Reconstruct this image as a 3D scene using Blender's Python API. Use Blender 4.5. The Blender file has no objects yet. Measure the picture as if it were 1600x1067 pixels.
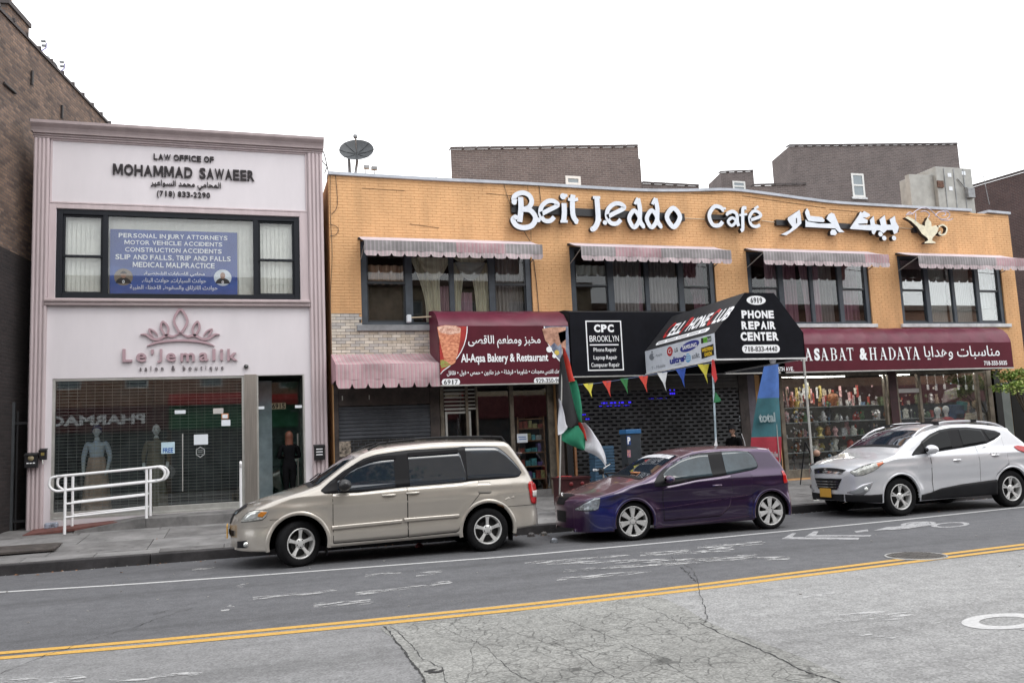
import bpy, bmesh, math, random
from math import sin, cos, pi, radians, sqrt
from mathutils import Vector, Matrix
rnd = random.Random(7)
S = bpy.context.scene
COL = S.collection
# ---------------------------------------------------------------- camera, sky, sun, exposure
F_PX, EYE = 1352.0, 1.57
_p, _y, _r = radians(6.87), radians(17.69), radians(-2.61)
_f = Vector((sin(_y)*cos(_p), cos(_y)*cos(_p), sin(_p)))
_rt = Vector((cos(_y), -sin(_y), 0))
_up = _rt.cross(_f)
RT = _rt*cos(_r) + _up*sin(_r)
UP = _up*cos(_r) - _rt*sin(_r)
cam = bpy.data.objects.new('camera', bpy.data.cameras.new('camera'))
COL.objects.link(cam)
m3 = Matrix((RT, UP, -_f)).transposed()
cam.matrix_world = Matrix.Translation((0, 0, EYE)) @ m3.to_4x4()
cam.data.sensor_width = 36
cam.data.lens = F_PX/1600*36
cam.data.clip_end = 800
S.camera = cam

def ray(px, py):
    return RT*((px-800)/F_PX) + UP*(-(py-533.5)/F_PX) + _f
def q(px, py, Y):
    "photo position -> (x, z) on the upright plane at distance Y"
    d = ray(px, py); t = Y/d.y
    return (d.x*t, EYE+d.z*t)
def g(px, py, z=0.0):
    "photo position -> (x, y) on the level plane at height z"
    d = ray(px, py); t = (z-EYE)/d.z
    return (d.x*t, d.y*t)

world = bpy.data.worlds.new("World"); S.world = world; world.use_nodes = True
wn, wl = world.node_tree.nodes, world.node_tree.links
wn.clear()
sky = wn.new('ShaderNodeTexSky'); sky.sky_type = 'NISHITA'; sky.sun_disc = False
sky.sun_elevation = radians(38); sky.sun_rotation = radians(25); sky.air_density = 1.0; sky.dust_density = 3
tc = wn.new('ShaderNodeTexCoord')
noi = wn.new('ShaderNodeTexNoise'); noi.inputs['Scale'].default_value = 1.6; noi.inputs['Detail'].default_value = 4
rmp = wn.new('ShaderNodeValToRGB')
rmp.color_ramp.elements[0].color = (11.5, 11.8, 12.3, 1); rmp.color_ramp.elements[1].color = (15.5, 15.5, 15.6, 1)
rmp.color_ramp.elements[0].position = .3; rmp.color_ramp.elements[1].position = .7
mx = wn.new('ShaderNodeMix'); mx.data_type = 'RGBA'; mx.inputs[0].default_value = .93
bg = wn.new('ShaderNodeBackground'); bg.inputs['Strength'].default_value = 0.10
out = wn.new('ShaderNodeOutputWorld')
wl.new(tc.outputs['Generated'], noi.inputs['Vector']); wl.new(noi.outputs[0], rmp.inputs[0])
wl.new(sky.outputs[0], mx.inputs[6]); wl.new(rmp.outputs[0], mx.inputs[7])
wl.new(mx.outputs[2], bg.inputs[0]); wl.new(bg.outputs[0], out.inputs[0])
sun = bpy.data.objects.new('sun', bpy.data.lights.new('sun', 'SUN')); COL.objects.link(sun)
sun.data.energy = 0.9; sun.data.angle = radians(30); sun.data.color = (1, .97, .92)
# sun high on the camera's side of the street, towards the right
sd = Vector((-0.35, 0.45, -0.9)).normalized()
sun.rotation_euler = sd.to_track_quat('-Z', 'Y').to_euler()
S.view_settings.view_transform = 'Standard'; S.view_settings.look = 'None'
S.view_settings.exposure = 0.55; S.view_settings.gamma = 1
S.render.engine = 'CYCLES'
S.cycles.max_bounces = 6; S.cycles.transparent_max_bounces = 24
S.cycles.use_denoising = True

# ---------------------------------------------------------------- materials
MATS = {}
def srgb(r, g_, b):
    f = lambda c: (c/255/12.92) if c/255 <= .04045 else ((c/255+.055)/1.055)**2.4
    return (f(r), f(g_), f(b))
def M(name, col, rough=.6, metal=0.0, var=.12, scale=4.0, bump=0.0, bscale=60.0, coat=0.0, spec=.5, emit=None, stretch=None, col2=None):
    if name in MATS: return MATS[name]
    m = bpy.data.materials.new(name); m.use_nodes = True
    n, l = m.node_tree.nodes, m.node_tree.links
    b = n['Principled BSDF']
    b.inputs['Roughness'].default_value = rough; b.inputs['Metallic'].default_value = metal
    b.inputs['Coat Weight'].default_value = coat; b.inputs['Coat Roughness'].default_value = .04
    b.inputs['Specular IOR Level'].default_value = spec
    if emit: b.inputs['Emission Color'].default_value = (*col, 1); b.inputs['Emission Strength'].default_value = emit
    c = (*col, 1)
    b.inputs['Base Color'].default_value = c
    if var > 0 or bump > 0:
        t = n.new('ShaderNodeTexCoord'); mp = n.new('ShaderNodeMapping'); l.new(t.outputs['Object'], mp.inputs[0])
        if stretch: mp.inputs['Scale'].default_value = stretch
        if var > 0:
            no = n.new('ShaderNodeTexNoise'); no.inputs['Scale'].default_value = scale; no.inputs['Detail'].default_value = 6
            no.inputs['Roughness'].default_value = .65
            l.new(mp.outputs[0], no.inputs['Vector'])
            r = n.new('ShaderNodeValToRGB'); e = r.color_ramp.elements
            lo = tuple(x*(1-var*1.6) for x in col); hi = tuple(min(1, x*(1+var)) for x in col)
            e[0].position = .32; e[1].position = .68
            e[0].color = (*(col2 or lo), 1); e[1].color = (*hi, 1)
            l.new(no.outputs[0], r.inputs[0]); l.new(r.outputs[0], b.inputs['Base Color'])
        if bump > 0:
            n2 = n.new('ShaderNodeTexNoise'); n2.inputs['Scale'].default_value = bscale; n2.inputs['Detail'].default_value = 4
            l.new(mp.outputs[0], n2.inputs['Vector'])
            bp = n.new('ShaderNodeBump'); bp.inputs['Strength'].default_value = bump; bp.inputs['Distance'].default_value = .01
            l.new(n2.outputs[0], bp.inputs['Height']); l.new(bp.outputs[0], b.inputs['Normal'])
    MATS[name] = m
    return m
def glass(name, tint=(.75, .8, .8), refl=1.0, rough=.01):
    "window pane: Fresnel mirror over a tinted clear sheet"
    if name in MATS: return MATS[name]
    m = bpy.data.materials.new(name); m.use_nodes = True
    n, l = m.node_tree.nodes, m.node_tree.links; n.clear()
    o = n.new('ShaderNodeOutputMaterial'); t = n.new('ShaderNodeBsdfTransparent'); t.inputs[0].default_value = (*tint, 1)
    gl = n.new('ShaderNodeBsdfGlossy'); gl.inputs['Roughness'].default_value = rough; gl.inputs[0].default_value = (1, 1, 1, 1)
    fr = n.new('ShaderNodeFresnel'); fr.inputs[0].default_value = 1.5
    mu = n.new('ShaderNodeMath'); mu.operation = 'MULTIPLY_ADD'; mu.inputs[1].default_value = 1.0*refl; mu.inputs[2].default_value = .04*refl
    mi = n.new('ShaderNodeMixShader')
    l.new(fr.outputs[0], mu.inputs[0]); l.new(mu.outputs[0], mi.inputs[0]); l.new(t.outputs[0], mi.inputs[1]); l.new(gl.outputs[0], mi.inputs[2])
    l.new(mi.outputs[0], o.inputs[0]); MATS[name] = m
    return m
def brickmat(name, c1, c2, mortar, axis='X', w=.205, h=.068, rough=.9, var=.35, mt=.012):
    "far brickwork: courses drawn by the brick texture with relief"
    if name in MATS: return MATS[name]
    m = bpy.data.materials.new(name); m.use_nodes = True
    n, l = m.node_tree.nodes, m.node_tree.links
    b = n['Principled BSDF']; b.inputs['Roughness'].default_value = rough
    t = n.new('ShaderNodeTexCoord'); sp = n.new('ShaderNodeSeparateXYZ'); cb = n.new('ShaderNodeCombineXYZ')
    l.new(t.outputs['Object'], sp.inputs[0]); l.new(sp.outputs[2], cb.inputs[1])
    l.new(sp.outputs[0 if axis == 'X' else 1], cb.inputs[0])
    br = n.new('ShaderNodeTexBrick'); l.new(cb.outputs[0], br.inputs['Vector'])
    br.inputs['Scale'].default_value = 1; br.inputs['Brick Width'].default_value = w; br.inputs['Row Height'].default_value = h
    br.inputs['Mortar Size'].default_value = mt; br.inputs['Mortar Smooth'].default_value = .3; br.inputs['Bias'].default_value = -.1
    br.inputs['Color1'].default_value = (*c1, 1); br.inputs['Color2'].default_value = (*c2, 1); br.inputs['Mortar'].default_value = (*mortar, 1)
    no = n.new('ShaderNodeTexNoise'); no.inputs['Scale'].default_value = 1.1; no.inputs['Detail'].default_value = 7; no.inputs['Roughness'].default_value = .7
    l.new(t.outputs['Object'], no.inputs['Vector'])
    r = n.new('ShaderNodeValToRGB'); e = r.color_ramp.elements; e[0].position = .3; e[1].position = .72
    e[0].color = (1-var,)*3+(1,); e[1].color = (1+var,)*3+(1,)
    l.new(no.outputs[0], r.inputs[0])
    mu = n.new('ShaderNodeMix'); mu.data_type = 'RGBA'; mu.blend_type = 'MULTIPLY'; mu.inputs[0].default_value = 1
    l.new(br.outputs[0], mu.inputs[6]); l.new(r.outputs[0], mu.inputs[7]); l.new(mu.outputs[2], b.inputs['Base Color'])
    bp = n.new('ShaderNodeBump'); bp.inputs['Strength'].default_value = .6; bp.inputs['Distance'].default_value = .01; bp.invert = True
    l.new(br.outputs['Fac'], bp.inputs['Height']); l.new(bp.outputs[0], b.inputs['Normal'])
    MATS[name] = m
    return m

# ---------------------------------------------------------------- objects
def tag(o, label=None, cat=None, group=None, kind=None):
    if label: o['label'] = label
    if cat: o['category'] = cat
    if group: o['group'] = group
    if kind: o['kind'] = kind
    return o
def thing(name, label, cat, loc=(0, 0, 0), group=None):
    o = bpy.data.objects.new(name, None); COL.objects.link(o); o.location = loc
    o.empty_display_size = .1
    return tag(o, label, cat, group)
def adopt(o, parent):
    if parent is not None:
        o.parent = parent
        L = Vector((0, 0, 0)); p = parent
        if p.type == 'EMPTY': L = Vector(p.location)
        o.matrix_parent_inverse = Matrix.Translation(-L)
    return o
class MB:
    def __init__(s): s.v = []; s.f = []; s.m = []; s.mats = []; s.cur = 0; s.sm = []
    def mat(s, m):
        if m not in s.mats: s.mats.append(m)
        s.cur = s.mats.index(m); return s
    def add(s, vs, fs, smooth=False):
        b = len(s.v); s.v += [tuple(x) for x in vs]
        for f in fs: s.f.append([b+i for i in f]); s.m.append(s.cur); s.sm.append(smooth)
        return s
    def box(s, x0, y0, z0, x1, y1, z1):
        x0, x1 = sorted((x0, x1)); y0, y1 = sorted((y0, y1)); z0, z1 = sorted((z0, z1))
        v = [(x, y, z) for x in (x0, x1) for y in (y0, y1) for z in (z0, z1)]
        return s.add(v, [(0, 1, 3, 2), (4, 6, 7, 5), (0, 4, 5, 1), (2, 3, 7, 6), (0, 2, 6, 4), (1, 5, 7, 3)])
    def obox(s, c, ax, ay, az):
        "oriented box: centre and three half-extent vectors"
        c = Vector(c); ax, ay, az = Vector(ax), Vector(ay), Vector(az)
        v = [c+ax*i+ay*j+az*k for i in (-1, 1) for j in (-1, 1) for k in (-1, 1)]
        return s.add(v, [(0, 1, 3, 2), (4, 6, 7, 5), (0, 4, 5, 1), (2, 3, 7, 6), (0, 2, 6, 4), (1, 5, 7, 3)])
    def prism(s, poly, y0, y1, axis='Y'):
        "poly in (x,z) extruded along Y (or (x,y) along Z, or (y,z) along X)"
        n = len(poly)
        def P(a, b, t): return (a, t, b) if axis == 'Y' else ((a, b, t) if axis == 'Z' else (t, a, b))
        v = [P(a, b, y0) for a, b in poly]+[P(a, b, y1) for a, b in poly]
        fs = [tuple(range(n))[::-1], tuple(range(n, 2*n))]+[(i, (i+1) % n, n+(i+1) % n, n+i) for i in range(n)]
        return s.add(v, fs)
    def tube(s, pts, r, n=8, caps=True, smooth=True):
        pts = [Vector(p) for p in pts]; rings = []
        rr = r if isinstance(r, (list, tuple)) else [r]*len(pts)
        prev = None
        for i, p in enumerate(pts):
            d = (pts[min(i+1, len(pts)-1)]-pts[max(i-1, 0)]).normalized()
            a = d.cross(Vector((0, 0, 1))) if abs(d.z) < .95 else d.cross(Vector((0, 1, 0)))
            if prev is not None:
                a = prev-d*prev.dot(d)
            a.normalize(); prev = a; b = d.cross(a)
            rings.append([p+(a*cos(2*pi*k/n)+b*sin(2*pi*k/n))*rr[i] for k in range(n)])
        v = [x for R in rings for x in R]
        fs = [(i*n+k, i*n+(k+1) % n, (i+1)*n+(k+1) % n, (i+1)*n+k) for i in range(len(pts)-1) for k in range(n)]
        s.add(v, fs, smooth)
        if caps: s.add(rings[0]+rings[-1], [tuple(range(n))[::-1], tuple(range(n, 2*n))])
        return s
    def lathe(s, prof, c=(0, 0, 0), n=20, axis='Z', smooth=True):
        "profile (r, h) about an axis"
        c = Vector(c); v = []
        for r, h in prof:
            for k in range(n):
                a = 2*pi*k/n
                p = (r*cos(a), r*sin(a), h) if axis == 'Z' else ((r*cos(a), h, r*sin(a)) if axis == 'Y' else (h, r*cos(a), r*sin(a)))
                v.append(c+Vector(p))
        fs = [(i*n+k, i*n+(k+1) % n, (i+1)*n+(k+1) % n, (i+1)*n+k) for i in range(len(prof)-1) for k in range(n)]
        return s.add(v, fs, smooth)
    def grid(s, P, smooth=True, close=False):
        "P[i][j] points"
        a, b = len(P), len(P[0])
        fs = [(i*b+j, i*b+(j+1) % b, (i+1)*b+(j+1) % b, (i+1)*b+j) for i in range(a-1) for j in range(b if close else b-1)]
        return s.add([p for R in P for p in R], fs, smooth)
    def quad(s, a, b, c, d): return s.add([a, b, c, d], [(0, 1, 2, 3)])
    def data(s, name):
        me = bpy.data.meshes.new(name); me.from_pydata(s.v, [], s.f)
        for m in s.mats: me.materials.append(m)
        me.polygons.foreach_set('material_index', s.m); me.polygons.foreach_set('use_smooth', s.sm)
        me.update(); return me
    def build(s, name, mat=None, parent=None, bevel=0.0):
        if mat is not None and not s.mats: s.mats = [mat]
        o = bpy.data.objects.new(name, s.data(name)); COL.objects.link(o); adopt(o, parent)
        bm = bmesh.new(); bm.from_mesh(o.data); bmesh.ops.recalc_face_normals(bm, faces=bm.faces); bm.to_mesh(o.data); bm.free()
        if bevel:
            b = o.modifiers.new('bevel', 'BEVEL'); b.width = bevel; b.segments = 2; b.limit_method = 'ANGLE'; b.harden_normals = False
        return o
def box(name, a, b, mat, parent=None, bevel=0.0): return MB().box(*a, *b).build(name, mat, parent, bevel)

# Arabic letters in their joined shapes
_A = {'ا':'FE8D FE8E FE8D FE8E','ب':'FE8F FE90 FE91 FE92','ة':'FE93 FE94 FE93 FE94','ت':'FE95 FE96 FE97 FE98','ث':'FE99 FE9A FE9B FE9C','ج':'FE9D FE9E FE9F FEA0','ح':'FEA1 FEA2 FEA3 FEA4','خ':'FEA5 FEA6 FEA7 FEA8','د':'FEA9 FEAA FEA9 FEAA','ر':'FEAD FEAE FEAD FEAE','ز':'FEAF FEB0 FEAF FEB0','س':'FEB1 FEB2 FEB3 FEB4','ش':'FEB5 FEB6 FEB7 FEB8','ص':'FEB9 FEBA FEBB FEBC','ض':'FEBD FEBE FEBF FEC0','ط':'FEC1 FEC2 FEC3 FEC4','ع':'FEC9 FECA FECB FECC','ف':'FED1 FED2 FED3 FED4','ق':'FED5 FED6 FED7 FED8','ك':'FED9 FEDA FEDB FEDC','ل':'FEDD FEDE FEDF FEE0','م':'FEE1 FEE2 FEE3 FEE4','ن':'FEE5 FEE6 FEE7 FEE8','ه':'FEE9 FEEA FEEB FEEC','و':'FEED FEEE FEED FEEE','ي':'FEF1 FEF2 FEF3 FEF4','ى':'FEEF FEF0 FEEF FEF0','ئ':'FE89 FE8A FE8B FE8C','ء':'FE80 FE80 FE80 FE80'}
_A = {k: [chr(int(c, 16)) for c in v.split()] for k, v in _A.items()}
_NJ = set('ادرزوىةء')
def ar(s):
    o = []
    for i, c in enumerate(s):
        if c not in _A: o.append(c); continue
        p = i > 0 and s[i-1] in _A and s[i-1] not in _NJ
        n = i+1 < len(s) and s[i+1] in _A and c not in _NJ and s[i+1] != 'ء'
        o.append(_A[c][(1 if p else 0)+(2 if n else 0)])
    return ''.join(reversed(o))
def text(name, body, p0, px, pz, mat, parent=None, bold=.0, depth=.0, spacing=1.0, res=3, oblique=0):
    """lettering fitted into the frame with lower-left p0, lower-right px, upper-left pz; depth = thickness towards the viewer"""
    c = bpy.data.curves.new('text', 'FONT'); c.body = body; c.size = 1; c.offset = bold; c.resolution_u = res
    c.space_character = spacing; c.extrude = .5 if depth > 0 else 0
    o = bpy.data.objects.new('text', c)
    me = bpy.data.meshes.new_from_object(o)
    bpy.data.objects.remove(o)
    if not me.vertices: return None
    xs = [v.co.x for v in me.vertices]; ys = [v.co.y for v in me.vertices]
    x0, x1, y0, y1 = min(xs), max(xs), min(ys), max(ys)
    p0, px, pz = Vector(p0), Vector(px), Vector(pz); ex, ez = px-p0, pz-p0
    nrm = ex.cross(ez).normalized()
    for v in me.vertices:
        u, w = (v.co.x-x0)/(x1-x0), (v.co.y-y0)/(y1-y0)
        v.co = p0+ex*(u+oblique*w)+ez*w+nrm*((v.co.z+.5)*depth if depth > 0 else 0)
    me.materials.clear(); me.materials.append(mat)
    for p in me.polygons: p.material_index = 0
    me.name = name
    o = bpy.data.objects.new(name, me); COL.objects.link(o); adopt(o, parent)
    return o
def ftext(name, body, x0, x1, z0, z1, Y, mat, parent=None, **k):
    "lettering facing the street on the upright plane Y"
    return text(name, body, (x0, Y, z0), (x1, Y, z0), (x0, Y, z1), mat, parent, **k)
_HW = dict(zip('ABCDEFGHIJKLMNOPQRSTUVWXYZabcdefghijklmnopqrstuvwxyz0123456789 -,.()&/@', [722, 722, 722, 722, 667, 611, 778, 722, 278, 556, 722, 611, 833, 722, 778, 667, 778, 722, 667, 611, 722, 667, 944, 667, 667, 611, 556, 611, 556, 611, 556, 333, 611, 611, 278, 278, 556, 278, 889, 611, 611, 611, 611, 389, 556, 333, 611, 556, 778, 556, 556, 500]+[556]*10+[278, 333, 278, 278, 333, 333, 722, 278, 900]))
_GC = {}
def _glyph(ch, bold):
    if (ch, bold) not in _GC:
        if ch == 'M':
            t = .13+bold*1.6; v = []; f = []
            for k, P in enumerate(([(0, 0), (t, 0), (t, 1), (0, 1)], [(1-t, 0), (1, 0), (1, 1), (1-t, 1)], [(.0, 1), (t*1.5, 1), (.5+t*.55, .12), (.5-t*.45, .12)], [(1-t*1.5, 1), (1, 1), (.5+t*.45, .12), (.5-t*.55, .12)])):
                b = len(v); v += [(x, z*.72, .5-k*.004) for x, z in P]; f.append((b, b+1, b+2, b+3)); 
                e = len(v); v += [(x, z*.72, -.5) for x, z in P]; f += [(b+i, b+(i+1) % 4, e+(i+1) % 4, e+i) for i in range(4)]
            _GC[ch, bold] = (v, f)
        else:
            c = bpy.data.curves.new('g', 'FONT'); c.body = ch; c.offset = bold; c.resolution_u = 3; c.extrude = .5
            o = bpy.data.objects.new('g', c); me = bpy.data.meshes.new_from_object(o); bpy.data.objects.remove(o)
            _GC[ch, bold] = ([tuple(v.co) for v in me.vertices], [tuple(p.vertices) for p in me.polygons]); bpy.data.meshes.remove(me)
    return _GC[ch, bold]
def sans(name, s, p0, px, pz, mat, parent=None, bold=.03, depth=.0, split=False):
    "grotesque capitals: letters set to the usual bold widths in the frame p0 (lower left), px (lower right), pz (upper left, cap height)"
    p0, px, pz = Vector(p0), Vector(px), Vector(pz); ex, ez = px-p0, pz-p0; nr = ex.cross(ez).normalized(); tot = sum(_HW.get(c, 600) for c in s); x = 0; out = []
    H = _glyph('H', bold); y0, y1 = min(v[1] for v in H[0]), max(v[1] for v in H[0]); mb = MB()
    for c in s:
        w = _HW.get(c, 600)
        if c != ' ':
            v, f = _glyph(c, bold); a, b = min(k[0] for k in v), max(k[0] for k in v)
            ink = {'I': 160, 'i': 150, 'l': 150, 'j': 200, '1': 190, '.': 150, ',': 160, '-': 260}.get(c, w-90); u0 = (x+(w-ink)/2)/tot; u1 = u0+ink/tot
            zy = .72 if c == 'M' else 1
            pts = [p0+ex*(u0+(u1-u0)*(k[0]-a)/(b-a))+ez*((k[1]/.72) if c == 'M' else (k[1]-y0)/(y1-y0))+nr*((k[2]+.5)*max(depth, .0025)) for k in v]
            mb.add(pts, f)
            if split: out.append(mb.build('letter', mat, parent)); mb = MB()
        x += w
    if not split: out = mb.build(name, mat, parent)
    return out
def fsans(name, s, x0, x1, z0, z1, Y, mat, parent=None, **k): return sans(name, s, (x0, Y, z0), (x1, Y, z0), (x0, Y, z1), mat, parent, **k)
def resample(pts, n):
    d = [0]
    for a, b in zip(pts, pts[1:]): d.append(d[-1]+math.dist(a, b))
    o = []; j = 0
    for i in range(n):
        t = d[-1]*i/(n-1)
        while j < len(d)-2 and d[j+1] < t: j += 1
        k = (t-d[j])/max(1e-9, d[j+1]-d[j]); o.append(tuple(a+(b-a)*k for a, b in zip(pts[j], pts[j+1])))
    return o
def catmull(pts, n=6, closed=False):
    o = []; N = len(pts)
    for i in range(N if closed else N-1):
        P = [pts[(i+k) % N] if closed else pts[max(0, min(N-1, i+k))] for k in (-1, 0, 1, 2)]
        for s in range(n):
            t = s/n
            o.append(tuple(.5*((2*b)+(-a+c)*t+(2*a-5*b+4*c-d)*t*t+(-a+3*b-3*c+d)*t**3) for a, b, c, d in zip(*P)))
    if not closed: o.append(tuple(pts[-1]))
    return o
# ---------------------------------------------------------------- ground
FY = 19.6       # shop fronts
KY = 14.85      # kerb face
def swz(y): return .15+.20*(y-KY)/(FY-KY)
def asphalt(name, base, dark, light, sc=1.0, crack=0.0, rough=.85, patch=.5):
    m = bpy.data.materials.new(name); m.use_nodes = True; n, l = m.node_tree.nodes, m.node_tree.links
    b = n['Principled BSDF']; b.inputs['Roughness'].default_value = rough; b.inputs['Specular IOR Level'].default_value = .35
    t = n.new('ShaderNodeTexCoord')
    def noise(s, d=6, st=None, ro=.6):
        x = n.new('ShaderNodeTexNoise'); x.inputs['Scale'].default_value = s; x.inputs['Detail'].default_value = d; x.inputs['Roughness'].default_value = ro
        if st:
            mp = n.new('ShaderNodeMapping'); mp.inputs['Scale'].default_value = st; l.new(t.outputs['Object'], mp.inputs[0]); l.new(mp.outputs[0], x.inputs['Vector'])
        else: l.new(t.outputs['Object'], x.inputs['Vector'])
        return x
    def ramp(src, p0, c0, p1, c1):
        r = n.new('ShaderNodeValToRGB'); e = r.color_ramp.elements; e[0].position = p0; e[1].position = p1
        e[0].color = (*c0, 1); e[1].color = (*c1, 1); l.new(src, r.inputs[0]); return r.outputs[0]
    def mul(a, c, f=1.0, mode='MULTIPLY'):
        x = n.new('ShaderNodeMix'); x.data_type = 'RGBA'; x.blend_type = mode; x.inputs[0].default_value = f
        l.new(a, x.inputs[6]); l.new(c, x.inputs[7]); return x.outputs[2]
    st_ = ramp(noise(.9, 4, (.12, 1.5, 1)).outputs[0], .50, (1,)*3, .66, (.80,)*3)
    big = ramp(noise(.5, 5, (.35, 1.2, 1)).outputs[0], .3, tuple(x*(1-.22*patch) for x in base), .7, tuple(x*(1+.2*patch) for x in base))
    mid = ramp(noise(5, 8).outputs[0], .35, (.88,)*3, .65, (1.1,)*3)
    col = mul(big, mid); col = mul(col, st_)
    v = n.new('ShaderNodeTexVoronoi'); v.inputs['Scale'].default_value = 75*sc; l.new(t.outputs['Object'], v.inputs['Vector'])
    sp = ramp(v.outputs['Color'], .15, dark, .95, light)
    col = mul(col, sp, .9)
    h = v.outputs['Distance']
    if crack:
        w = n.new('ShaderNodeTexNoise'); w.inputs['Scale'].default_value = 2.2; w.inputs['Detail'].default_value = 3; l.new(t.outputs['Object'], w.inputs['Vector'])
        mixv = n.new('ShaderNodeMix'); mixv.data_type = 'RGBA'; mixv.inputs[0].default_value = .18
        l.new(t.outputs['Object'], mixv.inputs[6]); l.new(w.outputs['Color'], mixv.inputs[7])
        cr = n.new('ShaderNodeTexVoronoi'); cr.feature = 'DISTANCE_TO_EDGE'; cr.inputs['Scale'].default_value = crack
        l.new(mixv.outputs[2], cr.inputs['Vector'])
        ln = ramp(cr.outputs['Distance'], .008, (.42,)*3, .045, (1,)*3)
        keep = ramp(noise(1.1, 3).outputs[0], .36, (1,)*3, .56, (0,)*3)
        mm = n.new('ShaderNodeMix'); mm.data_type = 'RGBA'; l.new(keep, mm.inputs[0]); l.new(ln, mm.inputs[6]); mm.inputs[7].default_value = (1, 1, 1, 1)
        # cracked where keep is dark
        mm2 = n.new('ShaderNodeMix'); mm2.data_type = 'RGBA'; l.new(keep, mm2.inputs[0]); mm2.inputs[6].default_value = (1, 1, 1, 1); l.new(ln, mm2.inputs[7])
        col = mul(col, mm.outputs[2])
    l.new(col, b.inputs['Base Color'])
    bp = n.new('ShaderNodeBump'); bp.inputs['Strength'].default_value = .35; bp.inputs['Distance'].default_value = .006
    l.new(h, bp.inputs['Height']); l.new(bp.outputs[0], b.inputs['Normal'])
    MATS[name] = m; return m
m_road = asphalt('far_lane_asphalt', (.112, .113, .120), (.78,)*3, (1.25,)*3)
m_road2 = asphalt('near_lane_asphalt', (.205, .205, .207), (.74,)*3, (1.3,)*3, sc=.9)
m_patch = asphalt('old_cracked_asphalt', (.262, .262, .248), (.66,)*3, (1.4,)*3, sc=.8, crack=7.5)
m_lightasp = asphalt('pale_asphalt', (.285, .285, .283), (.7,)*3, (1.35,)*3, sc=.85)
m_conc = M('sidewalk_concrete', (.205, .20, .198), .85, var=.25, scale=1.6, bump=.3, bscale=90)
m_conc2 = M('sidewalk_concrete_worn', (.165, .16, .158), .85, var=.28, scale=2.2, bump=.3, bscale=90)
m_joint = M('joint_dirt', (.07, .068, .065), .95)
m_kerb = M('steel_faced_kerb', (.036, .033, .035), .8, var=.35, scale=3, bump=.3)

# the ground: one sheet to the horizon, under everything
tag(MB().grid([[(-300, -300, -.03), (-300, 400, -.03)], [(400, -300, -.03), (400, 400, -.03)]], False).build('ground', M('bare_ground', (.1, .1, .1), .9)), kind='structure')
YL = 8.55      # middle of the double yellow line
# the measured run of the yellow line (slightly bowed)
def yline(x): return YL-.10*(1-((x-4)/7)**2)*.0
road = tag(MB().grid([[(x, y, 0) for y in (YL, KY+.02)] for x in range(-60, 121, 4)], False).build('road', m_road), kind='structure')
MB().grid([[(x, y, 0) for y in (2.1, YL)] for x in range(-60, 121, 4)], False).build('near_lane', m_road2, road)

def ribbon(pts, w, z, taper=None):
    "flat strip along ground points"
    P = []
    for i, p in enumerate(pts):
        a = Vector(pts[max(0, i-1)]+(0,)); b = Vector(pts[min(len(pts)-1, i+1)]+(0,)); d = (b-a).normalized(); nn = Vector((-d.y, d.x, 0))
        ww = (w[i] if isinstance(w, list) else w)/2
        c = Vector(p+(z,)); P.append([c-nn*ww, c+nn*ww])
    return P
def wornpaint(name, col, keep=.5, sc=9, rough=.7):
    "paint flaked away to show the asphalt through"
    m = bpy.data.materials.new(name); m.use_nodes = True; n, l = m.node_tree.nodes, m.node_tree.links
    b = n['Principled BSDF']; b.inputs['Roughness'].default_value = rough
    t = n.new('ShaderNodeTexCoord'); no = n.new('ShaderNodeTexNoise'); no.inputs['Scale'].default_value = sc; no.inputs['Detail'].default_value = 9; no.inputs['Roughness'].default_value = .75
    mp = n.new('ShaderNodeMapping'); mp.inputs['Scale'].default_value = (.45, 1.6, 1)
    l.new(t.outputs['Object'], mp.inputs[0]); l.new(mp.outputs[0], no.inputs['Vector'])
    r = n.new('ShaderNodeValToRGB'); e = r.color_ramp.elements; e[0].position = keep-.03; e[1].position = keep+.03
    l.new(no.outputs[0], r.inputs[0]); l.new(r.outputs[0], b.inputs['Alpha'])
    n2 = n.new('ShaderNodeTexNoise'); n2.inputs['Scale'].default_value = 30; n2.inputs['Detail'].default_value = 5; l.new(t.outputs['Object'], n2.inputs['Vector'])
    r2 = n.new('ShaderNodeValToRGB'); e = r2.color_ramp.elements; e[0].position = .3; e[1].position = .7
    e[0].color = (*[c*.72 for c in col], 1); e[1].color = (*col, 1)
    l.new(n2.outputs[0], r2.inputs[0]); l.new(r2.outputs[0], b.inputs['Base Color'])
    MATS[name] = m; return m
m_white = wornpaint('white_road_paint', (.58, .58, .58), .37)
m_whiteb = wornpaint('faded_white_road_paint', (.42, .42, .43), .44, 14)
m_whitew = wornpaint('worn_white_road_paint', (.5, .5, .5), .53, 7)
m_yellow = wornpaint('yellow_road_paint', (.62, .36, .07), .34)
# parking lane line and centre lines, through the measured points
MB().grid(ribbon([g(*p) for p in resample([(-150, 934), (0, 925), (200, 913), (400, 899), (560, 887), (800, 869), (1100, 842), (1400, 813), (1600, 792), (1750, 776)], 30)], .10, .004), False).build('parking_lane_line', m_white, road)
for off, nm in ((-.115, 0), (.105, 1)):
    pts = [g(*p) for p in resample([(-150, 1036), (0, 1024), (250, 1003), (560, 974), (800, 950), (1075, 919), (1400, 878), (1600, 853), (1750, 835)], 30)]
    MB().grid(ribbon([(x, y+off) for x, y in pts], .12, .004), False).build('centre_line', m_yellow, road)
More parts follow.
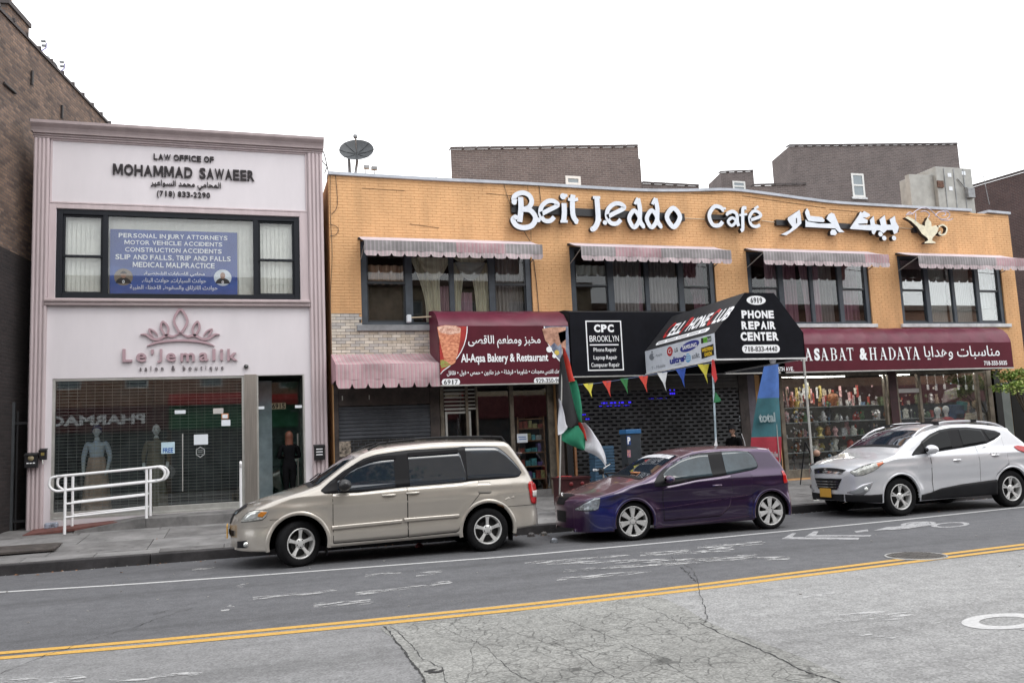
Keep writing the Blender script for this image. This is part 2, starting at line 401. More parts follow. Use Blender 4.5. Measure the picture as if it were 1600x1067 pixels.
# old cracked asphalt patch in the near lane
pp = [g(*p) for p in [(600, 978), (700, 968), (860, 949), (1010, 932), (1060, 945), (1110, 973), (1180, 1000), (1260, 1030), (1345, 1075), (1400, 1110), (900, 1130), (680, 1110), (660, 1060), (640, 1030), (618, 1000)]]
lp = [g(*p) for p in [(600, 979), (860, 950), (1075, 924), (1400, 883), (1600, 859), (1760, 840), (1900, 1100), (1500, 1300), (800, 1300), (700, 1130), (655, 1050), (640, 1030), (618, 1000)]]
MB().add([(x, y, .0015) for x, y in lp], [tuple(range(len(lp)))]).build('pale_road_section', m_lightasp, road)
pp = catmull(pp, 4, True)
MB().add([(x, y, .003) for x, y in pp], [tuple(range(len(pp)))]).build('asphalt_patch', m_patch, road)
m_crack = M('crack_dark', (.035, .035, .035), .95, var=0)  # one even dark tone for the crack strips
def crack(pts, w, seed, n=60, z=.0055):
    r_ = random.Random(seed); P = resample(pts, n); o = []
    ox = oy = 0
    for i, (a, b) in enumerate(P):
        ox = ox*.7+r_.uniform(-1.6, 1.6); oy = oy*.7+r_.uniform(-1, 1); o.append(g(a+ox, b+oy))
    return ribbon(o, [w*.38*r_.uniform(.25, 1.4) for _ in o], z)
cracks = [([(600, 978), (618, 1000), (640, 1030), (655, 1050), (670, 1080)], .05, 1), ([(612, 980), (640, 1005), (660, 1030), (690, 1045), (705, 1075)], .02, 2),
          ([(1085, 893), (1088, 905), (1093, 930), (1105, 962), (1100, 975)], .02, 3), ([(1095, 975), (1130, 992), (1180, 1012), (1250, 1045), (1330, 1075)], .035, 4),
          ([(1062, 885), (1078, 897), (1087, 908)], .02, 5), ([(0, 1052), (60, 1028), (110, 1010), (190, 985), (300, 950)], .018, 6),
          ([(965, 938), (1020, 952), (1060, 972), (1098, 976)], .014, 7), ([(680, 975), (760, 1010), (800, 1050), (850, 1075)], .012, 8),
          ([(755, 972), (840, 1000), (900, 1020), (960, 1060)], .010, 9), ([(860, 962), (930, 985), (1010, 1020), (1100, 1072)], .010, 10),
          ([(700, 1000), (800, 1012), (880, 1005), (960, 1008), (1050, 1030)], .009, 11), ([(240, 960), (295, 945), (310, 940)], .012, 12),
          ([(640, 985), (700, 978), (735, 960)], .009, 13), ([(725, 1075), (740, 1040), (735, 1015), (760, 985)], .009, 14), ([(1045, 870), (1060, 880), (1085, 890)], .012, 15)]
ck = MB()
for a, w, s in cracks: ck.grid(crack(a, w, s), False)
x, y = g(682, 1047)
for i in range(6):
    a, b = x+rnd.uniform(-.06, .05), y+rnd.uniform(-.07, .07); r_ = rnd.uniform(.015, .035)
    ck.add([(a+r_*cos(t)*rnd.uniform(.6, 1.3)*1.4, b+r_*sin(t)*.7, .0062+i*.0004) for t in [k*pi/4 for k in range(8)]], [tuple(range(8))])
tag(ck.build('pavement_cracks', m_crack, road), kind='stuff')
# sharrow and old markings
def paintpoly(P, name, mt=None, z=.004):
    P = [g(*p) for p in P]; return MB().add([(x, y, z) for x, y in P], [tuple(range(len(P)))]).build(name, mt or m_whiteb, road)
paintpoly([(1221, 842), (1238, 833), (1244, 833), (1238, 839), (1343, 840), (1341, 843)], 'chevron_marking')
paintpoly([(1258, 838), (1272, 830), (1279, 830), (1275, 836), (1362, 836), (1359, 838)], 'chevron_marking')
paintpoly([(1335, 830), (1356, 827), (1357, 830), (1338, 832)], 'chevron_marking')
def ring(cx, cy, rx, ry, w, name, z=.005, mt=None, tilt=0):
    P = []
    for k in range(33):
        a = 2*pi*k/32
        P.append([g(cx+rx*s*cos(a), cy+ry*s*sin(a)-tilt*(rx*s*cos(a)))+(z,) for s in (1, 1-w)])
    MB().grid(P, False).build(name, mt or (m_white if cx > 1500 else m_whiteb), road)
ring(1485, 820, 30, 4, .3, 'bicycle_wheel_marking', tilt=.05)
ring(1435, 819, 28, 4, .3, 'bicycle_wheel_marking', .006, tilt=.05)
paintpoly([(1365, 829), (1385, 824), (1410, 822), (1430, 816), (1450, 816), (1455, 820), (1420, 826), (1395, 828)], 'bicycle_frame_marking', z=.007)
ring(1568, 971, 66, 12.5, .42, 'bicycle_wheel_marking', tilt=.03)
paintpoly([(1590, 983), (1660, 978), (1700, 985), (1620, 990)], 'bicycle_frame_marking', z=.006)
old = [((820, 880), (1230, 872), 5), ((825, 879), (980, 868), 3), ((880, 892), (1100, 876), 4), ((1000, 866), (1140, 858), 6), ((1020, 883), (1180, 868), 6),
       ((870, 905), (1010, 893), 5), ((1090, 856), (1190, 848), 5), ((395, 935), (520, 923), 4), ((555, 928), (700, 910), 5), ((570, 900), (620, 895), 4), ((650, 898), (685, 893), 5),
       ((490, 946), (578, 940), 7), ((345, 953), (360, 948), 6), ((370, 917), (380, 914), 4), ((1310, 965), (1420, 960), 14), ((1330, 990), (1395, 996), 4), ((1255, 932), (1300, 928), 7), ((-10, 1064), (60, 1062), 6), ((60, 1064), (130, 1060), 9), ((170, 1064), (310, 1052), 6), ((1455, 972), (1480, 978), 5), ((300, 890), (330, 887), 2)]
for a, b, w in old:
    (ax, ay), (bx, by) = a, b
    P = [(ax, ay-w/2), (ax, ay+w/2), ((ax+bx)/2+5, (ay+by)/2+w*.55), (bx, by+w/2), (bx+8, by), (bx, by-w/2), ((ax+bx)/2, (ay+by)/2-w*.5)]
    paintpoly(P, 'worn_marking', m_whitew, .0045+rnd.random()*.001)

# kerb, pavement flags
kerb = thing('kerb', None, None, (0, KY, 0)); kerb['kind'] = 'structure'
x = -14
while x < 42:
    w = rnd.uniform(2.2, 3.0)
    MB().box(x+.006, KY, -.02, x+w-.006, KY+.17, .15+rnd.uniform(-.003, .003)).build('kerb_stone', m_kerb, kerb, .012); x += w
sw = tag(MB().add([(-60, KY+.165, .13), (120, KY+.165, .13), (120, 24, swz(24)-.02), (-60, 24, swz(24)-.02)], [(0, 1, 2, 3)]).build('sidewalk', m_joint), kind='structure')
ys = [KY+.18, KY+.62, KY+1.95, KY+3.3, FY+.02]
for r_ in range(4):
    x = -9.0+rnd.uniform(0, .3); step = (.95, 1.5, 1.5, 1.45)[r_]
    while x < 27:
        y0, y1 = ys[r_]+.006, ys[r_+1]-.006; w = step*rnd.uniform(.93, 1.07)
        x0, x1 = x+.006, x+w-.006; e = [rnd.uniform(-.003, .003) for _ in range(4)]
        z0, z1 = swz(y0), swz(y1); sl = -.16*(1 if r_ >= 0 else 0)   # joints run slightly askew
        v = [(x0, y0, z0+e[0]), (x1, y0, z0+e[1]), (x1, y1, z1+e[2]), (x0, y1, z1+e[3])]
        v += [(a, b, c-.05) for a, b, c in v]
        MB().add(v, [(0, 1, 2, 3), (7, 6, 5, 4), (0, 4, 5, 1), (1, 5, 6, 2), (2, 6, 7, 3), (3, 7, 4, 0)]).build('paving_slab', m_conc if rnd.random() < .6 else m_conc2, sw)
        x += w
# far (camera) side
tag(MB().box(-60, -3, -.02, 120, 2.1, .13).build('near_sidewalk', m_conc), kind='structure')
# litter and leaves along the kerb
m_leaf = M('dry_leaf', (.28, .12, .04), .8, var=.3); lf = MB()
for i in range(110):
    x_, y_ = rnd.uniform(-4.2, 24), KY-abs(rnd.gauss(0, .22))-.02
    if rnd.random() < .12: y_ = rnd.uniform(13, KY+3)
    z_ = .008 if y_ < KY else swz(y_)+.006
    a = rnd.uniform(0, pi); r1 = rnd.uniform(.012, .035)
    lf.add([(x_+r1*cos(a), y_+r1*sin(a), z_), (x_-r1*.5*sin(a), y_+r1*.5*cos(a), z_+.012), (x_-r1*cos(a), y_-r1*sin(a), z_), (x_+r1*.5*sin(a), y_-r1*.5*cos(a), z_+.004)], [(0, 1, 2, 3)])
tag(lf.build('fallen_leaves', m_leaf), 'scattered dry brown leaves lying along the kerb', 'leaves', kind='stuff')
gum = MB()
for i in range(420):
    x_, y_ = rnd.uniform(-5, 24), rnd.uniform(KY+.2, FY-.1); r1 = rnd.uniform(.008, .03)
    gum.add([(x_+r1*cos(k*pi/3), y_+r1*sin(k*pi/3)*rnd.uniform(.7, 1), swz(y_)+.0045) for k in range(6)], [tuple(range(6))])
tag(gum.build('gum_spots', M('gum_spot', (.07, .068, .065), .8, var=.3), sw), kind='stuff')
bits = MB()
for i in range(260):
    x_, y_ = rnd.uniform(-5, 24), rnd.choice([rnd.uniform(7, 14.8), KY-abs(rnd.gauss(0, .12))]); r1 = rnd.uniform(.004, .014)
    bits.box(x_, y_, .004, x_+r1*2, y_+r1, .004+r1*.6)
tag(bits.build('road_grit', M('pale_grit', (.4, .39, .37), .8, var=.3), road), kind='stuff')
# man-hole cover in the centre line
mx_, my_ = g(1431, 869)
t = thing('manhole_cover', 'round cast iron manhole cover set in the yellow centre line', 'manhole cover', (mx_, my_, 0))
m_iron = M('cast_iron', (.20, .19, .18), .55, metal=.6, var=.3, scale=12)
MB().lathe([(.36, .0), (.36, .008), (.335, .010), (.335, .003)], (mx_, my_, .003), 40).build('ring', M('manhole_rim', (.38, .38, .37), .6, var=.3), t)
MB().lathe([(.325, .0), (.325, .010), (0, .010)], (mx_, my_, .003), 40).build('lid', m_iron, t)
st = MB()
for i in range(-9, 10):
    for j in range(-9, 10):
        a, b = i*.04+(j % 2)*.02, j*.04
        if a*a+b*b < .30**2: st.box(mx_+a-.012, my_+b-.012, .013, mx_+a+.012, my_+b+.012, .019)
tag(st.build('tread_studs', m_iron, t), kind='stuff')
# iron cellar plate in the sidewalk, left
xx, yy = g(40, 855, .2)
t = thing('access_plate', 'dark rusty access plate set flush in the sidewalk at left', 'access plate', (xx, yy, swz(yy)))
a = [g(*p, .2) for p in [(-60, 848), (98, 852), (85, 862), (-60, 873)]]
MB().prism([(p[0], p[1]) for p in a], swz(yy)-.03, swz(yy)+.0, 'Z').build('plate', M('rusty_plate', (.06, .05, .045), .8, var=.4, scale=6), t)
t.location = (xx, yy, swz(yy))
# ---------------------------------------------------------------- shared building bits
def wall_open(mb, x0, x1, z0, z1, ops, Y, depth, topf=None):
    "street wall at Y with rectangular openings (x0,x1,z0,z1) and reveals of the given depth"
    xs = sorted({x0, x1, *[v for o in ops for v in o[:2]]}); zs = sorted({z0, z1, *[v for o in ops for v in o[2:]]})
    for a, b in zip(xs, xs[1:]):
        for c, d in zip(zs, zs[1:]):
            mx_, mz = (a+b)/2, (c+d)/2
            if any(o[0] < mx_ < o[1] and o[2] < mz < o[3] for o in ops): continue
            mb.quad((a, Y, c), (b, Y, c), (b, Y, d), (a, Y, d))
    for a, b, c, d in ops:
        e = Y+depth
        mb.quad((a, Y, c), (a, e, c), (a, e, d), (a, Y, d)); mb.quad((b, Y, c), (b, e, c), (b, e, d), (b, Y, d))
        mb.quad((a, Y, c), (b, Y, c), (b, e, c), (a, e, c)); mb.quad((a, Y, d), (b, Y, d), (b, e, d), (a, e, d))
    return mb
def frame(mb, x0, x1, z0, z1, w, y0, y1, wz=None):
    wz = wz or w
    mb.box(x0, y0, z0, x0+w, y1, z1).box(x1-w, y0, z0, x1, y1, z1)
    mb.box(x0+w, y0, z0, x1-w, y1, z0+wz).box(x0+w, y0, z1-wz, x1-w, y1, z1); return mb
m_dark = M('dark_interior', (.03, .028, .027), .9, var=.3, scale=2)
m_pane = glass('shop_glass', (.95, .98, .975), .95)
m_paneg = glass('gift_glass', (.97, .98, .98), .55)
m_paneu = glass('office_glass', (.96, .97, .97), .55)
m_pink = M('pink_stucco', (.54, .455, .465), .8, var=.08, scale=1.2, stretch=(4, 4, .5), bump=.15, bscale=140)
m_pink2 = M('dusty_pink_trim', (.36, .295, .295), .7, var=.10, scale=3)
m_lilac = M('pale_lilac_stucco', (.68, .64, .665), .85, var=.03, scale=.9, stretch=(2, 2, .6), bump=.2, bscale=160)
m_blackal = M('black_aluminium', (.010, .012, .017), .5, spec=.25, var=.1)
m_steel = M('brushed_steel', (.50, .47, .43), .33, metal=.9, var=.15, scale=2, stretch=(30, 30, .6))
m_alu = M('aluminium', (.55, .55, .52), .4, metal=.7, var=.1)

# ================================================================ PINK OFFICE / SALON BUILDING
pb = thing('pink_building', 'narrow two storey pink stucco building with fluted pilasters and a cornice', 'building', (-1.1, FY, .3))
W = MB().mat(m_lilac)
WIN = (-3.6, 1.335, 5.02, 6.92); SHOP = (-3.62, 1.39, .5, 3.35)
wall_open(W, -4.02, 1.85, .2, 8.5, [WIN, SHOP], FY, .16)
W.build('wall', None, pb)
W = MB().mat(m_pink)
W.quad((-4.02, FY, .2), (-4.02, FY, 8.5), (-3.1, 27, 8.5), (-3.1, 27, .2)); W.quad((1.85, FY, .2), (1.85, FY, 8.5), (1.85, 27, 8.5), (1.85, 27, .2))
W.quad((-3.1, 27, .2), (1.85, 27, .2), (1.85, 27, 8.5), (-3.1, 27, 8.5))
W.build('side_wall', None, pb)
MB().add([(-4.02, FY, 8.5), (1.85, FY, 8.5), (1.85, 27, 8.5), (-3.1, 27, 8.5)], [(0, 1, 2, 3)]).build('roof', M('roof_felt', (.12, .12, .12), .9), pb)
# pilasters with flutes
for a, b in ((-4.04, -3.74), (1.53, 1.87)):
    z0, z1 = .3, 8.42
    MB().box(a, FY-.05, z0, b, FY+.01, z1).build('pilaster', m_pink, pb, .006)
    n = 4; w = (b-a)/n
    for k in range(n):
        MB().box(a+w*(k+.24), FY-.085, z0+.01, a+w*(k+.86), FY-.05, z1-.01).build('pilaster_reed', m_pink, pb, .012)
# cornice: stacked mouldings
for z0, z1, d, mt in ((8.42, 8.455, .075, m_pink), (8.455, 8.475, .11, m_pink2), (8.475, 8.50, .09, m_pink), (8.50, 8.53, .14, m_pink2)):
    MB().box(-4.05, FY-d, z0, 1.88, FY+.02, z1).build('cornice_moulding', mt, pb, .004)
co = MB(); prof = [(0.0, 8.53), (.14, 8.53), (.145, 8.56), (.17, 8.61), (.22, 8.66), (.24, 8.685), (.24, 8.745), (0, 8.745)]
co.prism([(FY+.15-a-.15, z) for a, z in prof], -4.08, 1.9, 'X').build('cornice', m_pink2, pb)
MB().box(-4.03, FY+.001, 8.5, 1.85, FY+.2, 8.73).build('parapet', m_pink2, pb)
# inner frame of the upper panel, surround of the window, ledge below
fr = MB(); frame(fr, -3.73, 1.52, 7.03, 8.42, .035, FY-.03, FY+.01); fr.build('panel_border', m_pink, pb, .004)
fr = MB(); fr.box(-3.735, FY-.022, 4.99, -3.605, FY+.01, 7.025).box(1.34, FY-.022, 4.99, 1.52, FY+.01, 7.025).box(-3.605, FY-.022, 6.925, 1.34, FY+.01, 7.025).build('window_surround', m_pink, pb, .004)
for z0, z1, d, mt in ((4.975, 5.015, .06, m_pink), (4.935, 4.975, .13, m_pink2), (4.90, 4.935, .09, m_pink), (4.86, 4.90, .10, m_pink2)):
    MB().box(-3.79, FY-d, z0, 1.54, FY+.005, z1).build('ledge_moulding', mt, pb, .006)
# upper window
o = MB(); frame(o, -3.59, 1.325, 5.03, 6.91, .11, FY+.01, FY+.12, .10)
o.box(-2.715, FY+.01, 5.13, -2.615, FY+.12, 6.81).box(.33, FY+.01, 5.13, .44, FY+.12, 6.81)
wfr = o.build('window', m_blackal, pb, .006)
for a, b in ((-3.48, -2.715), (.44, 1.215)):
    o = MB(); frame(o, a, b, 5.9, 6.81, .045, FY+.05, FY+.10); frame(o, a, b, 5.13, 5.96, .045, FY+.075, FY+.115)
    o.build('sash', m_blackal, wfr, .004)
    MB().box(a+.04, FY+.09, 5.16, b-.04, FY+.095, 5.93).build('pane', m_paneu, wfr)
    MB().box(a+.04, FY+.07, 5.93, b-.04, FY+.075, 6.78).build('pane', m_paneu, wfr)
MB().box(-2.615, FY+.06, 5.13, .33, FY+.066, 6.81).build('pane', m_paneu, wfr)
# vertical blinds (one part each slat)
m_blind = M('cream_blind', (.82, .82, .76), .7, var=.06)
x = -3.5
while x < 1.24:
    a = .36
    MB().add([(x, FY+.17, 5.06), (x+.10, FY+.20, 5.06), (x+.10, FY+.20, 6.88), (x, FY+.17, 6.88)], [(0, 1, 2, 3)]).build('blind_slat', m_blind, wfr); x += .088
MB().box(-3.6, FY+.36, 5.0, 1.4, FY+.38, 6.95).build('room_wall', M('pale_room_wall', (.5, .5, .46), .8), pb)  # one even pale wall colour behind the blinds
MB().box(-3.6, FY+.14, 4.98, 1.4, FY+.36, 5.02).build('window_board', m_lilac, pb)

# blue banner behind the middle pane
bn = thing('law_banner', 'blue vinyl banner listing attorney services behind the upper office window', 'banner', (-1.3, FY+.1, 5.12))
m_blue = M('blue_vinyl', (.03, .075, .31), .5, var=.12, scale=1.5)
bx0, bx1, bz0, bz1, bY = -2.585, -.005, 5.14, 6.54, FY+.10
MB().box(bx0, bY, bz0, bx1, bY+.004, bz1).build('sheet', m_blue, bn)
MB().add([(bx0, bY-.002, bz0), (bx1, bY-.002, bz0), (bx1, bY-.002, bz0+.30), (bx0, bY-.002, bz0+.62)], [(0, 1, 2, 3)]).build('banner_lower_field', M('mid_blue_vinyl', (.05, .11, .38), .5), bn)
m_wt = M('white_print', (.85, .86, .88), .5, var=0)
rows = [('PERSONAL INJURY ATTORNEYS', (185, 365), (356, 376)), ('MOTOR VEHICLE ACCIDENTS', (194, 376), (348, 386)), ('CONSTRUCTION ACCIDENTS', (195, 387), (347, 397)),
        ('SLIP AND FALLS, TRIP AND FALLS', (180, 398), (361, 409)), ('MEDICAL MALPRACTICE', (207, 410), (336, 420))]
for s_, a, b in rows:
    xa, za = q(*a, bY); xb, zb = q(*b, bY)
    fsans('lettering', s_, xa, xb, zb+.005, za+.01, bY-.005, m_wt, bn, bold=.02)
for s_, a, b in [('محامي الاصابات الشخصية,', (225, 424), (320, 433)), ('حوادث السيارات, حوادث البناء,', (222, 434), (322, 444)), ('حوادث الانزلاق والسقوط, الاخطاء الطبية', (203, 445), (340, 455))]:
    xa, za = q(*a, bY); xb, zb = q(*b, bY); ftext('arabic_lettering', ar(s_), xa, xb, zb, za, bY-.005, m_wt, bn, bold=.015)
def portrait(cx, cz, bgc, hair, suit, tie):
    r = .185; C = lambda n_, rr, x_, z_, d, mt, sx=1, sz=1, a0=0, a1=2*pi: MB().add([(x_+rr*sx*cos(a0+(a1-a0)*k/20), bY-d, z_+rr*sz*sin(a0+(a1-a0)*k/20)) for k in range(21)], [tuple(range(21))]).build(n_, mt, bn)
    C('portrait_ground', r, cx, cz, .004, M('portrait_'+bgc[0], bgc[1], .6))
    C('portrait_suit', .15, cx, cz-.135, .0052, suit, 1, .85, 0.0, pi)
    C('portrait_shirt', .032, cx, cz-.10, .0058, m_wt, .8, 1.1)
    C('portrait_tie', .010, cx, cz-.10, .0064, tie, 1, 1.6)
    C('portrait_face', .062, cx, cz+.045, .007, M('printed_skin', (.38, .22, .15), .6), .85, 1.15)
    if hair: C('portrait_hair', .062, cx, cz+.07, .0076, M('printed_hair', (.03, .02, .015), .6), .95, .9, 0, pi)
m_suit = M('printed_dark_suit', (.015, .015, .02), .6)
portrait(q(193, 433, bY)[0], q(193, 433, bY)[1], ('brown', (.25, .2, .15)), True, m_suit, m_suit)
portrait(q(348, 434, bY)[0], q(348, 434, bY)[1], ('white', (.7, .75, .8)), False, m_suit, M('printed_red_tie', (.2, .02, .03), .6))

# raised lettering
m_ltr = M('charcoal_letters', (.035, .03, .033), .6, spec=.2, var=.1)
ls = thing('law_office_sign', 'raised charcoal letters reading LAW OFFICE OF MOHAMMAD SAWAEER on the pink building', 'sign', (-1.1, FY, 7.3))
def letters(parent, s_, a, b, mt, Y, bold=.02, dep=.03, z_pad=0, **k):
    "one object for each letter, spaced as in the photograph"
    xa, za = q(*a, Y); xb, zb = q(*b, Y)
    return ftext('letters', s_, xa, xb, zb, za, Y, mt, parent, bold=bold, depth=dep, **k)
LY = FY-.01
fsans('letters', 'LAW OFFICE OF', -1.73, -.48, 8.08, 8.21, LY, m_ltr, ls, split=True, bold=.015, depth=.03)
fsans('letters', 'MOHAMMAD', -2.54, -.92, 7.70, 7.94, LY, m_ltr, ls, split=True, bold=.03, depth=.03)
fsans('letters', 'SAWAEER', -.80, .38, 7.70, 7.94, LY, m_ltr, ls, split=True, bold=.03, depth=.03)
ftext('arabic_letters', ar('المحامي محمد السواعير'), -1.78, -.34, 7.44, 7.63, LY, m_ltr, ls, bold=.01, depth=.03)
fsans('letters', '(718) 833-2290', -1.66, -.56, 7.27, 7.39, LY, m_ltr, ls, split=True, bold=.02, depth=.02)
# salon sign
m_rose = M('rose_letters', (.40, .27, .30), .55, var=.05)
m_greyl = M('mauve_grey_letters', (.11, .09, .10), .5)
ss = thing('salon_sign', 'dusty pink crown emblem and letters reading Le\'Jemalik salon & boutique above the shop window', 'sign', (-1.15, FY, 3.5))
def arcpts(P, n=8): return catmull(P, n)
zc = lambda u, v: q(180+u/7.27, 470+v/7.27, LY)
def stroke(P, w0, nm, mt=m_rose, dep=.045, closed=False, par=ss, taper=True):
    pts = catmull([zc(*p) for p in P], 7, closed); n_ = len(pts); A = []
    for i, (a, b) in enumerate(pts):
        p, r_ = pts[(i-1) % n_ if closed else max(0, i-1)], pts[(i+1) % n_ if closed else min(n_-1, i+1)]
        dx, dz = r_[0]-p[0], r_[1]-p[1]; L = math.hypot(dx, dz) or 1; t = i/(n_-1)
        w = w0*(min(1, .25+4*min(t, 1-t)) if (taper and not closed) else 1)/2
        nx, nz = -dz/L*w, dx/L*w
        A.append([(a+nx, LY-dep, b+nz), (a-nx, LY-dep, b-nz), (a-nx, LY, b-nz), (a+nx, LY, b+nz)])
    if closed: A.append(A[0])
    mb = MB().grid(A, False, True)
    if not closed: mb.add(A[0]+A[-1], [(0, 1, 2, 3), (4, 5, 6, 7)])
    return mb.build(nm, mt, par)
stroke([(285, 385), (350, 385), (420, 430), (490, 440), (560, 405), (600, 395), (660, 405), (740, 365)], .05, 'crown_line')
stroke([(1190, 385), (1130, 385), (1060, 430), (990, 435), (920, 400), (880, 395), (820, 405), (740, 365)], .05, 'crown_line')
stroke([(360, 515), (500, 470), (740, 450), (990, 470), (1130, 515)], .045, 'crown_base')
stroke([(742, 100), (685, 170), (670, 240), (700, 310), (742, 365), (790, 310), (820, 240), (800, 170)], .05, 'crown_petal', closed=True)
stroke([(540, 240), (520, 300), (540, 350), (580, 395), (605, 340), (590, 280)], .042, 'crown_petal', closed=True)
stroke([(938, 240), (960, 300), (940, 350), (905, 395), (880, 340), (895, 280)], .042, 'crown_petal', closed=True)
stroke([(490, 405), (450, 350), (390, 325), (400, 370), (440, 420)], .035, 'crown_petal')
stroke([(1000, 405), (1040, 350), (1100, 325), (1080, 370), (1050, 410)], .035, 'crown_petal')
for s_, u0, u1, v0, v1 in [('L', 85, 195, 550, 695), ('e', 240, 355, 595, 695), ("'", 408, 440, 555, 610), ('J', 480, 535, 550, 705), ('e', 580, 690, 595, 690), ('m', 742, 905, 595, 690), ('a', 955, 1060, 590, 685), ('l', 1105, 1140, 550, 680), ('i', 1190, 1228, 550, 678), ('k', 1272, 1390, 548, 680)]:
    (xa, za), (xb, zb) = zc(u0, v0), zc(u1, v1); ftext('letter', s_, xa, xb, zb, za, LY, m_rose, ss, bold=.02, depth=.05)
(xa, za), (xb, zb) = zc(278, 745), zc(1230, 800)
ftext('letters', 'salon & boutique', xa, xb, zb, za+.005, LY, m_greyl, ss, bold=.0, depth=.02, spacing=1.9)
# dome camera
t = thing('dome_camera', 'small silver dome camera on the wall beside the salon letters', 'camera', (*[q(384.5, 572, FY)[0], FY, q(384.5, 572, FY)[1]],))
cx, cz = q(384.5, 573, FY)
MB().lathe([(.055, 0), (.055, -.03), (.05, -.035)], (cx, FY, cz), 16, 'Y').build('housing', m_alu, t)
MB().lathe([(.042, -.035), (.04, -.06), (.025, -.08), (0, -.086)], (cx, FY, cz), 16, 'Y').build('dome', M('dark_dome', (.03, .03, .03), .1, spec=.8, var=0), t)

# shop front
sf = MB(); sf.mat(m_alu)
frame(sf, -3.62, .12, .5, 3.35, .055, FY+.02, FY+.12, .05)
sf.box(-3.565, FY+.03, .55, .065, FY+.11, .66)
sf.build('shop_window', None, pb, .004)
MB().box(.12, FY-.015, .5, .375, FY+.9, 3.37).build('steel_pillar', m_steel, pb)
for a, b in ((-3.565, -1.72), (-1.715, -.75), (-.745, .065)):
    MB().box(a+.004, FY+.06, .66, b-.004, FY+.07, 3.30).build('shop_pane', m_pane, pb)
MB().box(-1.725, FY+.03, .55, -1.712, FY+.11, .68).build('door_stile', m_alu, pb)
for x_ in (-1.60,):
    xa, z1 = q(285.5, 678, FY); _, z0 = q(285.5, 767, FY)
    MB().tube([(xa, FY-.05, z0), (xa, FY-.05, z1)], .012).tube([(xa, FY-.05, z0+.1), (xa, FY+.06, z0+.1)], .008).tube([(xa, FY-.05, z1-.1), (xa, FY+.06, z1-.1)], .008).build('door_handle', m_alu, pb)
# salon interior
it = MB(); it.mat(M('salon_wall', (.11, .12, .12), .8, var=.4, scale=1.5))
it.quad((-3.7, FY+2.6, .45), (.1, FY+2.6, .45), (.1, FY+2.6, 3.4), (-3.7, FY+2.6, 3.4)); it.quad((-3.7, FY+.12, 3.40), (1.5, FY+.12, 3.40), (1.5, FY+2.6, 3.40), (-3.7, FY+2.6, 3.40))
it.quad((-3.62, FY+.16, .45), (-3.5, FY+2.6, .45), (-3.5, FY+2.6, 3.4), (-3.62, FY+.16, 3.4)); it.quad((.12, FY+.16, .45), (.12, FY+2.6, .45), (.12, FY+2.6, 3.4), (.12, FY+.16, 3.4))
it.mat(M('salon_floor', (.2, .19, .18), .4)); it.quad((-3.62, FY+.02, .5), (1.5, FY+.02, .5), (1.5, FY+2.6, .5), (-3.62, FY+2.6, .5))
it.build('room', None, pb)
# roll-down rod grille inside the glass
gr = MB(); z_ = .70
while z_ < 3.28:
    gr.box(-3.55, FY+.085, z_, .06, FY+.091, z_+.008); z_ += .0655
x_ = -3.5; k = 0
while x_ < .08:
    gr.box(x_, FY+.087, .68, x_+.005, FY+.091, 3.29); x_ += .165
tag(gr.build('rod_grille', M('grille_rod', (.42, .43, .41), .5, metal=.3, var=.1), pb), kind='stuff')
# entrance recess on the right with glass door
sd_ = MB(); frame(sd_, .375, 1.39, .5, 3.37, .035, FY+.01, FY+.07); sd_.build('entrance_frame', m_alu, pb)
MB().box(.42, FY+.95, .5, 1.37, FY+.962, 3.3).build('glass_door', glass('green_glass', (.6, .72, .7), 1.2), pb)
MB().box(.43, FY+.90, .52, .72, FY+.92, 3.3).build('side_glass', M('painted_reflection_glass', (.26, .33, .36), .08, var=.2, spec=.8, scale=2), pb)  # opaque pale blue stands in for sky and hall mirrored in this pane
xa, z1 = q(465, 677, FY+.9); MB().tube([(xa, FY+.88, .9), (xa, FY+.88, z1)], .016).build('door_handle', m_alu, pb)
MB().box(1.40, FY+.16, .5, 1.44, FY+2, 3.37).box(.376, FY+2.2, .5, 1.44, FY+2.22, 3.37).build('hall_wall', M('hall_wall', (.60, .62, .58), .7, var=.2), pb)
MB().box(.44, FY+1.9, 1.9, 1.36, FY+1.95, 2.02).box(.44, FY+1.9, 1.3, 1.36, FY+1.95, 1.36).build('hall_shelf', M('shelf_grey', (.35, .35, .34), .6), pb)
xa, za = q(425, 630.5, FY+.93); xb, zb = q(445, 638, FY+.93)
MB().box(xa-.02, FY+.925, zb-.01, xb+.02, FY+.93, za+.01).build('number_plate', M('number_ground', (.45, .4, .25), .6), pb)
ftext('house_number', '6915', xa, xb, zb, za, FY+.922, m_ltr, pb, bold=.03)
# papers and stickers on the glass, each a part
m_paper = M('paper', (.68, .72, .76), .7, var=.05)
for (a, b, mt, nm) in [((303, 679), (325, 694), m_paper, 'notice_paper'), ((273, 641), (290, 646), m_paper, 'notice_paper'), ((333, 638), (349, 646), M('paper_grey', (.5, .48, .46), .7), 'notice_paper'),
                       ((346, 646), (357, 654), M('orange_frame', (.55, .25, .12), .7), 'sticker'), ((346, 656), (360, 665), m_paper, 'notice_paper'),
                       ((461, 633), (472, 637), m_paper, 'notice_paper'), ((401, 635), (413, 639), m_paper, 'notice_paper')]:
    YY = FY+.045; (xa, za), (xb, zb) = q(*a, YY), q(*b, YY); MB().box(xa, YY, zb, xb, YY+.003, za).build(nm, mt, pb)
YY = FY+.04; (xa, za), (xb, zb) = q(347.5, 647.5, YY), q(355.5, 653, YY); MB().box(xa, YY, zb, xb, YY+.003, za).build('sticker_face', m_paper, pb)
(xa, za), (xb, zb) = q(252, 691, YY), q(273, 708, YY); MB().box(xa, YY, zb, xb, YY+.003, za).build('free_sign', M('pale_blue_card', (.5, .66, .74), .7), pb)
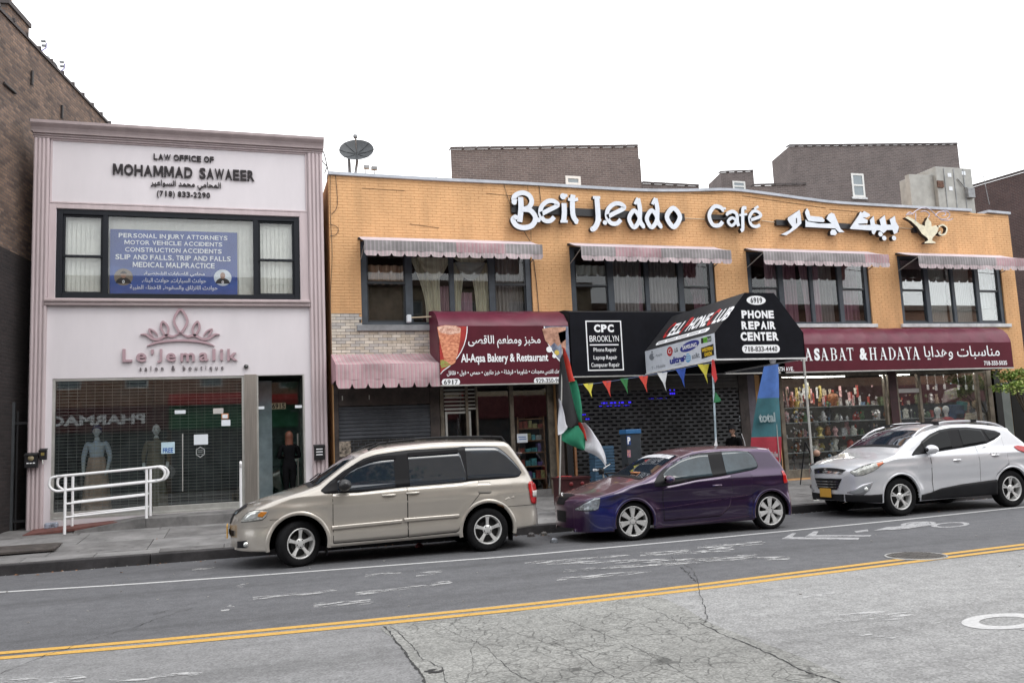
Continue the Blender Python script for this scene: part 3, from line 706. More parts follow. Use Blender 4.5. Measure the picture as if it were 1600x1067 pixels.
ftext('free_sign_letters', 'FREE', xa+.03, xb-.03, zb+.02, zb+.12, YY-.003, M('blue_ink', (.03, .12, .4), .6), pb, bold=.03)
# hexagon decal
hx, hz = q(313, 706, YY); hp = [(hx+.10*sin(k*pi/3)*(s), YY, hz+.115*cos(k*pi/3)*s) for s in (1, .86) for k in range(6)]
MB().add(hp, [(k, (k+1) % 6, 6+(k+1) % 6, 6+k) for k in range(6)]).box(hx-.05, YY, hz-.004, hx+.05, YY+.002, hz+.004).box(hx-.06, YY, hz+.035, hx+.06, YY+.002, hz+.042).box(hx-.06, YY, hz-.045, hx+.06, YY+.002, hz-.038).build('hexagon_decal', M('decal_grey', (.4, .42, .42), .6), pb)

# entrance platform, step and ramp
es = thing('entrance_platform', 'low concrete platform in front of the salon doors', 'step', (0, 19, .3))
z0 = swz(18.5)
MB().prism([(-1.75, 18.55), (1.9, 18.42), (1.9, FY-.002), (-1.75, FY-.002)], z0-.05, .50, 'Z').build('slab', m_conc2, es, .02)
MB().add([(-1.75, 18.55, .5), (-1.75, FY-.002, .5), (-3.0, FY-.002, swz(FY)+.03), (-3.0, 18.5, swz(18.5)+.03), (-1.75, 18.55, .2), (-1.75, FY, .2), (-3, FY, .2), (-3, 18.5, .2)],
         [(0, 1, 2, 3), (4, 7, 6, 5), (0, 3, 7, 4), (1, 5, 6, 2), (2, 6, 7, 3)]).build('ramp', m_conc2, es)
MB().add([(-2.0, 18.75, .458), (-2.0, FY-.01, .458), (-3.9, FY-.01, swz(FY)+.012), (-3.9, 18.62, swz(18.6)+.012), (-2.0, 18.75, .4), (-2.0, FY, .4), (-3.9, FY, .3), (-3.9, 18.62, .28)],
         [(0, 1, 2, 3), (0, 3, 7, 4), (1, 5, 6, 2), (2, 6, 7, 3)]).build('ramp_paint', M('oxide_red_paint', (.16, .06, .05), .75, var=.3, scale=5), es)
# handrails
m_wrail = M('white_rail_paint', (.78, .78, .79), .4, var=.05)
hr = thing('ramp_handrail', 'white tubular double handrail with rounded ends on the salon ramp', 'handrail', (-2.2, 18.8, .3))
for Yr, dx in ((18.42, 0), (19.2, 0.0)):
    Q = lambda px, py: (q(px, py, 18.42)[0]+dx, Yr, q(px, py, 18.42)[1])
    a, b, c, d = Q(101, 746), Q(229, 735), Q(101, 767), Q(229, 755)
    L = [Q(101, 766), Q(88, 767), Q(79, 762), Q(77, 755), Q(80, 747), Q(90, 744), Q(101, 743), Q(229, 731), Q(246, 729), Q(255, 733), Q(258, 740), Q(254, 748), Q(246, 751), Q(229, 753), Q(101, 766)]
    MB().tube(catmull(L, 4, False), .026, 8, False).build('rail', m_wrail, hr)
    for px_ in (102, 229):
        x_ = Q(px_, 760)[0]
        zt = Q(px_, 745 if px_ < 150 else 733)[2]; zb = .3 if px_ < 150 else .5
        MB().tube([(x_, Yr, zb), (x_, Yr, zt)], .027).build('post', m_wrail, hr)
    MB().tube([Q(102, 787), Q(229, 773)], .02).build('bar', m_wrail, hr); MB().tube([Q(102, 808), Q(229, 794)], .02).build('bar', m_wrail, hr)
hr2 = thing('step_handrail', 'short white handrail running back to the salon door pillar, seen end on', 'handrail', (.02, 19, .5))
xa, za = q(376, 722, 18.5)
for y_ in (18.5, 19.35): MB().tube([(xa, y_, .49), (xa, y_, za-.06)], .027).build('post', m_wrail, hr2)
MB().tube([(xa, 18.5, za-.1), (xa, 18.42, za-.03), (xa, 18.5, za), (xa, 19.4, za)], .027).build('rail', m_wrail, hr2)
MB().tube([(xa, 18.5, za-.3), (xa, 19.35, za-.3)], .02).build('bar', m_wrail, hr2)

# letter box, lock box, right-hand box
def mailbox(nm, lab, a, b, cat, plate, Y=FY-.09, dep=.11):
    (xa, za), (xb, zb) = q(*a, Y), q(*b, Y); t = thing(nm, lab, cat, ((xa+xb)/2, Y, zb))
    MB().box(xa, Y-dep, zb, xb, Y, za).build('box', M('black_box', (.012, .012, .014), .35, var=.1), t, .01)
    MB().prism([(Y+.0, za), (Y-dep-.015, za-.02), (Y-dep-.015, za-.045), (Y, za+.02)], xa-.008, xb+.008, 'X').build('lid', M('black_box', (.012, .012, .014), .35), t)
    return t, xa, xb, za, zb, Y-dep
t, xa, xb, za, zb, Y_ = mailbox('mail_box', 'black mail box with oval badge on the left pilaster', (40, 709), (60, 730), 'mail box', 1)
MB().lathe([(.055, 0), (.055, -.004), (0, -.004)], ((xa+xb)/2, Y_-.001, za-.09), 20, 'Y').build('badge', M('badge_bronze', (.3, .25, .15), .5), t).scale = (1, 1, 1)
for k in (-1, 0, 1): MB().box((xa+xb)/2+k*.055-.02, Y_-.004, zb+.08, (xa+xb)/2+k*.055+.02, Y_, zb+.10).build('printed_mark', m_wt, t)
t, xa, xb, za, zb, Y_ = mailbox('key_safe', 'small dark lock box with a hanging padlock next to the mail box', (63, 702), (74, 718), 'lock box', 1)
MB().box((xa+xb)/2-.03, Y_-.012, (za+zb)/2-.02, (xa+xb)/2+.03, Y_, (za+zb)/2+.04).build('dial', M('brass', (.3, .24, .08), .4, metal=.6), t)
MB().tube([((xa+xb)/2, Y_, zb), ((xa+xb)/2+.01, Y_-.02, zb-.09)], .012).build('padlock', m_alu, t)
t, xa, xb, za, zb, Y_ = mailbox('wall_box', 'black wall box with white lines of print on the right pilaster', (490, 696), (507, 718), 'mail box', 1)
for k in range(3): MB().box((xa+xb)/2-.07, Y_-.004, za-.09-k*.06, (xa+xb)/2+.07, Y_, za-.07-k*.06).build('printed_line', m_wt, t)
# ================================================================ ORANGE BUILDING
ob = thing('orange_building', 'long two storey building of orange painted brick with a white wavy coping', 'building', (12, FY, .35))
m_or = M('orange_painted_brick', (.69, .40, .19), .75, var=.10, scale=1.6, stretch=(1.8, 1.8, .6))
m_orm = M('orange_painted_mortar', (.63, .36, .165), .85, var=.1, scale=1.5)
PAR = catmull([(2.0, 8.00), (4.4, 7.98), (6.5, 7.985), (8.2, 7.97), (9.9, 7.965), (11.2, 8.02), (12.5, 8.10), (13.6, 8.05), (14.85, 7.955), (16, 7.89), (18.4, 7.87), (20.6, 7.86)], 4)
def ptop(x):
    if x > 20.6: return 7.76
    for a, b in zip(PAR, PAR[1:]):
        if a[0] <= x <= b[0]: return a[1]+(b[1]-a[1])*(x-a[0])/(b[0]-a[0])
    return 8.0
WX = [(2.69, 6.83), (7.85, 11.90), (12.88, 16.76), (17.78, 21.5)]
WOP = [(a, b, 4.45, 6.42) for a, b in WX]
X0, X1 = 2.0, 22.02
SH = [(2.05, 4.32, .4, 3.25), (4.40, 7.22, .4, 3.25), (7.42, 12.85, .4, 3.25), (13.5, 20.75, .4, 3.2)]
W = MB().mat(m_orm)
wall_open(W, X0, X1, .1, 7.70, WOP+SH, FY+.012, .16)
xs = [X0+i*(X1-X0)/60 for i in range(61)]
for a, b in zip(xs, xs[1:]): W.quad((a, FY+.012, 7.70), (b, FY+.012, 7.70), (b, FY+.012, ptop(b)), (a, FY+.012, ptop(a)))
W.quad((X1, FY+.012, .1), (X1+.5, 33, .1), (X1+.5, 33, 7.7), (X1, FY+.012, 7.7)); W.quad((X0, FY+.012, .1), (X0, 33, .1), (X0, 33, 7.9), (X0, FY+.012, 7.9))
W.quad((X0, 33, .1), (X1+.5, 33, .1), (X1+.5, 33, 7.5), (X0, 33, 7.5)); W.quad((X0, FY+.2, 7.6), (X1, FY+.2, 7.6), (X1+.5, 33, 7.4), (X0, 33, 7.4))
for a, b in zip(xs, xs[1:]): W.quad((a, FY+.25, 7.4), (b, FY+.25, 7.4), (b, FY+.25, ptop(b)), (a, FY+.25, ptop(a)))
W.build('wall', None, ob)
# painted bricks, standing proud of the joints
BR = MB().mat(m_or); pitch, bl = .0685, .21
cream_cells = []
nz = int((7.98-3.0)/pitch)+3
m_cream = [M('cream_brick_%s' % n_, c, .85, var=.12, scale=8) for n_, c in (('pale', (.60, .54, .46)), ('buff', (.54, .47, .38)), ('grey', (.47, .44, .41)), ('bright', (.66, .60, .52)))]
rb = random.Random(3)
for k in range(nz):
    z0 = 3.0+k*pitch; z1 = z0+pitch-.009
    x = X0+.004-(k % 2)*bl/2
    while x < X1:
        a, b = max(x, X0+.003), min(x+bl-.008, X1); x += bl
        if b-a < .03 or z1 > ptop((a+b)/2)-.01: continue
        # clip on openings
        skip = False
        for o0, o1, c, d in WOP+SH:
            if z1 > c and z0 < d:
                if a >= o0 and b <= o1: skip = True; break
                if a < o0 < b: b = o0
                if a < o1 < b: a = o1
        if skip or b-a < .02: continue
        e = rb.uniform(0, .003); cream = z0 < 4.71 and a < 4.6 and not (z0 > 4.40 and 2.6 < a < 6.8)
        if cream:
            cream_cells.append((a, b, z0, z1)); continue
        y = FY+.006-e; h = rb.uniform(-.001, .001)
        v = [(a, y, z0+h), (b, y, z0+h), (b, y, z1+h), (a, y, z1+h), (a, FY+.012, z0), (b, FY+.012, z0), (b, FY+.012, z1), (a, FY+.012, z1)]
        BR.add(v, [(0, 1, 2, 3), (0, 4, 5, 1), (3, 2, 6, 7), (0, 3, 7, 4), (1, 5, 6, 2)])
tag(BR.build('painted_bricks', None, ob), kind='stuff')
MB().box(X0+.01, FY+.004, 3.2, 4.62, FY+.011, 4.38).box(X0+.01, FY+.004, 4.38, 2.68, FY+.011, 4.72).build('bare_mortar', M('grey_mortar', (.10, .09, .08), .95, var=.3), ob)
for a, b, c, d in cream_cells:
    if c < 3.7: continue
    e = rb.uniform(0, .006)
    MB().box(a, FY-.003-e, c, b, FY+.006, d).build('brick', rb.choice(m_cream) if d < 4.45 else m_cream[2] if rb.random() < .6 else m_cream[0], ob)
# coping
m_cop = M('white_coping', (.46, .49, .54), .6, var=.12, scale=3)
def coping(pts, nm='coping'):
    A = []
    for x, z in pts: A.append([(x, FY-.06, z-.06), (x, FY-.06, z+.01), (x, FY+.34, z+.03), (x, FY+.34, z-.075)])
    MB().grid(A, False, True).add(A[0]+A[-1], [(0, 1, 2, 3), (4, 5, 6, 7)]).build(nm, m_cop, ob)
for i in range(0, len(PAR)-1, 4): coping(PAR[i:i+5])
coping([(21.2, 7.85), (22.06, 7.82)])
# ladder-like hairline stains and cables on the facade
m_cable = M('black_cable', (.03, .028, .028), .6, var=0)
def cable(pts, r=.006, Y=FY-.015, nm='cable', par=ob):
    P = catmull([q(a, b, Y) for a, b in pts], 4); MB().tube([(x, Y, z) for x, z in P], r, 5).build(nm, m_cable, par)
cable([(516, 272), (516, 330), (519, 400), (516, 470), (517, 560)]); cable([(524, 272), (527, 320), (518, 335)]); cable([(516, 350), (528, 356), (526, 366), (516, 369)])
cable([(786, 284), (797, 320), (806, 340), (830, 380)]); cable([(824, 286), (828, 330), (830, 376)], .004); cable([(832, 392), (838, 440), (842, 487)], .008)
cable([(842, 290), (845, 315)], .008)
m_wire = M('pale_conduit', (.5, .42, .3), .6, var=0)
def conduit(pts, r=.012):
    Y = FY-.03; MB().tube([(q(a, b, Y)[0], Y, q(a, b, Y)[1]) for a, b in pts], r, 6).build('conduit', m_wire, ob)
conduit([(1066, 341), (1105, 343)]); conduit([(1190, 345), (1213, 348)]); conduit([(1405, 356), (1428, 358)])
# thin flat dark lines along joints of the old brick panels
for a, b in [((566, 294), (632, 298)), ((700, 276), (756, 284)), ((760, 302), (800, 306)), ((640, 350), (686, 356)), ((1296, 327), (1340, 331)), ((1505, 335), (1552, 338)), ((1080, 302), (1130, 302)), ((1160, 306), (1290, 325))]:
    (xa, za), (xb, zb) = q(*a, FY), q(*b, FY); MB().add([(xa, FY-.004, za), (xb, FY-.004, zb), (xb, FY-.004, zb-.012), (xa, FY-.004, za-.012)], [(0, 1, 2, 3)]).build('brick_joint_line', M('open_joint', (.1, .05, .02), .9, var=0), ob)

# windows
m_steelf = M('blue_grey_steel_frame', (.055, .068, .085), .45, var=.15)
m_sill = M('white_stone_sill', (.58, .59, .60), .7, var=.15, scale=4)
US = [0, .034, .25, .29, .505, .533, .74, .775, .966, 1]
def drape(parent, x0, x1, z0, z1, Y, mat, folds=9, amp=.035, pinch=0.0, side=0, nm='curtain'):
    P = []
    for i in range(11):
        t = i/10; z = z1+(z0-z1)*t; A = []
        for j in range(folds*8+1):
            u = j/(folds*8); w = x0+(x1-x0)*u
            if pinch: # gathered towards one side lower down
                s = pinch*sin(min(1, t*1.25)*pi/2); c = x0 if side < 0 else x1
                w = w+(c-w)*s
            A.append((w, Y+amp*sin(u*folds*2*pi+sin(t*3)*.4), z))
        P.append(A)
    return MB().grid(P).build(nm, mat, parent)
def swag(parent, x0, x1, z1, drop, Y, mat):
    P = []
    for i in range(9):
        t = i/8
        P.append([(x0+(x1-x0)*j/20, Y-.03*sin(t*pi*4), z1-drop*t*(sin(pi*j/20)**.8)*1.0-.03*t) for j in range(21)])
    MB().grid(P).build('curtain_swag', mat, parent)
def cloth(nm, c, c2): return M(nm, c, .9, var=.3, scale=1.0, stretch=(28, 1, .4), col2=c2)
c_cream = cloth('cream_curtain', (.80, .73, .58), (.48, .42, .33)); c_pink = cloth('pink_curtain', (.58, .37, .43), (.32, .18, .23))
c_plum = cloth('plum_curtain', (.40, .20, .26), (.2, .09, .12)); c_grey = cloth('grey_curtain', (.38, .34, .33), (.2, .17, .17)); c_lace = M('lace_blind', (.55, .55, .52), .9, var=.1, stretch=(20, 1, 1))
c_peach = cloth('peach_valance', (.6, .40, .28), (.3, .18, .12))
m_clearp = glass('upper_window_glass', (.9, .92, .92), .42)
for wi, (a, b) in enumerate(WX):
    X = lambda u: a+(b-a)*u
    y0, y1 = FY+.05, FY+.13; z0, z1 = 4.47, 6.42
    o = MB()
    for i in (0, 2, 4, 6, 8):
        ua, ub = US[i], US[i+1]
        o.box(X(ua), y0, z0, X(ub), y1, z1)
    for i in (1, 3, 5, 7):
        o.box(X(US[i]), y0+.005, z0, X(US[i+1]), y1, z0+.055).box(X(US[i]), y0+.005, z1-.07, X(US[i+1]), y1, z1)
    wfr = o.build('window', m_steelf, ob, .004)
    for i in (1, 7):
        xa, xb = X(US[i]), X(US[i+1])
        o = MB(); frame(o, xa, xb, 5.42, z1-.07, .035, y0+.02, y0+.05, .05); frame(o, xa, xb, z0+.055, 5.50, .035, y0+.052, y0+.08, .05); o.build('sash', M('dark_sash', (.02, .023, .028), .45, var=.1), wfr)
        MB().box(xa+.03, y0+.035, 5.47, xb-.03, y0+.04, z1-.12).build('pane', m_clearp, wfr)
        MB().box(xa+.03, y0+.065, z0+.10, xb-.03, y0+.07, 5.45).build('pane', m_clearp, wfr)
    for i in (3, 5):
        MB().box(X(US[i]), y0+.04, z0+.055, X(US[i+1]), y0+.046, z1-.07).build('pane', m_clearp, wfr)
    # sill
    if wi == 0: MB().box(a-.12, FY-.07, 4.31, b+.05, FY+.17, 4.45).build('window_sill', M('grey_stone_sill', (.27, .28, .29), .8, var=.2, scale=3), ob, .01)
    else:
        k = 3; L = (b-a+.2)/k
        for j in range(k): MB().box(a-.1+j*L+.004, FY-.07, 4.36, a-.1+(j+1)*L-.004, FY+.17, 4.46).build('window_sill', m_sill, ob, .008)
    # room
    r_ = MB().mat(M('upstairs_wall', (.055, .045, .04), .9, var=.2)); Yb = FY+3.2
    r_.quad((a-.4, Yb, 4.2), (b+.4, Yb, 4.2), (b+.4, Yb, 6.9), (a-.4, Yb, 6.9)).quad((a-.4, FY+.17, 4.3), (b+.4, FY+.17, 4.3), (b+.4, Yb, 4.3), (a-.4, Yb, 4.3)).quad((a-.4, FY+.17, 6.75), (b+.4, FY+.17, 6.75), (b+.4, Yb, 6.75), (a-.4, Yb, 6.75))
    r_.quad((a-.4, FY+.17, 4.3), (a-.4, Yb, 4.3), (a-.4, Yb, 6.75), (a-.4, FY+.17, 6.75)).quad((b+.4, FY+.17, 4.3), (b+.4, Yb, 4.3), (b+.4, Yb, 6.75), (b+.4, FY+.17, 6.75))
    r_.build('upstairs_room', None, ob)
    Y = FY+.26
    if wi == 0:
        drape(wfr, X(.03), X(.26), 5.45, 5.9, Y, c_peach, 5, nm='valance')
        drape(wfr, X(.05), X(.25), 4.45, 5.45, Y+.3, M('brown_interior', (.09, .06, .045), .9, var=.4, scale=2), 2)
        drape(wfr, X(.29), X(.46), 4.45, 6.1, Y, c_cream, 6, pinch=.5, side=1); drape(wfr, X(.38), X(.52), 4.45, 5.45, Y+.15, c_pink, 6)
        swag(wfr, X(.33), X(.52), 6.1, .5, Y-.08, c_cream)
        drape(wfr, X(.54), X(.62), 4.45, 6.0, Y, c_cream, 3, pinch=.5, side=-1); drape(wfr, X(.57), X(.66), 4.45, 5.3, Y+.15, c_pink, 4); drape(wfr, X(.64), X(.75), 4.45, 6.0, Y, c_cream, 5, pinch=.3, side=1)
        swag(wfr, X(.55), X(.73), 6.0, .42, Y-.08, c_lace); swag(wfr, X(.54), X(.75), 6.15, .2, Y-.05, c_cream)
        drape(wfr, X(.78), X(.97), 4.45, 6.3, Y+.1, c_grey, 8); drape(wfr, X(.78), X(.97), 4.45, 4.72, Y, c_cream, 6)
    elif wi == 1:
        drape(wfr, X(.03), X(.26), 5.75, 6.0, Y, c_lace, 5, nm='valance')
        drape(wfr, X(.29), X(.5), 4.45, 6.3, Y, c_grey, 8, pinch=.1, side=-1); drape(wfr, X(.36), X(.52), 4.45, 6.2, Y+.12, c_pink, 7); drape(wfr, X(.53), X(.75), 4.45, 6.3, Y, c_grey, 9); drape(wfr, X(.6), X(.74), 4.45, 6.3, Y+.1, c_cream, 6)
        drape(wfr, X(.78), X(.98), 4.6, 6.3, Y+.2, c_plum, 5, pinch=.6, side=1)
    elif wi == 2:
        drape(wfr, X(.18), X(.36), 4.45, 6.3, Y, c_pink, 7, pinch=.3, side=-1); drape(wfr, X(.3), X(.45), 4.45, 6.2, Y+.1, c_plum, 6); drape(wfr, X(.46), X(.62), 4.45, 6.1, Y, c_pink, 6, pinch=.2, side=1)
        drape(wfr, X(.6), X(.76), 4.45, 6.3, Y+.15, c_grey, 6); drape(wfr, X(.85), X(.98), 4.6, 6.2, Y+.15, c_plum, 4)
    else:
        drape(wfr, X(.30), X(.505), 4.45, 6.4, Y+.05, c_lace, 12, .012); drape(wfr, X(.53), X(.75), 4.45, 6.4, Y+.05, c_lace, 12, .012); drape(wfr, X(.78), X(.97), 4.95, 6.4, Y, c_lace, 6, .01)
        MB().box(X(.785), FY+.2, 4.52, X(.96), FY+.6, 4.92).build('air_conditioner', M('beige_plastic', (.45, .43, .38), .6), wfr, .01)
# security lamp at the sill of window 1
xa, za = q(639, 500, FY-.1)
MB().box(xa-.05, FY-.16, za-.06, xa+.05, FY-.02, za+.12).build('lamp_box', m_paper, ob, .02)
xb, zb = q(690, 494, FY-.35); MB().tube([(xa, FY-.1, za+.05), (xb, FY-.35, zb)], .018).build('bracket_arm', m_wire, ob)

# ---------------------------------------------------------------- awnings
def stripes(name, a, b, c, period=.09):
    "woven vertical stripes"
    m = bpy.data.materials.new(name); m.use_nodes = True; n, l = m.node_tree.nodes, m.node_tree.links
    bs = n['Principled BSDF']; bs.inputs['Roughness'].default_value = .85
    t = n.new('ShaderNodeTexCoord'); sp = n.new('ShaderNodeSeparateXYZ'); l.new(t.outputs['Object'], sp.inputs[0])
    mu = n.new('ShaderNodeMath'); mu.operation = 'MULTIPLY'; mu.inputs[1].default_value = 1/period; l.new(sp.outputs[0], mu.inputs[0])
    fr = n.new('ShaderNodeMath'); fr.operation = 'FRACT'; l.new(mu.outputs[0], fr.inputs[0])
    r = n.new('ShaderNodeValToRGB'); r.color_ramp.interpolation = 'CONSTANT'
    e = r.color_ramp.elements; e[0].position = 0; e[0].color = (*a, 1); e[1].position = .45; e[1].color = (*b, 1)
    x = e.new(.56); x.color = (*c, 1); x = e.new(.64); x.color = (*b, 1); x = e.new(.9); x.color = (*c, 1)
    l.new(fr.outputs[0], r.inputs[0])
    no = n.new('ShaderNodeTexNoise'); no.inputs['Scale'].default_value = 1.7; no.inputs['Detail'].default_value = 7; l.new(t.outputs['Object'], no.inputs['Vector'])
    r2 = n.new('ShaderNodeValToRGB'); r2.color_ramp.elements[0].position = .35; r2.color_ramp.elements[0].color = (.68, .68, .68, 1); r2.color_ramp.elements[1].position = .6; r2.color_ramp.elements[1].color = (1.06, 1.06, 1.06, 1)
    l.new(no.outputs[0], r2.inputs[0])
    m2 = n.new('ShaderNodeMix'); m2.data_type = 'RGBA'; m2.blend_type = 'MULTIPLY'; m2.inputs[0].default_value = 1
    l.new(r.outputs[0], m2.inputs[6]); l.new(r2.outputs[0], m2.inputs[7]); l.new(m2.outputs[2], bs.inputs['Base Color'])
    bp = n.new('ShaderNodeBump'); bp.inputs['Strength'].default_value = .6; bp.inputs['Distance'].default_value = .03; n3 = n.new('ShaderNodeTexNoise'); n3.inputs['Scale'].default_value = 3; l.new(t.outputs['Object'], n3.inputs['Vector']); l.new(n3.outputs[0], bp.inputs['Height']); l.new(bp.outputs[0], bs.inputs['Normal'])
    MATS[name] = m; return m
m_awn = stripes('pink_grey_stripes', (.54, .43, .45), (.46, .39, .40), (.33, .30, .30))
m_awg = stripes('grey_stripes', (.36, .33, .34), (.29, .275, .275), (.20, .19, .19))
m_awr = stripes('faded_red_stripes', (.48, .29, .32), (.50, .38, .39), (.34, .25, .26))
m_awtop = M('faded_awning_top', (.56, .48, .51), .85, var=.12, scale=2)
def awning(label, x0, x1, zt, zf, zb, zs, Yf, panels, nsc, closed=False, top=None):
    t = thing('awning', label, 'awning', ((x0+x1)/2, FY, zt), 'striped awnings of the orange building')
    P = [[(x0+(x1-x0)*i/24, FY-.02+(Yf-FY+.02)*j/6, zt+(zf-zt)*j/6-.02*sin(pi*j/6)) for j in range(7)] for i in range(25)]
    MB().grid(P).build('canvas_top', top or m_awtop, t)
    for a, b, mt in panels:
        xa, xb = x0+(x1-x0)*a, x0+(x1-x0)*b
        MB().grid([[(xa+(xb-xa)*i/12, Yf-.004*sin(i*1.7), zf), (xa+(xb-xa)*i/12, Yf-.015-.006*sin(i*2.3), (zf+zb)/2), (xa+(xb-xa)*i/12, Yf-.008, zb)] for i in range(13)]).build('front_panel', mt, t)
    # scalloped valance
    A = []; N = nsc*8
    for i in range(N+1):
        u = i/N; ph = (u*nsc) % 1
        d = min(1, (min(ph, 1-ph)*7))**.6
        A.append([(x0+(x1-x0)*u, Yf-.012-.012*sin(u*nsc*pi*1.3), zb), (x0+(x1-x0)*u, Yf-.02-.02*sin(u*nsc*pi*1.3), zs+(zb-zs)*.55*(1-d))])
    MB().grid(A).build('valance', panels[0][2] if closed else m_awn, t)
    if closed:
        for x_ in (x0, x1): MB().add([(x_, FY, zt), (x_, Yf, zf), (x_, Yf, zb), (x_, FY, zb-.02)], [(0, 1, 2, 3)]).build('end_panel', m_awr, t)
    for x_ in (x0+.03, x1-.03):
        MB().tube([(x_, FY, zb-.02), (x_, Yf+.02, zf-.04)], .012, 6).build('arm', M('grey_awning_arm', (.3, .3, .3), .5), t)
        MB().tube([(x_, FY, zt-.03), (x_, Yf+.02, zf-.03)], .012, 6).build('arm', M('grey_awning_arm', (.3, .3, .3), .5), t)
    return t
aw = [((575, 383), (575, 402), 'faded striped awning over the window above the bakery sign, leftmost upstairs awning', [(0, .5, m_awg), (.5, .78, m_awr), (.78, 1, m_awg)], 14),
      ((905, 392), (905, 411), 'faded striped awning over the second upstairs window, below the letters Jeddo', [(0, .22, m_awg), (.22, .52, m_awr), (.52, 1, m_awg)], 14),
      ((1192, 401), (1192, 421), 'faded striped awning over the third upstairs window, below the Arabic letters', [(0, .8, m_awg), (.8, 1, m_awr)], 13),
      ((1432, 404), (1432, 424), 'faded striped awning over the rightmost upstairs window, below the golden lamp', [(0, .72, m_awg), (.72, 1, m_awr)], 13)]
for (a, b), (p1, p2, lab, pan, ns) in zip(WX, aw):
    zf = q(*p1, 18.8)[1]; zb = q(*p2, 18.8)[1]
    awning(lab, a-.02, b+.02, 6.50, 6.24, 6.00, 5.88, 18.8, pan, ns)
    MB().box(a-.05, FY-.03, 6.44, b-.1, FY+.01, 6.48).build('awning_rail', m_cable, ob)
awning('closed pink striped awning over the shuttered shop between pink building and bakery', 1.98, 4.33, 3.78, 3.46, 3.13, 2.94, 18.65, [(0, 1, m_awr)], 7, True, m_awr)

# maroon bakery sign awning
m_mar = M('maroon_awning', (.088, .010, .020), .6, spec=.2, var=.1, scale=2, bump=.5, bscale=3)
m_maru = M('maroon_awning_top', (.12, .018, .038), .45, spec=.35, var=.15, scale=2, bump=.9, bscale=4)
def boxawn(name, label, x0, x1, prof, mat, mat_top, seams, cat='awning', drop=True):
    "prof: (y, z) from the wall over the top down to the lower front edge"
    t = thing(name, label, cat, ((x0+x1)/2, FY, prof[0][1]))
    n_ = len(prof)
    k = seams
    for i in range(k):
        xa, xb = x0+(x1-x0)*i/k, x0+(x1-x0)*(i+1)/k; P = []
        for j in range(9):
            u = j/8; s = .012*sin(u*pi)
            P.append([(xa+(xb-xa)*u, y+(s if 0 < a < n_-2 else 0), z-(s if 0 < a < n_-2 else 0)) for a, (y, z) in enumerate(prof[:-1])])
        MB().grid(P).build('canvas_panel', mat_top, t)
    (ya, za), (yb, zb) = prof[-2], prof[-1]
    MB().box(x0, ya, zb, x1, ya+.02, za).build('sign_face', mat, t)
    for x_ in (x0, x1): MB().add([(x_, y, z) for y, z in prof]+[(x_, FY, prof[-1][1])], [tuple(range(n_+1))]).build('end_panel', mat_top, t)
    MB().box(x0, ya-.012, zb-.03, x1, ya+.03, zb).build('lower_rail', m_alu, t)
    MB().add([(x0, ya+.03, zb+.02), (x1, ya+.03, zb+.02), (x1, FY, zb+.02), (x0, FY, zb+.02)], [(0, 1, 2, 3)]).build('soffit', M('awning_underside', (.03, .028, .028), .8), t)
    return t
AY = 18.6
bk = boxawn('bakery_awning', 'maroon awning sign of the bakery with a meat spit picture and white lettering', 4.24, 7.32, [(FY-.01, 4.76), (19.2, 4.72), (18.85, 4.58), (AY+.02, 4.36), (AY, 4.28), (AY, 2.97)], m_mar, m_maru, 4)
SY = AY-.006
def ztxt(par, s_, a, b, mt=m_wt, Y=SY, **k):
    (xa, za), (xb, zb) = q(*a, Y), q(*b, Y); return ftext('lettering', s_, xa, xb, zb, za, Y, mt, par, **k)
ztxt(bk, ar('مخبز ومطعم الاقصى'), (731, 524), (845, 543), bold=.012)
ztxt(bk, 'Al-Aqsa Bakery & Restaurant', (720, 553), (857, 568), bold=.025, oblique=.0)
ztxt(bk, ar('فلافل') + ' • ' + ar('فول') + ' • ' + ar('حمص') + ' • ' + ar('خبز طابون') + ' • ' + ar('قرشلة') + ' • ' + ar('شاورما') + ' • ' + ar('معجنات'), (698, 579), (850, 585), bold=.015)
ztxt(bk, ar('كعك القدس'), (851, 577), (876, 585), bold=.015)
def zsans(par, s_, a, b, mt=m_wt, Y=SY, **k):
    (xa, za), (xb, zb) = q(*a, Y), q(*b, Y); return fsans('lettering', s_, xa, xb, zb, za, Y, mt, par, **k)
def pill(par, a, b, mt, Y, nm='number_plate', ell=False):
    (xa, za), (xb, zb) = q(*a, Y), q(*b, Y); r = (za-zb)/2; cz = (za+zb)/2; P = []
    if ell: P = [((xa+xb)/2+(xb-xa)/2*cos(k*pi/12), Y, cz+r*sin(k*pi/12)) for k in range(24)]
    else:
        for k in range(9): a_ = -pi/2+pi*k/8; P.append((xb-r+r*cos(a_), Y, cz+r*sin(a_)))
        for k in range(9): a_ = pi/2+pi*k/8; P.append((xa+r+r*cos(a_), Y, cz+r*sin(a_)))
    return MB().add(P, [tuple(range(len(P)))]).build(nm, mt, par)
m_blk = M('black_print', (.012, .012, .014), .5, var=0)
pill(bk, (690, 592), (719, 601.5), m_wt, SY); zsans(bk, '6917', (693, 593.5), (716, 600), m_blk, SY-.002, bold=.01)
pill(bk, (834, 590), (890, 599), m_wt, SY); zsans(bk, '929-350-90', (837, 591.5), (876, 597.5), m_blk, SY-.002, bold=.01)
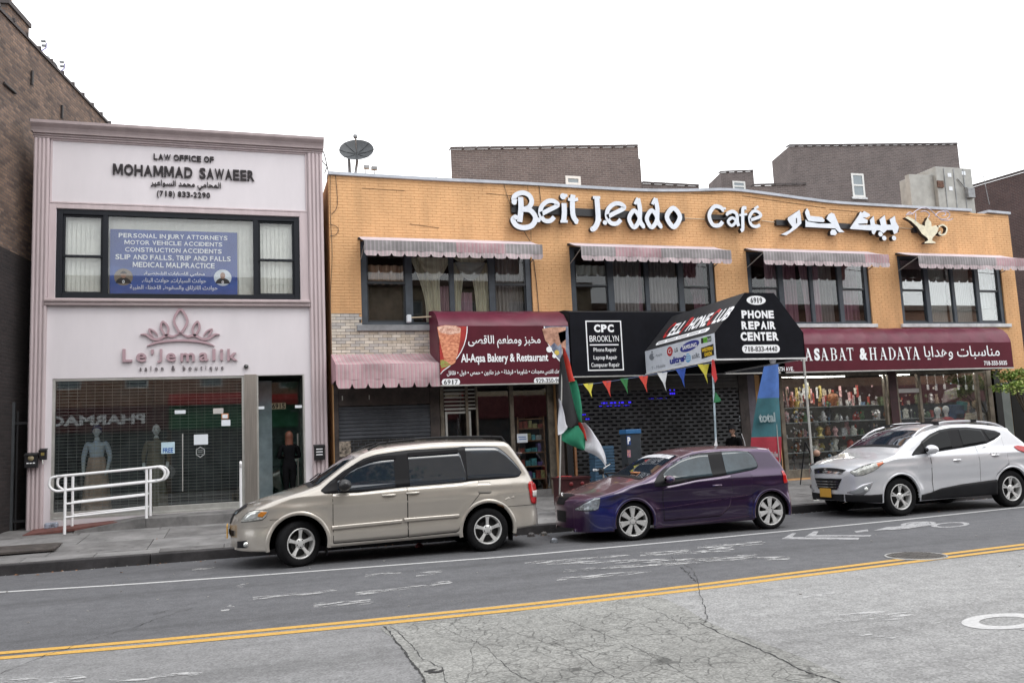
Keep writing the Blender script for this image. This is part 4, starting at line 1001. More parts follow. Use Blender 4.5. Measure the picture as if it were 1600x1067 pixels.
# printed pictures on the sign: meat spit, baker's hand
def circ_clip(cx, cz, r, xmin, xmax, zmin, zmax, Y, mt, par, nm):
    P = []
    for k in range(48):
        a = 2*pi*k/48; P.append((min(xmax, max(xmin, cx+r*cos(a))), Y, min(zmax, max(zmin, cz+r*sin(a)))))
    return MB().add(P, [tuple(range(48))]).build(nm, mt, par)
m_spit = M('meat_print', (.55, .25, .14), .6, var=.6, scale=14, stretch=(1, 1, 2.2), col2=(.35, .07, .03))
m_redp = M('red_print', (.35, .02, .015), .5, var=.3)
zt = 4.27
x0_, _ = q(683, 520, SY); xc, zc_ = q(649, 508, SY)
circ_clip(xc, zc_, 1.185, 4.245, 9, 2.98, zt, SY-.001, m_wt, bk, 'picture_border'); circ_clip(xc, zc_, 1.165, 4.245, 9, 2.98, zt, SY-.002, m_redp, bk, 'picture_ground')
sp_ = [q(*p, SY) for p in [(683, 511), (695, 508), (712, 509), (720, 513), (719, 530), (715, 553), (711, 567), (704, 571), (695, 566), (690, 545), (686, 528)]]
MB().add([(x, SY-.004, z) for x, z in sp_], [tuple(range(len(sp_)))]).build('meat_spit_picture', m_spit, bk)
cp = [q(*p, SY) for p in [(684, 511), (696, 508.5), (712, 509.5), (720, 513), (719, 520), (702, 523), (686, 519)]]
MB().add([(x, SY-.0045, z) for x, z in cp], [tuple(range(len(cp)))]).build('meat_spit_top_picture', M('pale_meat_print', (.6, .42, .33), .6, var=.5, scale=16, col2=(.4, .15, .1)), bk)
gp = [q(*p, SY) for p in [(688, 563), (693, 562), (699, 566), (705, 570), (698, 573), (690, 575), (688, 570)]]
MB().add([(x, SY-.005, z) for x, z in gp], [tuple(range(len(gp)))]).build('salad_picture', M('green_print', (.15, .25, .05), .6, var=.6, scale=25, col2=(.35, .12, .05)), bk)
xc, zc_ = q(925, 508, SY)
circ_clip(xc, zc_, 1.205, 4, 7.315, 2.98, zt, SY-.001, m_wt, bk, 'picture_border'); circ_clip(xc, zc_, 1.18, 4, 7.315, 2.98, zt, SY-.002, M('blue_grey_print', (.16, .18, .22), .6, var=.7, scale=7, col2=(.03, .04, .10)), bk, 'picture_ground')
for P in ([(847, 514), (862, 511), (884, 511), (884, 530), (872, 541), (866, 535), (860, 541), (852, 532)], [(872, 520), (884, 516), (884, 548), (878, 545)]):
    hp = [q(*p, SY) for p in P]; MB().add([(x, SY-.004, z) for x, z in hp], [tuple(range(len(hp)))]).build('hand_picture', M('hand_print', (.48, .27, .19), .6, var=.4, scale=8, col2=(.22, .10, .06)), bk)
for a, b in (((858, 546), .07), ((870, 551), .06), ((866, 556), .05)):
    x_, z_ = q(*a, SY); MB().add([(x_+b*cos(k*pi/8), SY-.0045, z_+b*sin(k*pi/8)) for k in range(16)], [tuple(range(16))]).build('dish_picture', m_wt if b != .06 else M('yellow_print', (.6, .45, .08), .6), bk)

# black CPC awning
m_blc = M('black_canvas', (.008, .0085, .012), .8, bump=.4, bscale=4, spec=.12, var=.15, scale=2)
m_blt = M('black_canvas_top', (.022, .022, .024), .8, spec=.15, var=.15)
ca = boxawn('phone_shop_awning', 'long black awning with a white framed CPC BROOKLYN panel', 7.36, 13.1, [(FY-.01, 4.76), (18.95, 4.70), (AY+.02, 4.62), (AY, 4.6), (AY, 3.10)], m_blc, m_blt, 5)
(xa, za), (xb, zb) = q(914.5, 501, SY), q(974.5, 579, SY)
xa, za = q(914.5, 501, SY); xb, zb = q(975, 578.5, SY); fr = MB(); frame(fr, xa, xb, zb, za, .028, SY-.002, SY+.002); fr.build('panel_border', m_wt, ca)
for s_, a, b, bo in [('CPC', (927, 507), (960, 519), .05), ('BROOKLYN', (920.5, 524.5), (967.5, 533.5), 0), ('Phone Repair', (927, 543.5), (963.5, 549), .008), ('Laptop Repair', (927, 555.5), (964.5, 561), .008), ('Computer Repair', (923.5, 567), (968.5, 572.5), .008)]:
    zsans(ca, s_, a, b, bold=bo)
(xa, za), (xb, zb) = q(921.5, 538, SY), q(966.5, 539.4, SY); MB().box(xa, SY-.002, zb, xb, SY+.001, za).build('panel_rule', m_wt, ca)

# canopy on posts reaching to the kerb
cn = thing('entrance_canopy', 'black gabled canopy on posts reading PHONE REPAIR CENTER, number 6919', 'canopy', (10.3, 17, 3.2))
CY = 15.4; Yb = AY+.02
cl, cr = 9.24, 11.36; zB, zS, zT = 3.13, 3.66, 4.50; tl, tr_ = 10.02, 10.72
prof = [(cl, zB), (cl, zS), (tl, zT), (tr_, zT), (cr, zS), (cr, zB)]
m_can = m_blc; m_cs = M('black_canvas_roof', (.025, .025, .028), .6, spec=.3, var=.2, scale=3)
MB().add([(x, CY, z) for x, z in prof], [tuple(range(6))[::-1]]).build('front_face', m_can, cn)
MB().add([(cl, CY, zS), (tl, CY, zT), (tl, Yb, zT), (cl, Yb, zS)], [(0, 1, 2, 3)]).build('left_roof', m_cs, cn)
MB().add([(cr, CY, zS), (tr_, CY, zT), (tr_, FY, zT), (cr, FY, zS)], [(0, 1, 2, 3)]).build('right_roof', m_cs, cn)
MB().add([(tl, CY, zT), (tr_, CY, zT), (tr_, FY, zT), (tl, FY, zT)], [(0, 1, 2, 3)]).build('ridge', m_cs, cn)
m_wv = M('white_vinyl', (.62, .66, .72), .5, var=.06)
MB().box(cl-.0, CY, zB, cl+.02, Yb-.03, zS).build('side_sign', m_wv, cn); MB().box(cr-.02, CY, zB, cr, FY, zS).build('side_face', m_can, cn)
fr = MB(); fr.box(cl-.03, CY-.03, zB-.03, cr+.03, CY, zB).box(cl-.03, CY, zB-.03, cl, Yb-.03, zB).box(cr, CY, zB-.03, cr+.03, FY, zB); fr.build('lower_frame', M('white_tube', (.7, .7, .7), .4), cn)
MB().add([(cl+.02, CY, zB+.03), (cr-.02, CY, zB+.03), (cr-.02, Yb, zB+.2), (cl+.02, Yb, zB+.2)], [(0, 1, 2, 3)]).build('lining', M('awning_underside', (.03, .028, .028), .8), cn)
MB().lathe([(.07, 0), (.07, -.05), (.05, -.09), (0, -.1)], (10.9, CY+.5, zB+.03), 12).build('soffit_lamp', m_wt, cn)
CT = CY-.006
for s_, a, b in [('PHONE', (1158.5, 485), (1209, 497.5)), ('REPAIR', (1158.5, 502), (1212, 514.5)), ('CENTER', (1157, 519), (1216.5, 532))]: zsans(cn, s_, (a[0]-1, a[1]), (b[0]+1, b[1]), Y=CT, bold=.05, split=True)
pill(cn, (1166, 462), (1197, 476.5), m_wt, CT, ell=True); zsans(cn, '6919', (1172, 465), (1191.5, 473.5), m_blk, CT-.003, bold=.02)
pill(cn, (1159, 539), (1219, 551), m_wt, CT); zsans(cn, '718-833-4440', (1163, 541.5), (1215, 548.5), m_blk, CT-.003, bold=.01)
# lettering on the sloping side and on the side sign (left side faces -X; text runs from the wall to the street)
def canroof(y0, y1, w0, w1, s_, mt, **k):
    sl = Vector((tl-cl, 0, zT-zS)); nrm = Vector((-sl.z, 0, sl.x)).normalized()*.006
    P = lambda y, w: Vector((cl, y, zS))+sl*w+nrm
    return text('lettering', s_, P(y0, w0), P(y1, w0), P(y0, w1), mt, cn, **k)
m_redv = M('red_vinyl', (.45, .02, .02), .5, var=.05)
yy = 18.15
for s_, dy, mt in [('C', .22, m_redv), ('ELL', .58, m_wt), ('P', .2, m_redv), ('HONE', .86, m_wt), ('C', .21, m_redv), ('LUB', .58, m_wt)]:
    hi = mt is m_redv
    canroof(yy, yy-dy, .30 if not hi else .28, .66 if not hi else .72, s_, mt, bold=.03, oblique=-.0); yy -= dy+.035
sl = Vector((tl-cl, 0, zT-zS)); nrm = Vector((-sl.z, 0, sl.x)).normalized()*.005
P = lambda y, w: Vector((cl, y, zS))+sl*w+nrm
m_greyp0 = M('grey_tiny_print', (.25, .25, .27), .6, var=0)
r_ = []
for k in range(9): r_.append(P(15.85-.06*sin(pi*k/8), .10+.11*k/8))
for k in range(9): r_.append(P(18.15+.06*sin(pi*k/8), .21-.11*k/8))
MB().add(r_, [tuple(range(18))]).build('address_strip', m_wt, cn)
for i_ in range(30):
    if i_ % 7 != 5: y_ = 18.1-i_*.073; MB().add([tuple(P(y_, .13)+nrm*.6), tuple(P(y_-.045, .13)+nrm*.6), tuple(P(y_-.045, .18)+nrm*.6), tuple(P(y_, .18)+nrm*.6)], [(0, 1, 2, 3)]).build('tiny_print', m_greyp0, cn)
def sidesign(y0, y1, w0, w1, s_, mt, off=.004, **k):
    H_ = zS-zB; P = lambda y, w: (cl-off, y, zB+H_*w)
    return text('lettering', s_, P(y0, w0), P(y1, w0), P(y0, w1), mt, cn, **k)
def sidepoly(pts, mt, nm, off=.003): return MB().add([(cl-off, y, zB+(zS-zB)*w) for y, w in pts], [tuple(range(len(pts)))]).build(nm, mt, cn)
m_navy = M('navy_print', (.03, .04, .25), .5, var=0); m_greyp = M('grey_print', (.2, .22, .25), .5, var=0); m_sky = M('sky_print', (.15, .4, .65), .5, var=0)
ell = lambda cy, cw, ry, rw, n_=20, tilt=0: [(cy+ry*cos(2*pi*k/n_), cw+rw*sin(2*pi*k/n_)-tilt*ry*cos(2*pi*k/n_)) for k in range(n_)]
sidepoly([(y, w) for y, w in ell(18.25, .68, .13, .15)], m_greyp, 'apple_mark'); sidepoly(ell(18.13, .72, .05, .06), m_wv, 'apple_bite', .004); sidepoly(ell(18.22, .89, .04, .05), m_greyp, 'apple_leaf')
sidesign(18.05, 17.72, .6, .75, 'Apple', m_greyp); sidesign(18.3, 17.6, .12, .25, 'T - Mobile', m_greyp)
sidepoly(ell(17.35, .72, .14, .2), m_redv, 'red_round_mark'); sidesign(17.42, 17.28, .63, .82, 'G', m_wt, .006, bold=.0); sidesign(17.12, 16.98, .63, .80, 'LG', m_blk, bold=.03)
sidesign(17.38, 16.72, .17, .45, 'ultra', m_navy, bold=.05); sidesign(16.78, 16.62, .24, .42, 'o', m_navy, bold=.05); sidesign(17.15, 16.85, .07, .13, 'mobile', m_greyp)
sidepoly(ell(16.45, .74, .42, .19, 24, .15), m_navy, 'blue_oval'); sidesign(16.76, 16.14, .65, .82, 'SAMSUNG', m_wt, .006, bold=.03)
sidepoly(ell(16.55, .28, .12, .19), m_sky, 'striped_globe')
for k in range(3): sidepoly([(16.66, .2+k*.09), (16.45, .2+k*.09), (16.45, .23+k*.09), (16.66, .23+k*.09)], m_wv, 'globe_stripe', .005)
sidesign(16.38, 16.05, .2, .4, 'at&t', m_greyp, bold=.02)
sidepoly([(15.95, .72), (15.95, .93), (15.86, .93), (15.86, .72)], m_blk, 'green_box_edge'); sidepoly([(15.86, .72), (15.86, .93), (15.70, .93), (15.70, .72)], M('lime_print', (.15, .5, .05), .5), 'lime_box'); sidepoly([(15.70, .72), (15.70, .93), (15.54, .93), (15.54, .72)], M('dark_green_print', (.02, .06, .02), .5), 'green_box')
sidesign(15.84, 15.72, .76, .88, 'pay', m_blk, .005); sidesign(15.68, 15.56, .76, .88, 'bill', m_wt, .005)
sidepoly([(15.98, .12), (15.98, .55), (15.47, .6), (15.47, .17)], m_blk, 'black_box'); m_yp = M('yellow_sign_print', (.75, .5, .03), .5, var=0)
sidesign(15.95, 15.50, .37, .52, 'WESTERN', m_yp, .006, bold=.05); sidesign(15.85, 15.55, .18, .33, 'UNION', m_yp, .006, bold=.05)
for x_ in (cr-.04,):
    xx, yy = cr-.05, CY-.0
    MB().tube([(xx, yy, swz(yy)), (xx, yy, zB)], .026, 10).lathe([(.07, 0), (.07, .012), (.03, .015)], (xx, yy, swz(yy)), 12).build('post', m_alu, cn)

# maroon awning with rounded top, right
prof = [(FY-.01, 4.30), (19.35, 4.30), (19.05, 4.27), (18.82, 4.17), (18.68, 4.03), (AY+.01, 3.86), (AY, 3.8), (AY, 3.10)]
ma = boxawn('gift_shop_awning', 'long maroon awning with rounded top reading MUNASABAT & HADAYA', 12.95, 20.46, prof, m_mar, m_maru, 11)
MSY = AY-.008
m_ser = m_wt
def serif(par, Y, mt):
    "condensed capitals with slab feet, each letter its own part"
    f = lambda x, w=.30: [(x-w/2, 0, x+w/2, .055), (x-w/2, .945, x+w/2, 1)]   # feet
    v = lambda x, t=.19: [(x-t/2, 0, x+t/2, 1)]
    sl = lambda x0, z0, x1, z1, t: [((x0-t/2, z0), (x0+t/2, z0), (x1+t/2, z1), (x1-t/2, z1))]
    G_ = {'A': sl(.17, 0, .5, 1, .07)+sl(.80, 0, .47, 1, .20)+[(.28, .30, .68, .36), (.02, 0, .32, .05), (.60, 0, 1, .05)],
          'N': v(.16, .07)+v(.84, .07)+sl(.82, 0, .18, 1, .20)+[(.0, 0, .32, .05), (.0, .95, .3, 1), (.68, .95, 1, 1)], 'M': v(.12, .07)+v(.86, .18)+sl(.5, 0, .16, 1, .16)+sl(.5, 0, .84, 1, .07)+[(0, 0, .26, .05), (.7, 0, 1, .05)],
          'U': [(.1, .2, .3, 1), (.76, .2, .84, 1), (0, .95, .42, 1), (.62, .95, 1, 1), (.16, .03, .76, .13)]+sl(.25, .06, .2, .25, .16)+sl(.7, .08, .79, .25, .09),
          'T': v(.5)+[(0, .93, 1, 1), (.3, 0, .7, .05), (0, .75, .05, 1), (.95, .75, 1, 1)], 'H': v(.2)+v(.8)+[(.2, .47, .8, .53)]+[(0, 0, .4, .05), (.6, 0, 1, .05), (0, .95, .4, 1), (.6, .95, 1, 1)],
          'D': v(.2)+[(0, 0, .5, .055), (0, .945, .5, 1)]+sl(.5, .03, .84, .3, .14)+[(.74, .28, .97, .72)]+sl(.84, .7, .5, .97, .14),
          'B': v(.2)+[(0, 0, .6, .055), (0, .945, .6, 1), (.2, .49, .62, .545), (.68, .12, .93, .42), (.64, .6, .87, .88)]+sl(.58, .02, .76, .14, .18)+sl(.76, .4, .6, .53, .18)+sl(.6, .5, .72, .62, .16)+sl(.72, .86, .56, .98, .16),
          'Y': [(.4, 0, .6, .5), (.3, 0, .7, .05), (0, .95, .4, 1), (.62, .95, 1, 1)]+sl(.5, .42, .2, 1, .19)+sl(.52, .45, .8, 1, .07)}
    X = [1213, 1231, 1247, 1262, 1275.5, 1287, 1302, 1315, 1327.5, None, 1363, 1379, 1393, 1405.5, 1418.5, 1430]; W_ = [16, 14, 13, 14.5, 10.5, 14.5, 12, 14, 12, 0, 13.5, 14, 13, 14.5, 13.5, 14]
    k = 0
    for c, x, w in zip('MUNASABAT HADAYA', X, W_):
        if c == ' ': continue
        (xa, za), (xb, zb) = q(x-w/2+1, 543.5+(1440-x)*.0108-1.2, Y), q(x+w/2+1, 563.0+(1440-x)*.0108-1.5, Y)
        if c == 'S': ftext('letter', 'S', xa, xb, zb, za, Y, mt, par, bold=.05); continue
        mb = MB()
        for i, r_ in enumerate(G_[c]):
            y = Y-.0006*i
            P = [(r_[0], r_[1]), (r_[2], r_[1]), (r_[2], r_[3]), (r_[0], r_[3])] if len(r_) == 4 and not isinstance(r_[0], tuple) else r_
            mb.add([(xa+(xb-xa)*u, y, zb+(za-zb)*w_) for u, w_ in P], [(0, 1, 2, 3)])
        mb.build('letter', mt, par)
    (xa, za), (xb, zb) = q(1342, 543.5, Y), q(1356, 562.5, Y); ftext('letter', '&', xa, xb, zb, za, Y, mt, par, bold=.05)
serif(ma, MSY, m_wt)
ztxt(ma, ar('مناسبات وهدايا'), (1443, 541), (1563, 561), Y=MSY, bold=.005)
zsans(ma, '718-333-5035', (1537, 564), (1574, 570), Y=MSY, bold=.02)
zsans(ma, '5TH AVE.', (1215, 573.5), (1241, 579.5), Y=MSY, bold=.02)
# ---------------------------------------------------------------- the big channel letters
m_face = M('white_acrylic_face', (.70, .74, .80), .45, var=.05, scale=6); m_ret = M('black_letter_return', (.015, .015, .018), .4, var=0)
LD = FY-.22   # front of the letters
def z1c(u, v): return q(760+u/3.8095, 200+v/3.8095, LD)
def z2c(u, v): return q(1080+u/3.048, 200+v/3.048, LD)
def z3c(u, v): return q(1200+u/5.333, 300+v/5.333, LD)
_lay = [0]
def slab(mb, pts, y0, y1, fm, rm):
    n_ = len(pts); mb.mat(fm).add([(x, y0, z) for x, z in pts], [tuple(range(n_))])
    mb.mat(rm).add([(x, y0, z) for x, z in pts]+[(x, y1, z) for x, z in pts], [(i, (i+1) % n_, n_+(i+1) % n_, n_+i) for i in range(n_)]+[tuple(range(n_, 2*n_))])
def sstroke(mb, P, w, conv, closed=False, fm=m_face, rm=m_ret, sc=3.8095, dep=.12, taper=None):
    y0 = LD-.0015*(_lay[0] % 5); _lay[0] += 1
    pts = catmull([conv(*p) for p in P], 6, closed); n_ = len(pts); A, B = [], []
    wm = w/sc/1352*20.5
    for i, (a, b) in enumerate(pts):
        p, r_ = pts[(i-1) % n_ if closed else max(0, i-1)], pts[(i+1) % n_ if closed else min(n_-1, i+1)]
        dx, dz = r_[0]-p[0], r_[1]-p[1]; L = math.hypot(dx, dz) or 1; ww = wm/2
        if taper: ww *= 1-taper*abs(2*i/(n_-1)-1)
        nx, nz = -dz/L*ww, dx/L*ww; A.append((a+nx, b+nz)); B.append((a-nx, b-nz))
    if closed: A.append(A[0]); B.append(B[0])
    k = len(A)
    mb.mat(fm).add([(x, y0, z) for x, z in A]+[(x, y0, z) for x, z in B], [(i, i+1, k+i+1, k+i) for i in range(k-1)])
    for S_ in (A, B): mb.mat(rm).add([(x, y0, z) for x, z in S_]+[(x, LD+dep, z) for x, z in S_], [(i, i+1, k+i+1, k+i) for i in range(k-1)])
    if not closed:
        for e in (0, -1): mb.add([(A[e][0], y0, A[e][1]), (B[e][0], y0, B[e][1]), (B[e][0], LD+dep, B[e][1]), (A[e][0], LD+dep, A[e][1])], [(0, 1, 2, 3)])
def ball(mb, c, r, conv, sc=3.8095, fm=m_face, rm=m_ret):
    y0 = LD-.0015*(_lay[0] % 5)-.0007; _lay[0] += 1
    x, z = conv(*c); r = r/sc/1352*20.5
    slab(mb, [(x+r*cos(k*pi/8), z+r*sin(k*pi/8)) for k in range(16)], y0, LD+.12, fm, rm)
sg = thing('cafe_sign', 'large white channel letters reading Beit Jeddo Café on the orange parapet', 'sign', (10, FY, 7.2))
def L(strokes, balls=(), conv=z1c, sc=3.8095, par=sg, nm='letter'):
    mb = MB()
    for s_ in strokes: sstroke(mb, s_[0], s_[1], conv, len(s_) > 2 and s_[2], sc=sc)
    for c, r in balls: ball(mb, c, r, conv, sc)
    return mb.build(nm, None, par)
L([([(204, 412), (206, 480), (198, 560)], 34), ([(178, 440), (162, 425), (175, 400), (215, 386), (255, 402), (270, 440), (250, 475), (215, 485)], 30),
   ([(210, 484), (262, 492), (292, 535), (272, 580), (222, 594), (178, 580), (158, 545), (180, 528)], 32)], [((165, 442), 17), ((175, 532), 15)])
def small_e(dx, dy): L([([(322+dx, 515+dy), (370+dx, 490+dy), (424+dx, 460+dy), (400+dx, 436+dy), (362+dx, 438+dy), (328+dx, 470+dy), (322+dx, 515+dy), (345+dx, 550+dy), (380+dx, 553+dy), (404+dx, 530+dy)], 28)], [((309+dx, 548+dy), 15)])
small_e(0, 0)
L([([(462, 448), (464, 500), (460, 555)], 34), ([(440, 557), (484, 557)], 16)], [((456, 408), 20), ((474, 403), 11)])
L([([(516, 398), (512, 440), (516, 520), (540, 560)], 33), ([(486, 424), (516, 430), (545, 424)], 20)], [((534, 560), 14)])
L([([(657, 415), (662, 480), (664, 550), (648, 590), (630, 604)], 34), ([(634, 414), (678, 414)], 18)], [((632, 602), 17), ((676, 548), 10)])
small_e(396, 16)
for dx in (0, 104):
    L([([(880+dx, 492), (912+dx, 540), (880+dx, 592), (850+dx, 540)], 28, True), ([(902+dx, 420), (914+dx, 480), (914+dx, 550), (934+dx, 585)], 30), ([(884+dx, 455), (893+dx, 435), (902+dx, 418)], 20)], [((934+dx, 588), 13)])
L([([(1112, 478), (1152, 530), (1115, 590), (1074, 530)], 32, True)])
L([([(1408, 488), (1390, 472), (1355, 470), (1326, 520), (1346, 575), (1385, 580), (1406, 558)], 27), ([(1410, 472), (1408, 500)], 16)], [((1420, 480), 8)])
L([([(1432, 510), (1465, 498), (1490, 515), (1494, 560), (1502, 585)], 24), ([(1462, 535), (1485, 556), (1460, 582), (1438, 558)], 20, True)], [((1432, 515), 11)])
L([([(1548, 478), (1528, 480), (1526, 540), (1526, 600), (1514, 612)], 24), ([(1505, 520), (1552, 514)], 15)])
L([([(280, 440), (330, 420), (318, 400), (295, 398), (278, 425), (285, 460), (308, 470), (328, 462)], 17), ([(300, 386), (320, 374)], 13)], (), z2c, 3.048)
def rw(par, a, b, h, nm='raceway'):
    (xa, za), (xb, zb) = q(*a, FY-.05), q(*b, FY-.05)
    MB().add([(xa, FY-.10, za), (xb, FY-.10, zb), (xb, FY-.10, zb-h), (xa, FY-.10, za-h), (xa, FY, za), (xb, FY, zb), (xb, FY, zb-h), (xa, FY, za-h)], [(0, 1, 2, 3), (0, 4, 5, 1), (3, 2, 6, 7), (0, 3, 7, 4), (1, 5, 6, 2)]).build(nm, m_ret, par)
rw(sg, (798, 321), (1068, 335), .19); rw(sg, (1104, 336), (1186, 338), .13)
sa = thing('arabic_cafe_sign', 'white channel letters in Arabic script on the orange parapet left of the golden lamp', 'sign', (15.5, FY, 7.1))
def poly(P, par, conv=z3c, nm='letter', fm=m_face, rm=m_ret):
    mb = MB(); slab(mb, [conv(*p) for p in P], LD-.0015*(_lay[0] % 5), LD+.12, fm, rm); _lay[0] += 1; return mb.build(nm, None, par)
poly([(165, 215), (262, 150), (272, 195), (278, 262), (236, 305), (152, 362), (108, 355), (178, 320), (204, 295), (180, 262), (163, 235)], sa)
MB().add([(x, LD-.012, z) for x, z in [z3c(*p) for p in [(230, 222), (240, 218), (240, 262), (233, 262)]]], [(0, 1, 2, 3)]).build('letter_eye', m_ret, sa)
poly([(308, 170), (325, 135), (343, 160), (352, 200), (450, 210), (473, 235), (465, 252), (380, 248), (335, 240), (318, 205)], sa)
poly([(312, 228), (330, 247), (420, 264), (530, 264), (487, 225), (502, 190), (528, 174), (552, 183), (585, 260), (605, 308), (638, 335), (592, 337), (560, 305), (312, 292)], sa)
poly([(518, 335), (530, 314), (560, 316), (576, 345), (560, 362), (522, 358)], sa)
poly([(680, 305), (755, 195), (768, 165), (785, 175), (800, 160), (845, 185), (850, 200), (818, 215), (785, 212), (830, 235), (828, 262), (748, 266), (760, 275), (862, 276), (866, 322), (695, 310)], sa)
poly([(858, 300), (848, 235), (880, 200), (890, 268), (940, 280), (928, 230), (972, 195), (986, 272), (1025, 275), (1012, 230), (1056, 200), (1064, 250), (1090, 292), (1076, 342), (1050, 352), (1036, 318), (990, 318), (962, 345), (930, 322), (905, 320), (882, 357), (866, 345)], sa)
for c in ((937, 352), (968, 385), (1050, 385)):
    x, z = z3c(*c); mb = MB(); slab(mb, [(x+.075*cos(k*pi/6), z+.07*sin(k*pi/6)) for k in range(12)], LD-.003, LD+.12, m_face, m_ret); mb.build('letter_dot', None, sa)
rw(sa, (1211, 344), (1262, 346), .15); rw(sa, (1255, 345), (1345, 352), .15); rw(sa, (1350, 352), (1402, 357), .12)
sl_ = thing('lamp_emblem', 'cream golden oil lamp emblem with curling neon smoke on the orange parapet', 'sign', (18.8, FY, 7))
m_gold = M('cream_gold_face', (.72, .67, .50), .4, var=.15, scale=5)
poly([(1143, 215), (1165, 203), (1225, 235), (1265, 268), (1308, 285), (1310, 250), (1322, 232), (1330, 210), (1342, 232), (1360, 250), (1364, 288), (1398, 278), (1422, 300), (1410, 340), (1370, 385), (1368, 405), (1397, 420), (1397, 427), (1305, 428), (1305, 420), (1336, 404), (1330, 385), (1283, 350), (1245, 292), (1195, 245)], sl_, nm='lamp_body', fm=m_gold)
mb = MB(); sstroke(mb, [(1420, 290), (1455, 275), (1490, 300), (1480, 345), (1450, 358), (1425, 345), (1440, 330)], 17, z3c, sc=5.333, fm=m_gold); mb.build('lamp_handle', None, sl_)
m_neon = M('unlit_neon_tube', (.55, .5, .58), .2, var=.3, scale=9)
for P in ([(1160, 190), (1200, 182), (1245, 150), (1300, 130), (1350, 148), (1395, 190), (1440, 225), (1490, 222), (1515, 195), (1500, 165), (1455, 160)], [(1270, 165), (1310, 160), (1345, 185), (1335, 215)], [(1230, 175), (1230, 240)], [(1395, 200), (1420, 170), (1470, 165), (1480, 190), (1450, 200)], [(1440, 235), (1500, 238), (1540, 222)], [(1150, 195), (1180, 170), (1210, 190)]):
    MB().tube([(x, LD, z) for x, z in catmull([z3c(*p) for p in P], 4)], .014, 6).build('neon_tube', m_neon, sl_)
rw(sl_, (1425, 356), (1455, 358), .14)

# ================================================================ SHOP FRONTS of the orange building (glass, doors and shutters are its parts)
# 1 shuttered shop
m_shut = M('grey_steel_shutter', (.09, .096, .108), .45, metal=.4, var=.2, scale=2)
m_rust = M('brown_painted_steel', (.06, .045, .04), .6, var=.4, scale=3)
MB().box(2.02, FY-.02, .35, 2.12, FY+.1, 3.2).build('door_jamb', m_rust, ob); MB().box(4.2, FY-.02, .35, 4.42, FY+.1, 3.2).build('door_jamb', m_rust, ob)
MB().box(2.12, FY-.01, 2.62, 4.2, FY+.15, 3.2).build('shutter_box', m_rust, ob, .01)
def corrug(nm, x0, x1, z0, z1, Y, p, mt, par):
    A = []; n_ = int((z1-z0)/p)
    for i in range(n_*6+1):
        z = z0+i*p/6; A.append([(x0, Y+.018*sin(2*pi*i/6), z), (x1, Y+.018*sin(2*pi*i/6), z)])
    MB().grid(A).build(nm, mt, par)
corrug('shutter', 2.12, 4.2, .4, 2.62, FY+.03, .085, m_shut, ob)
_, zo = q(600, 684, FY); x0_, _ = q(548, 690, FY); x1_, _ = q(648, 690, FY)
MB().box(x0_, FY-.005, 1.42, x1_, FY+.01, 1.86).build('shutter_vision_panel', m_dark, ob)
b2 = MB()
for k in range(6):
    for j in range(9):
        xx = x0_+j*(x1_-x0_)/9+(k % 2)*.06
        b2.box(xx, FY-.018, 1.42+k*.075, xx+.012, FY-.01, 1.49+k*.075)
    b2.box(x0_, FY-.02, 1.415+k*.075, x1_, FY-.008, 1.427+k*.075)
tag(b2.build('vision_grille', m_shut, ob), kind='stuff')
for a, b in ((x0_-.28, x0_), (x1_, x1_+.26)): MB().box(a, FY-.012, 1.50, b, FY+.02, 1.84).build('patched_brickwork', M('pale_patch', (.3, .25, .2), .8, var=.6, scale=14), ob)
MB().box(2.2, FY-.03, 2.75, 2.22, FY-.01, 2.85).box(2.8, FY-.03, 2.75, 2.82, FY-.01, 2.85).build('hinge_pin', m_alu, ob)
# 2 bakery front
def W2(px, Y=FY): return q(px, 640, Y)[0]
m_alb = M('worn_bronze_aluminium', (.22, .19, .15), .4, metal=.5, var=.3, scale=4)
bf = MB()
for a, b in ((688, 694), (744, 747), (797, 803), (856, 866)): bf.box(W2(a), FY+.0, .4, W2(b), FY+.1, 3.2)
bf.box(W2(694), FY+.02, 3.08, W2(744), FY+.09, 3.2).box(W2(747), FY+.02, 3.08, W2(797), FY+.09, 3.2).box(W2(803), FY+.02, 3.08, W2(856), FY+.09, 3.2)
bf.build('bakery_front_frame', m_alb, ob, .004)
db = MB(); frame(db, W2(695), W2(735), .45, 2.42, .05, FY-.02, FY+.03); db.build('bakery_door', m_alu, ob, .004)
MB().box(W2(727), FY-.06, .45, W2(731), FY-.02, 3.0).build('door_pole', m_alb, ob)
MB().box(W2(695), FY+.0, 2.46, W2(744), FY+.05, 2.50).build('transom_bar', m_alu, ob)
lv = MB()
for k in range(6): lv.box(W2(695), FY+.03, 2.55+k*.09, W2(744), FY+.06, 2.58+k*.09)
tag(lv.build('transom_louvre', m_alu, ob), kind='stuff')
for a, b in ((697, 733), (747, 797), (803, 856)): MB().box(W2(a), FY+.045, .5, W2(b), FY+.05, 3.07).build('shop_pane', m_pane, ob)
MB().box(4.4, FY+.01, .35, 7.25, FY+.14, .52).build('bakery_sill', m_conc2, ob)
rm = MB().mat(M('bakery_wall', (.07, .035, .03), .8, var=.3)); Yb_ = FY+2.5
rm.quad((4.4, Yb_, .4), (7.3, Yb_, .4), (7.3, Yb_, 3.3), (4.4, Yb_, 3.3)).quad((4.4, FY+.16, .4), (4.4, Yb_, .4), (4.4, Yb_, 3.3), (4.4, FY+.16, 3.3)).quad((7.3, FY+.16, .4), (7.3, Yb_, .4), (7.3, Yb_, 3.3), (7.3, FY+.16, 3.3))
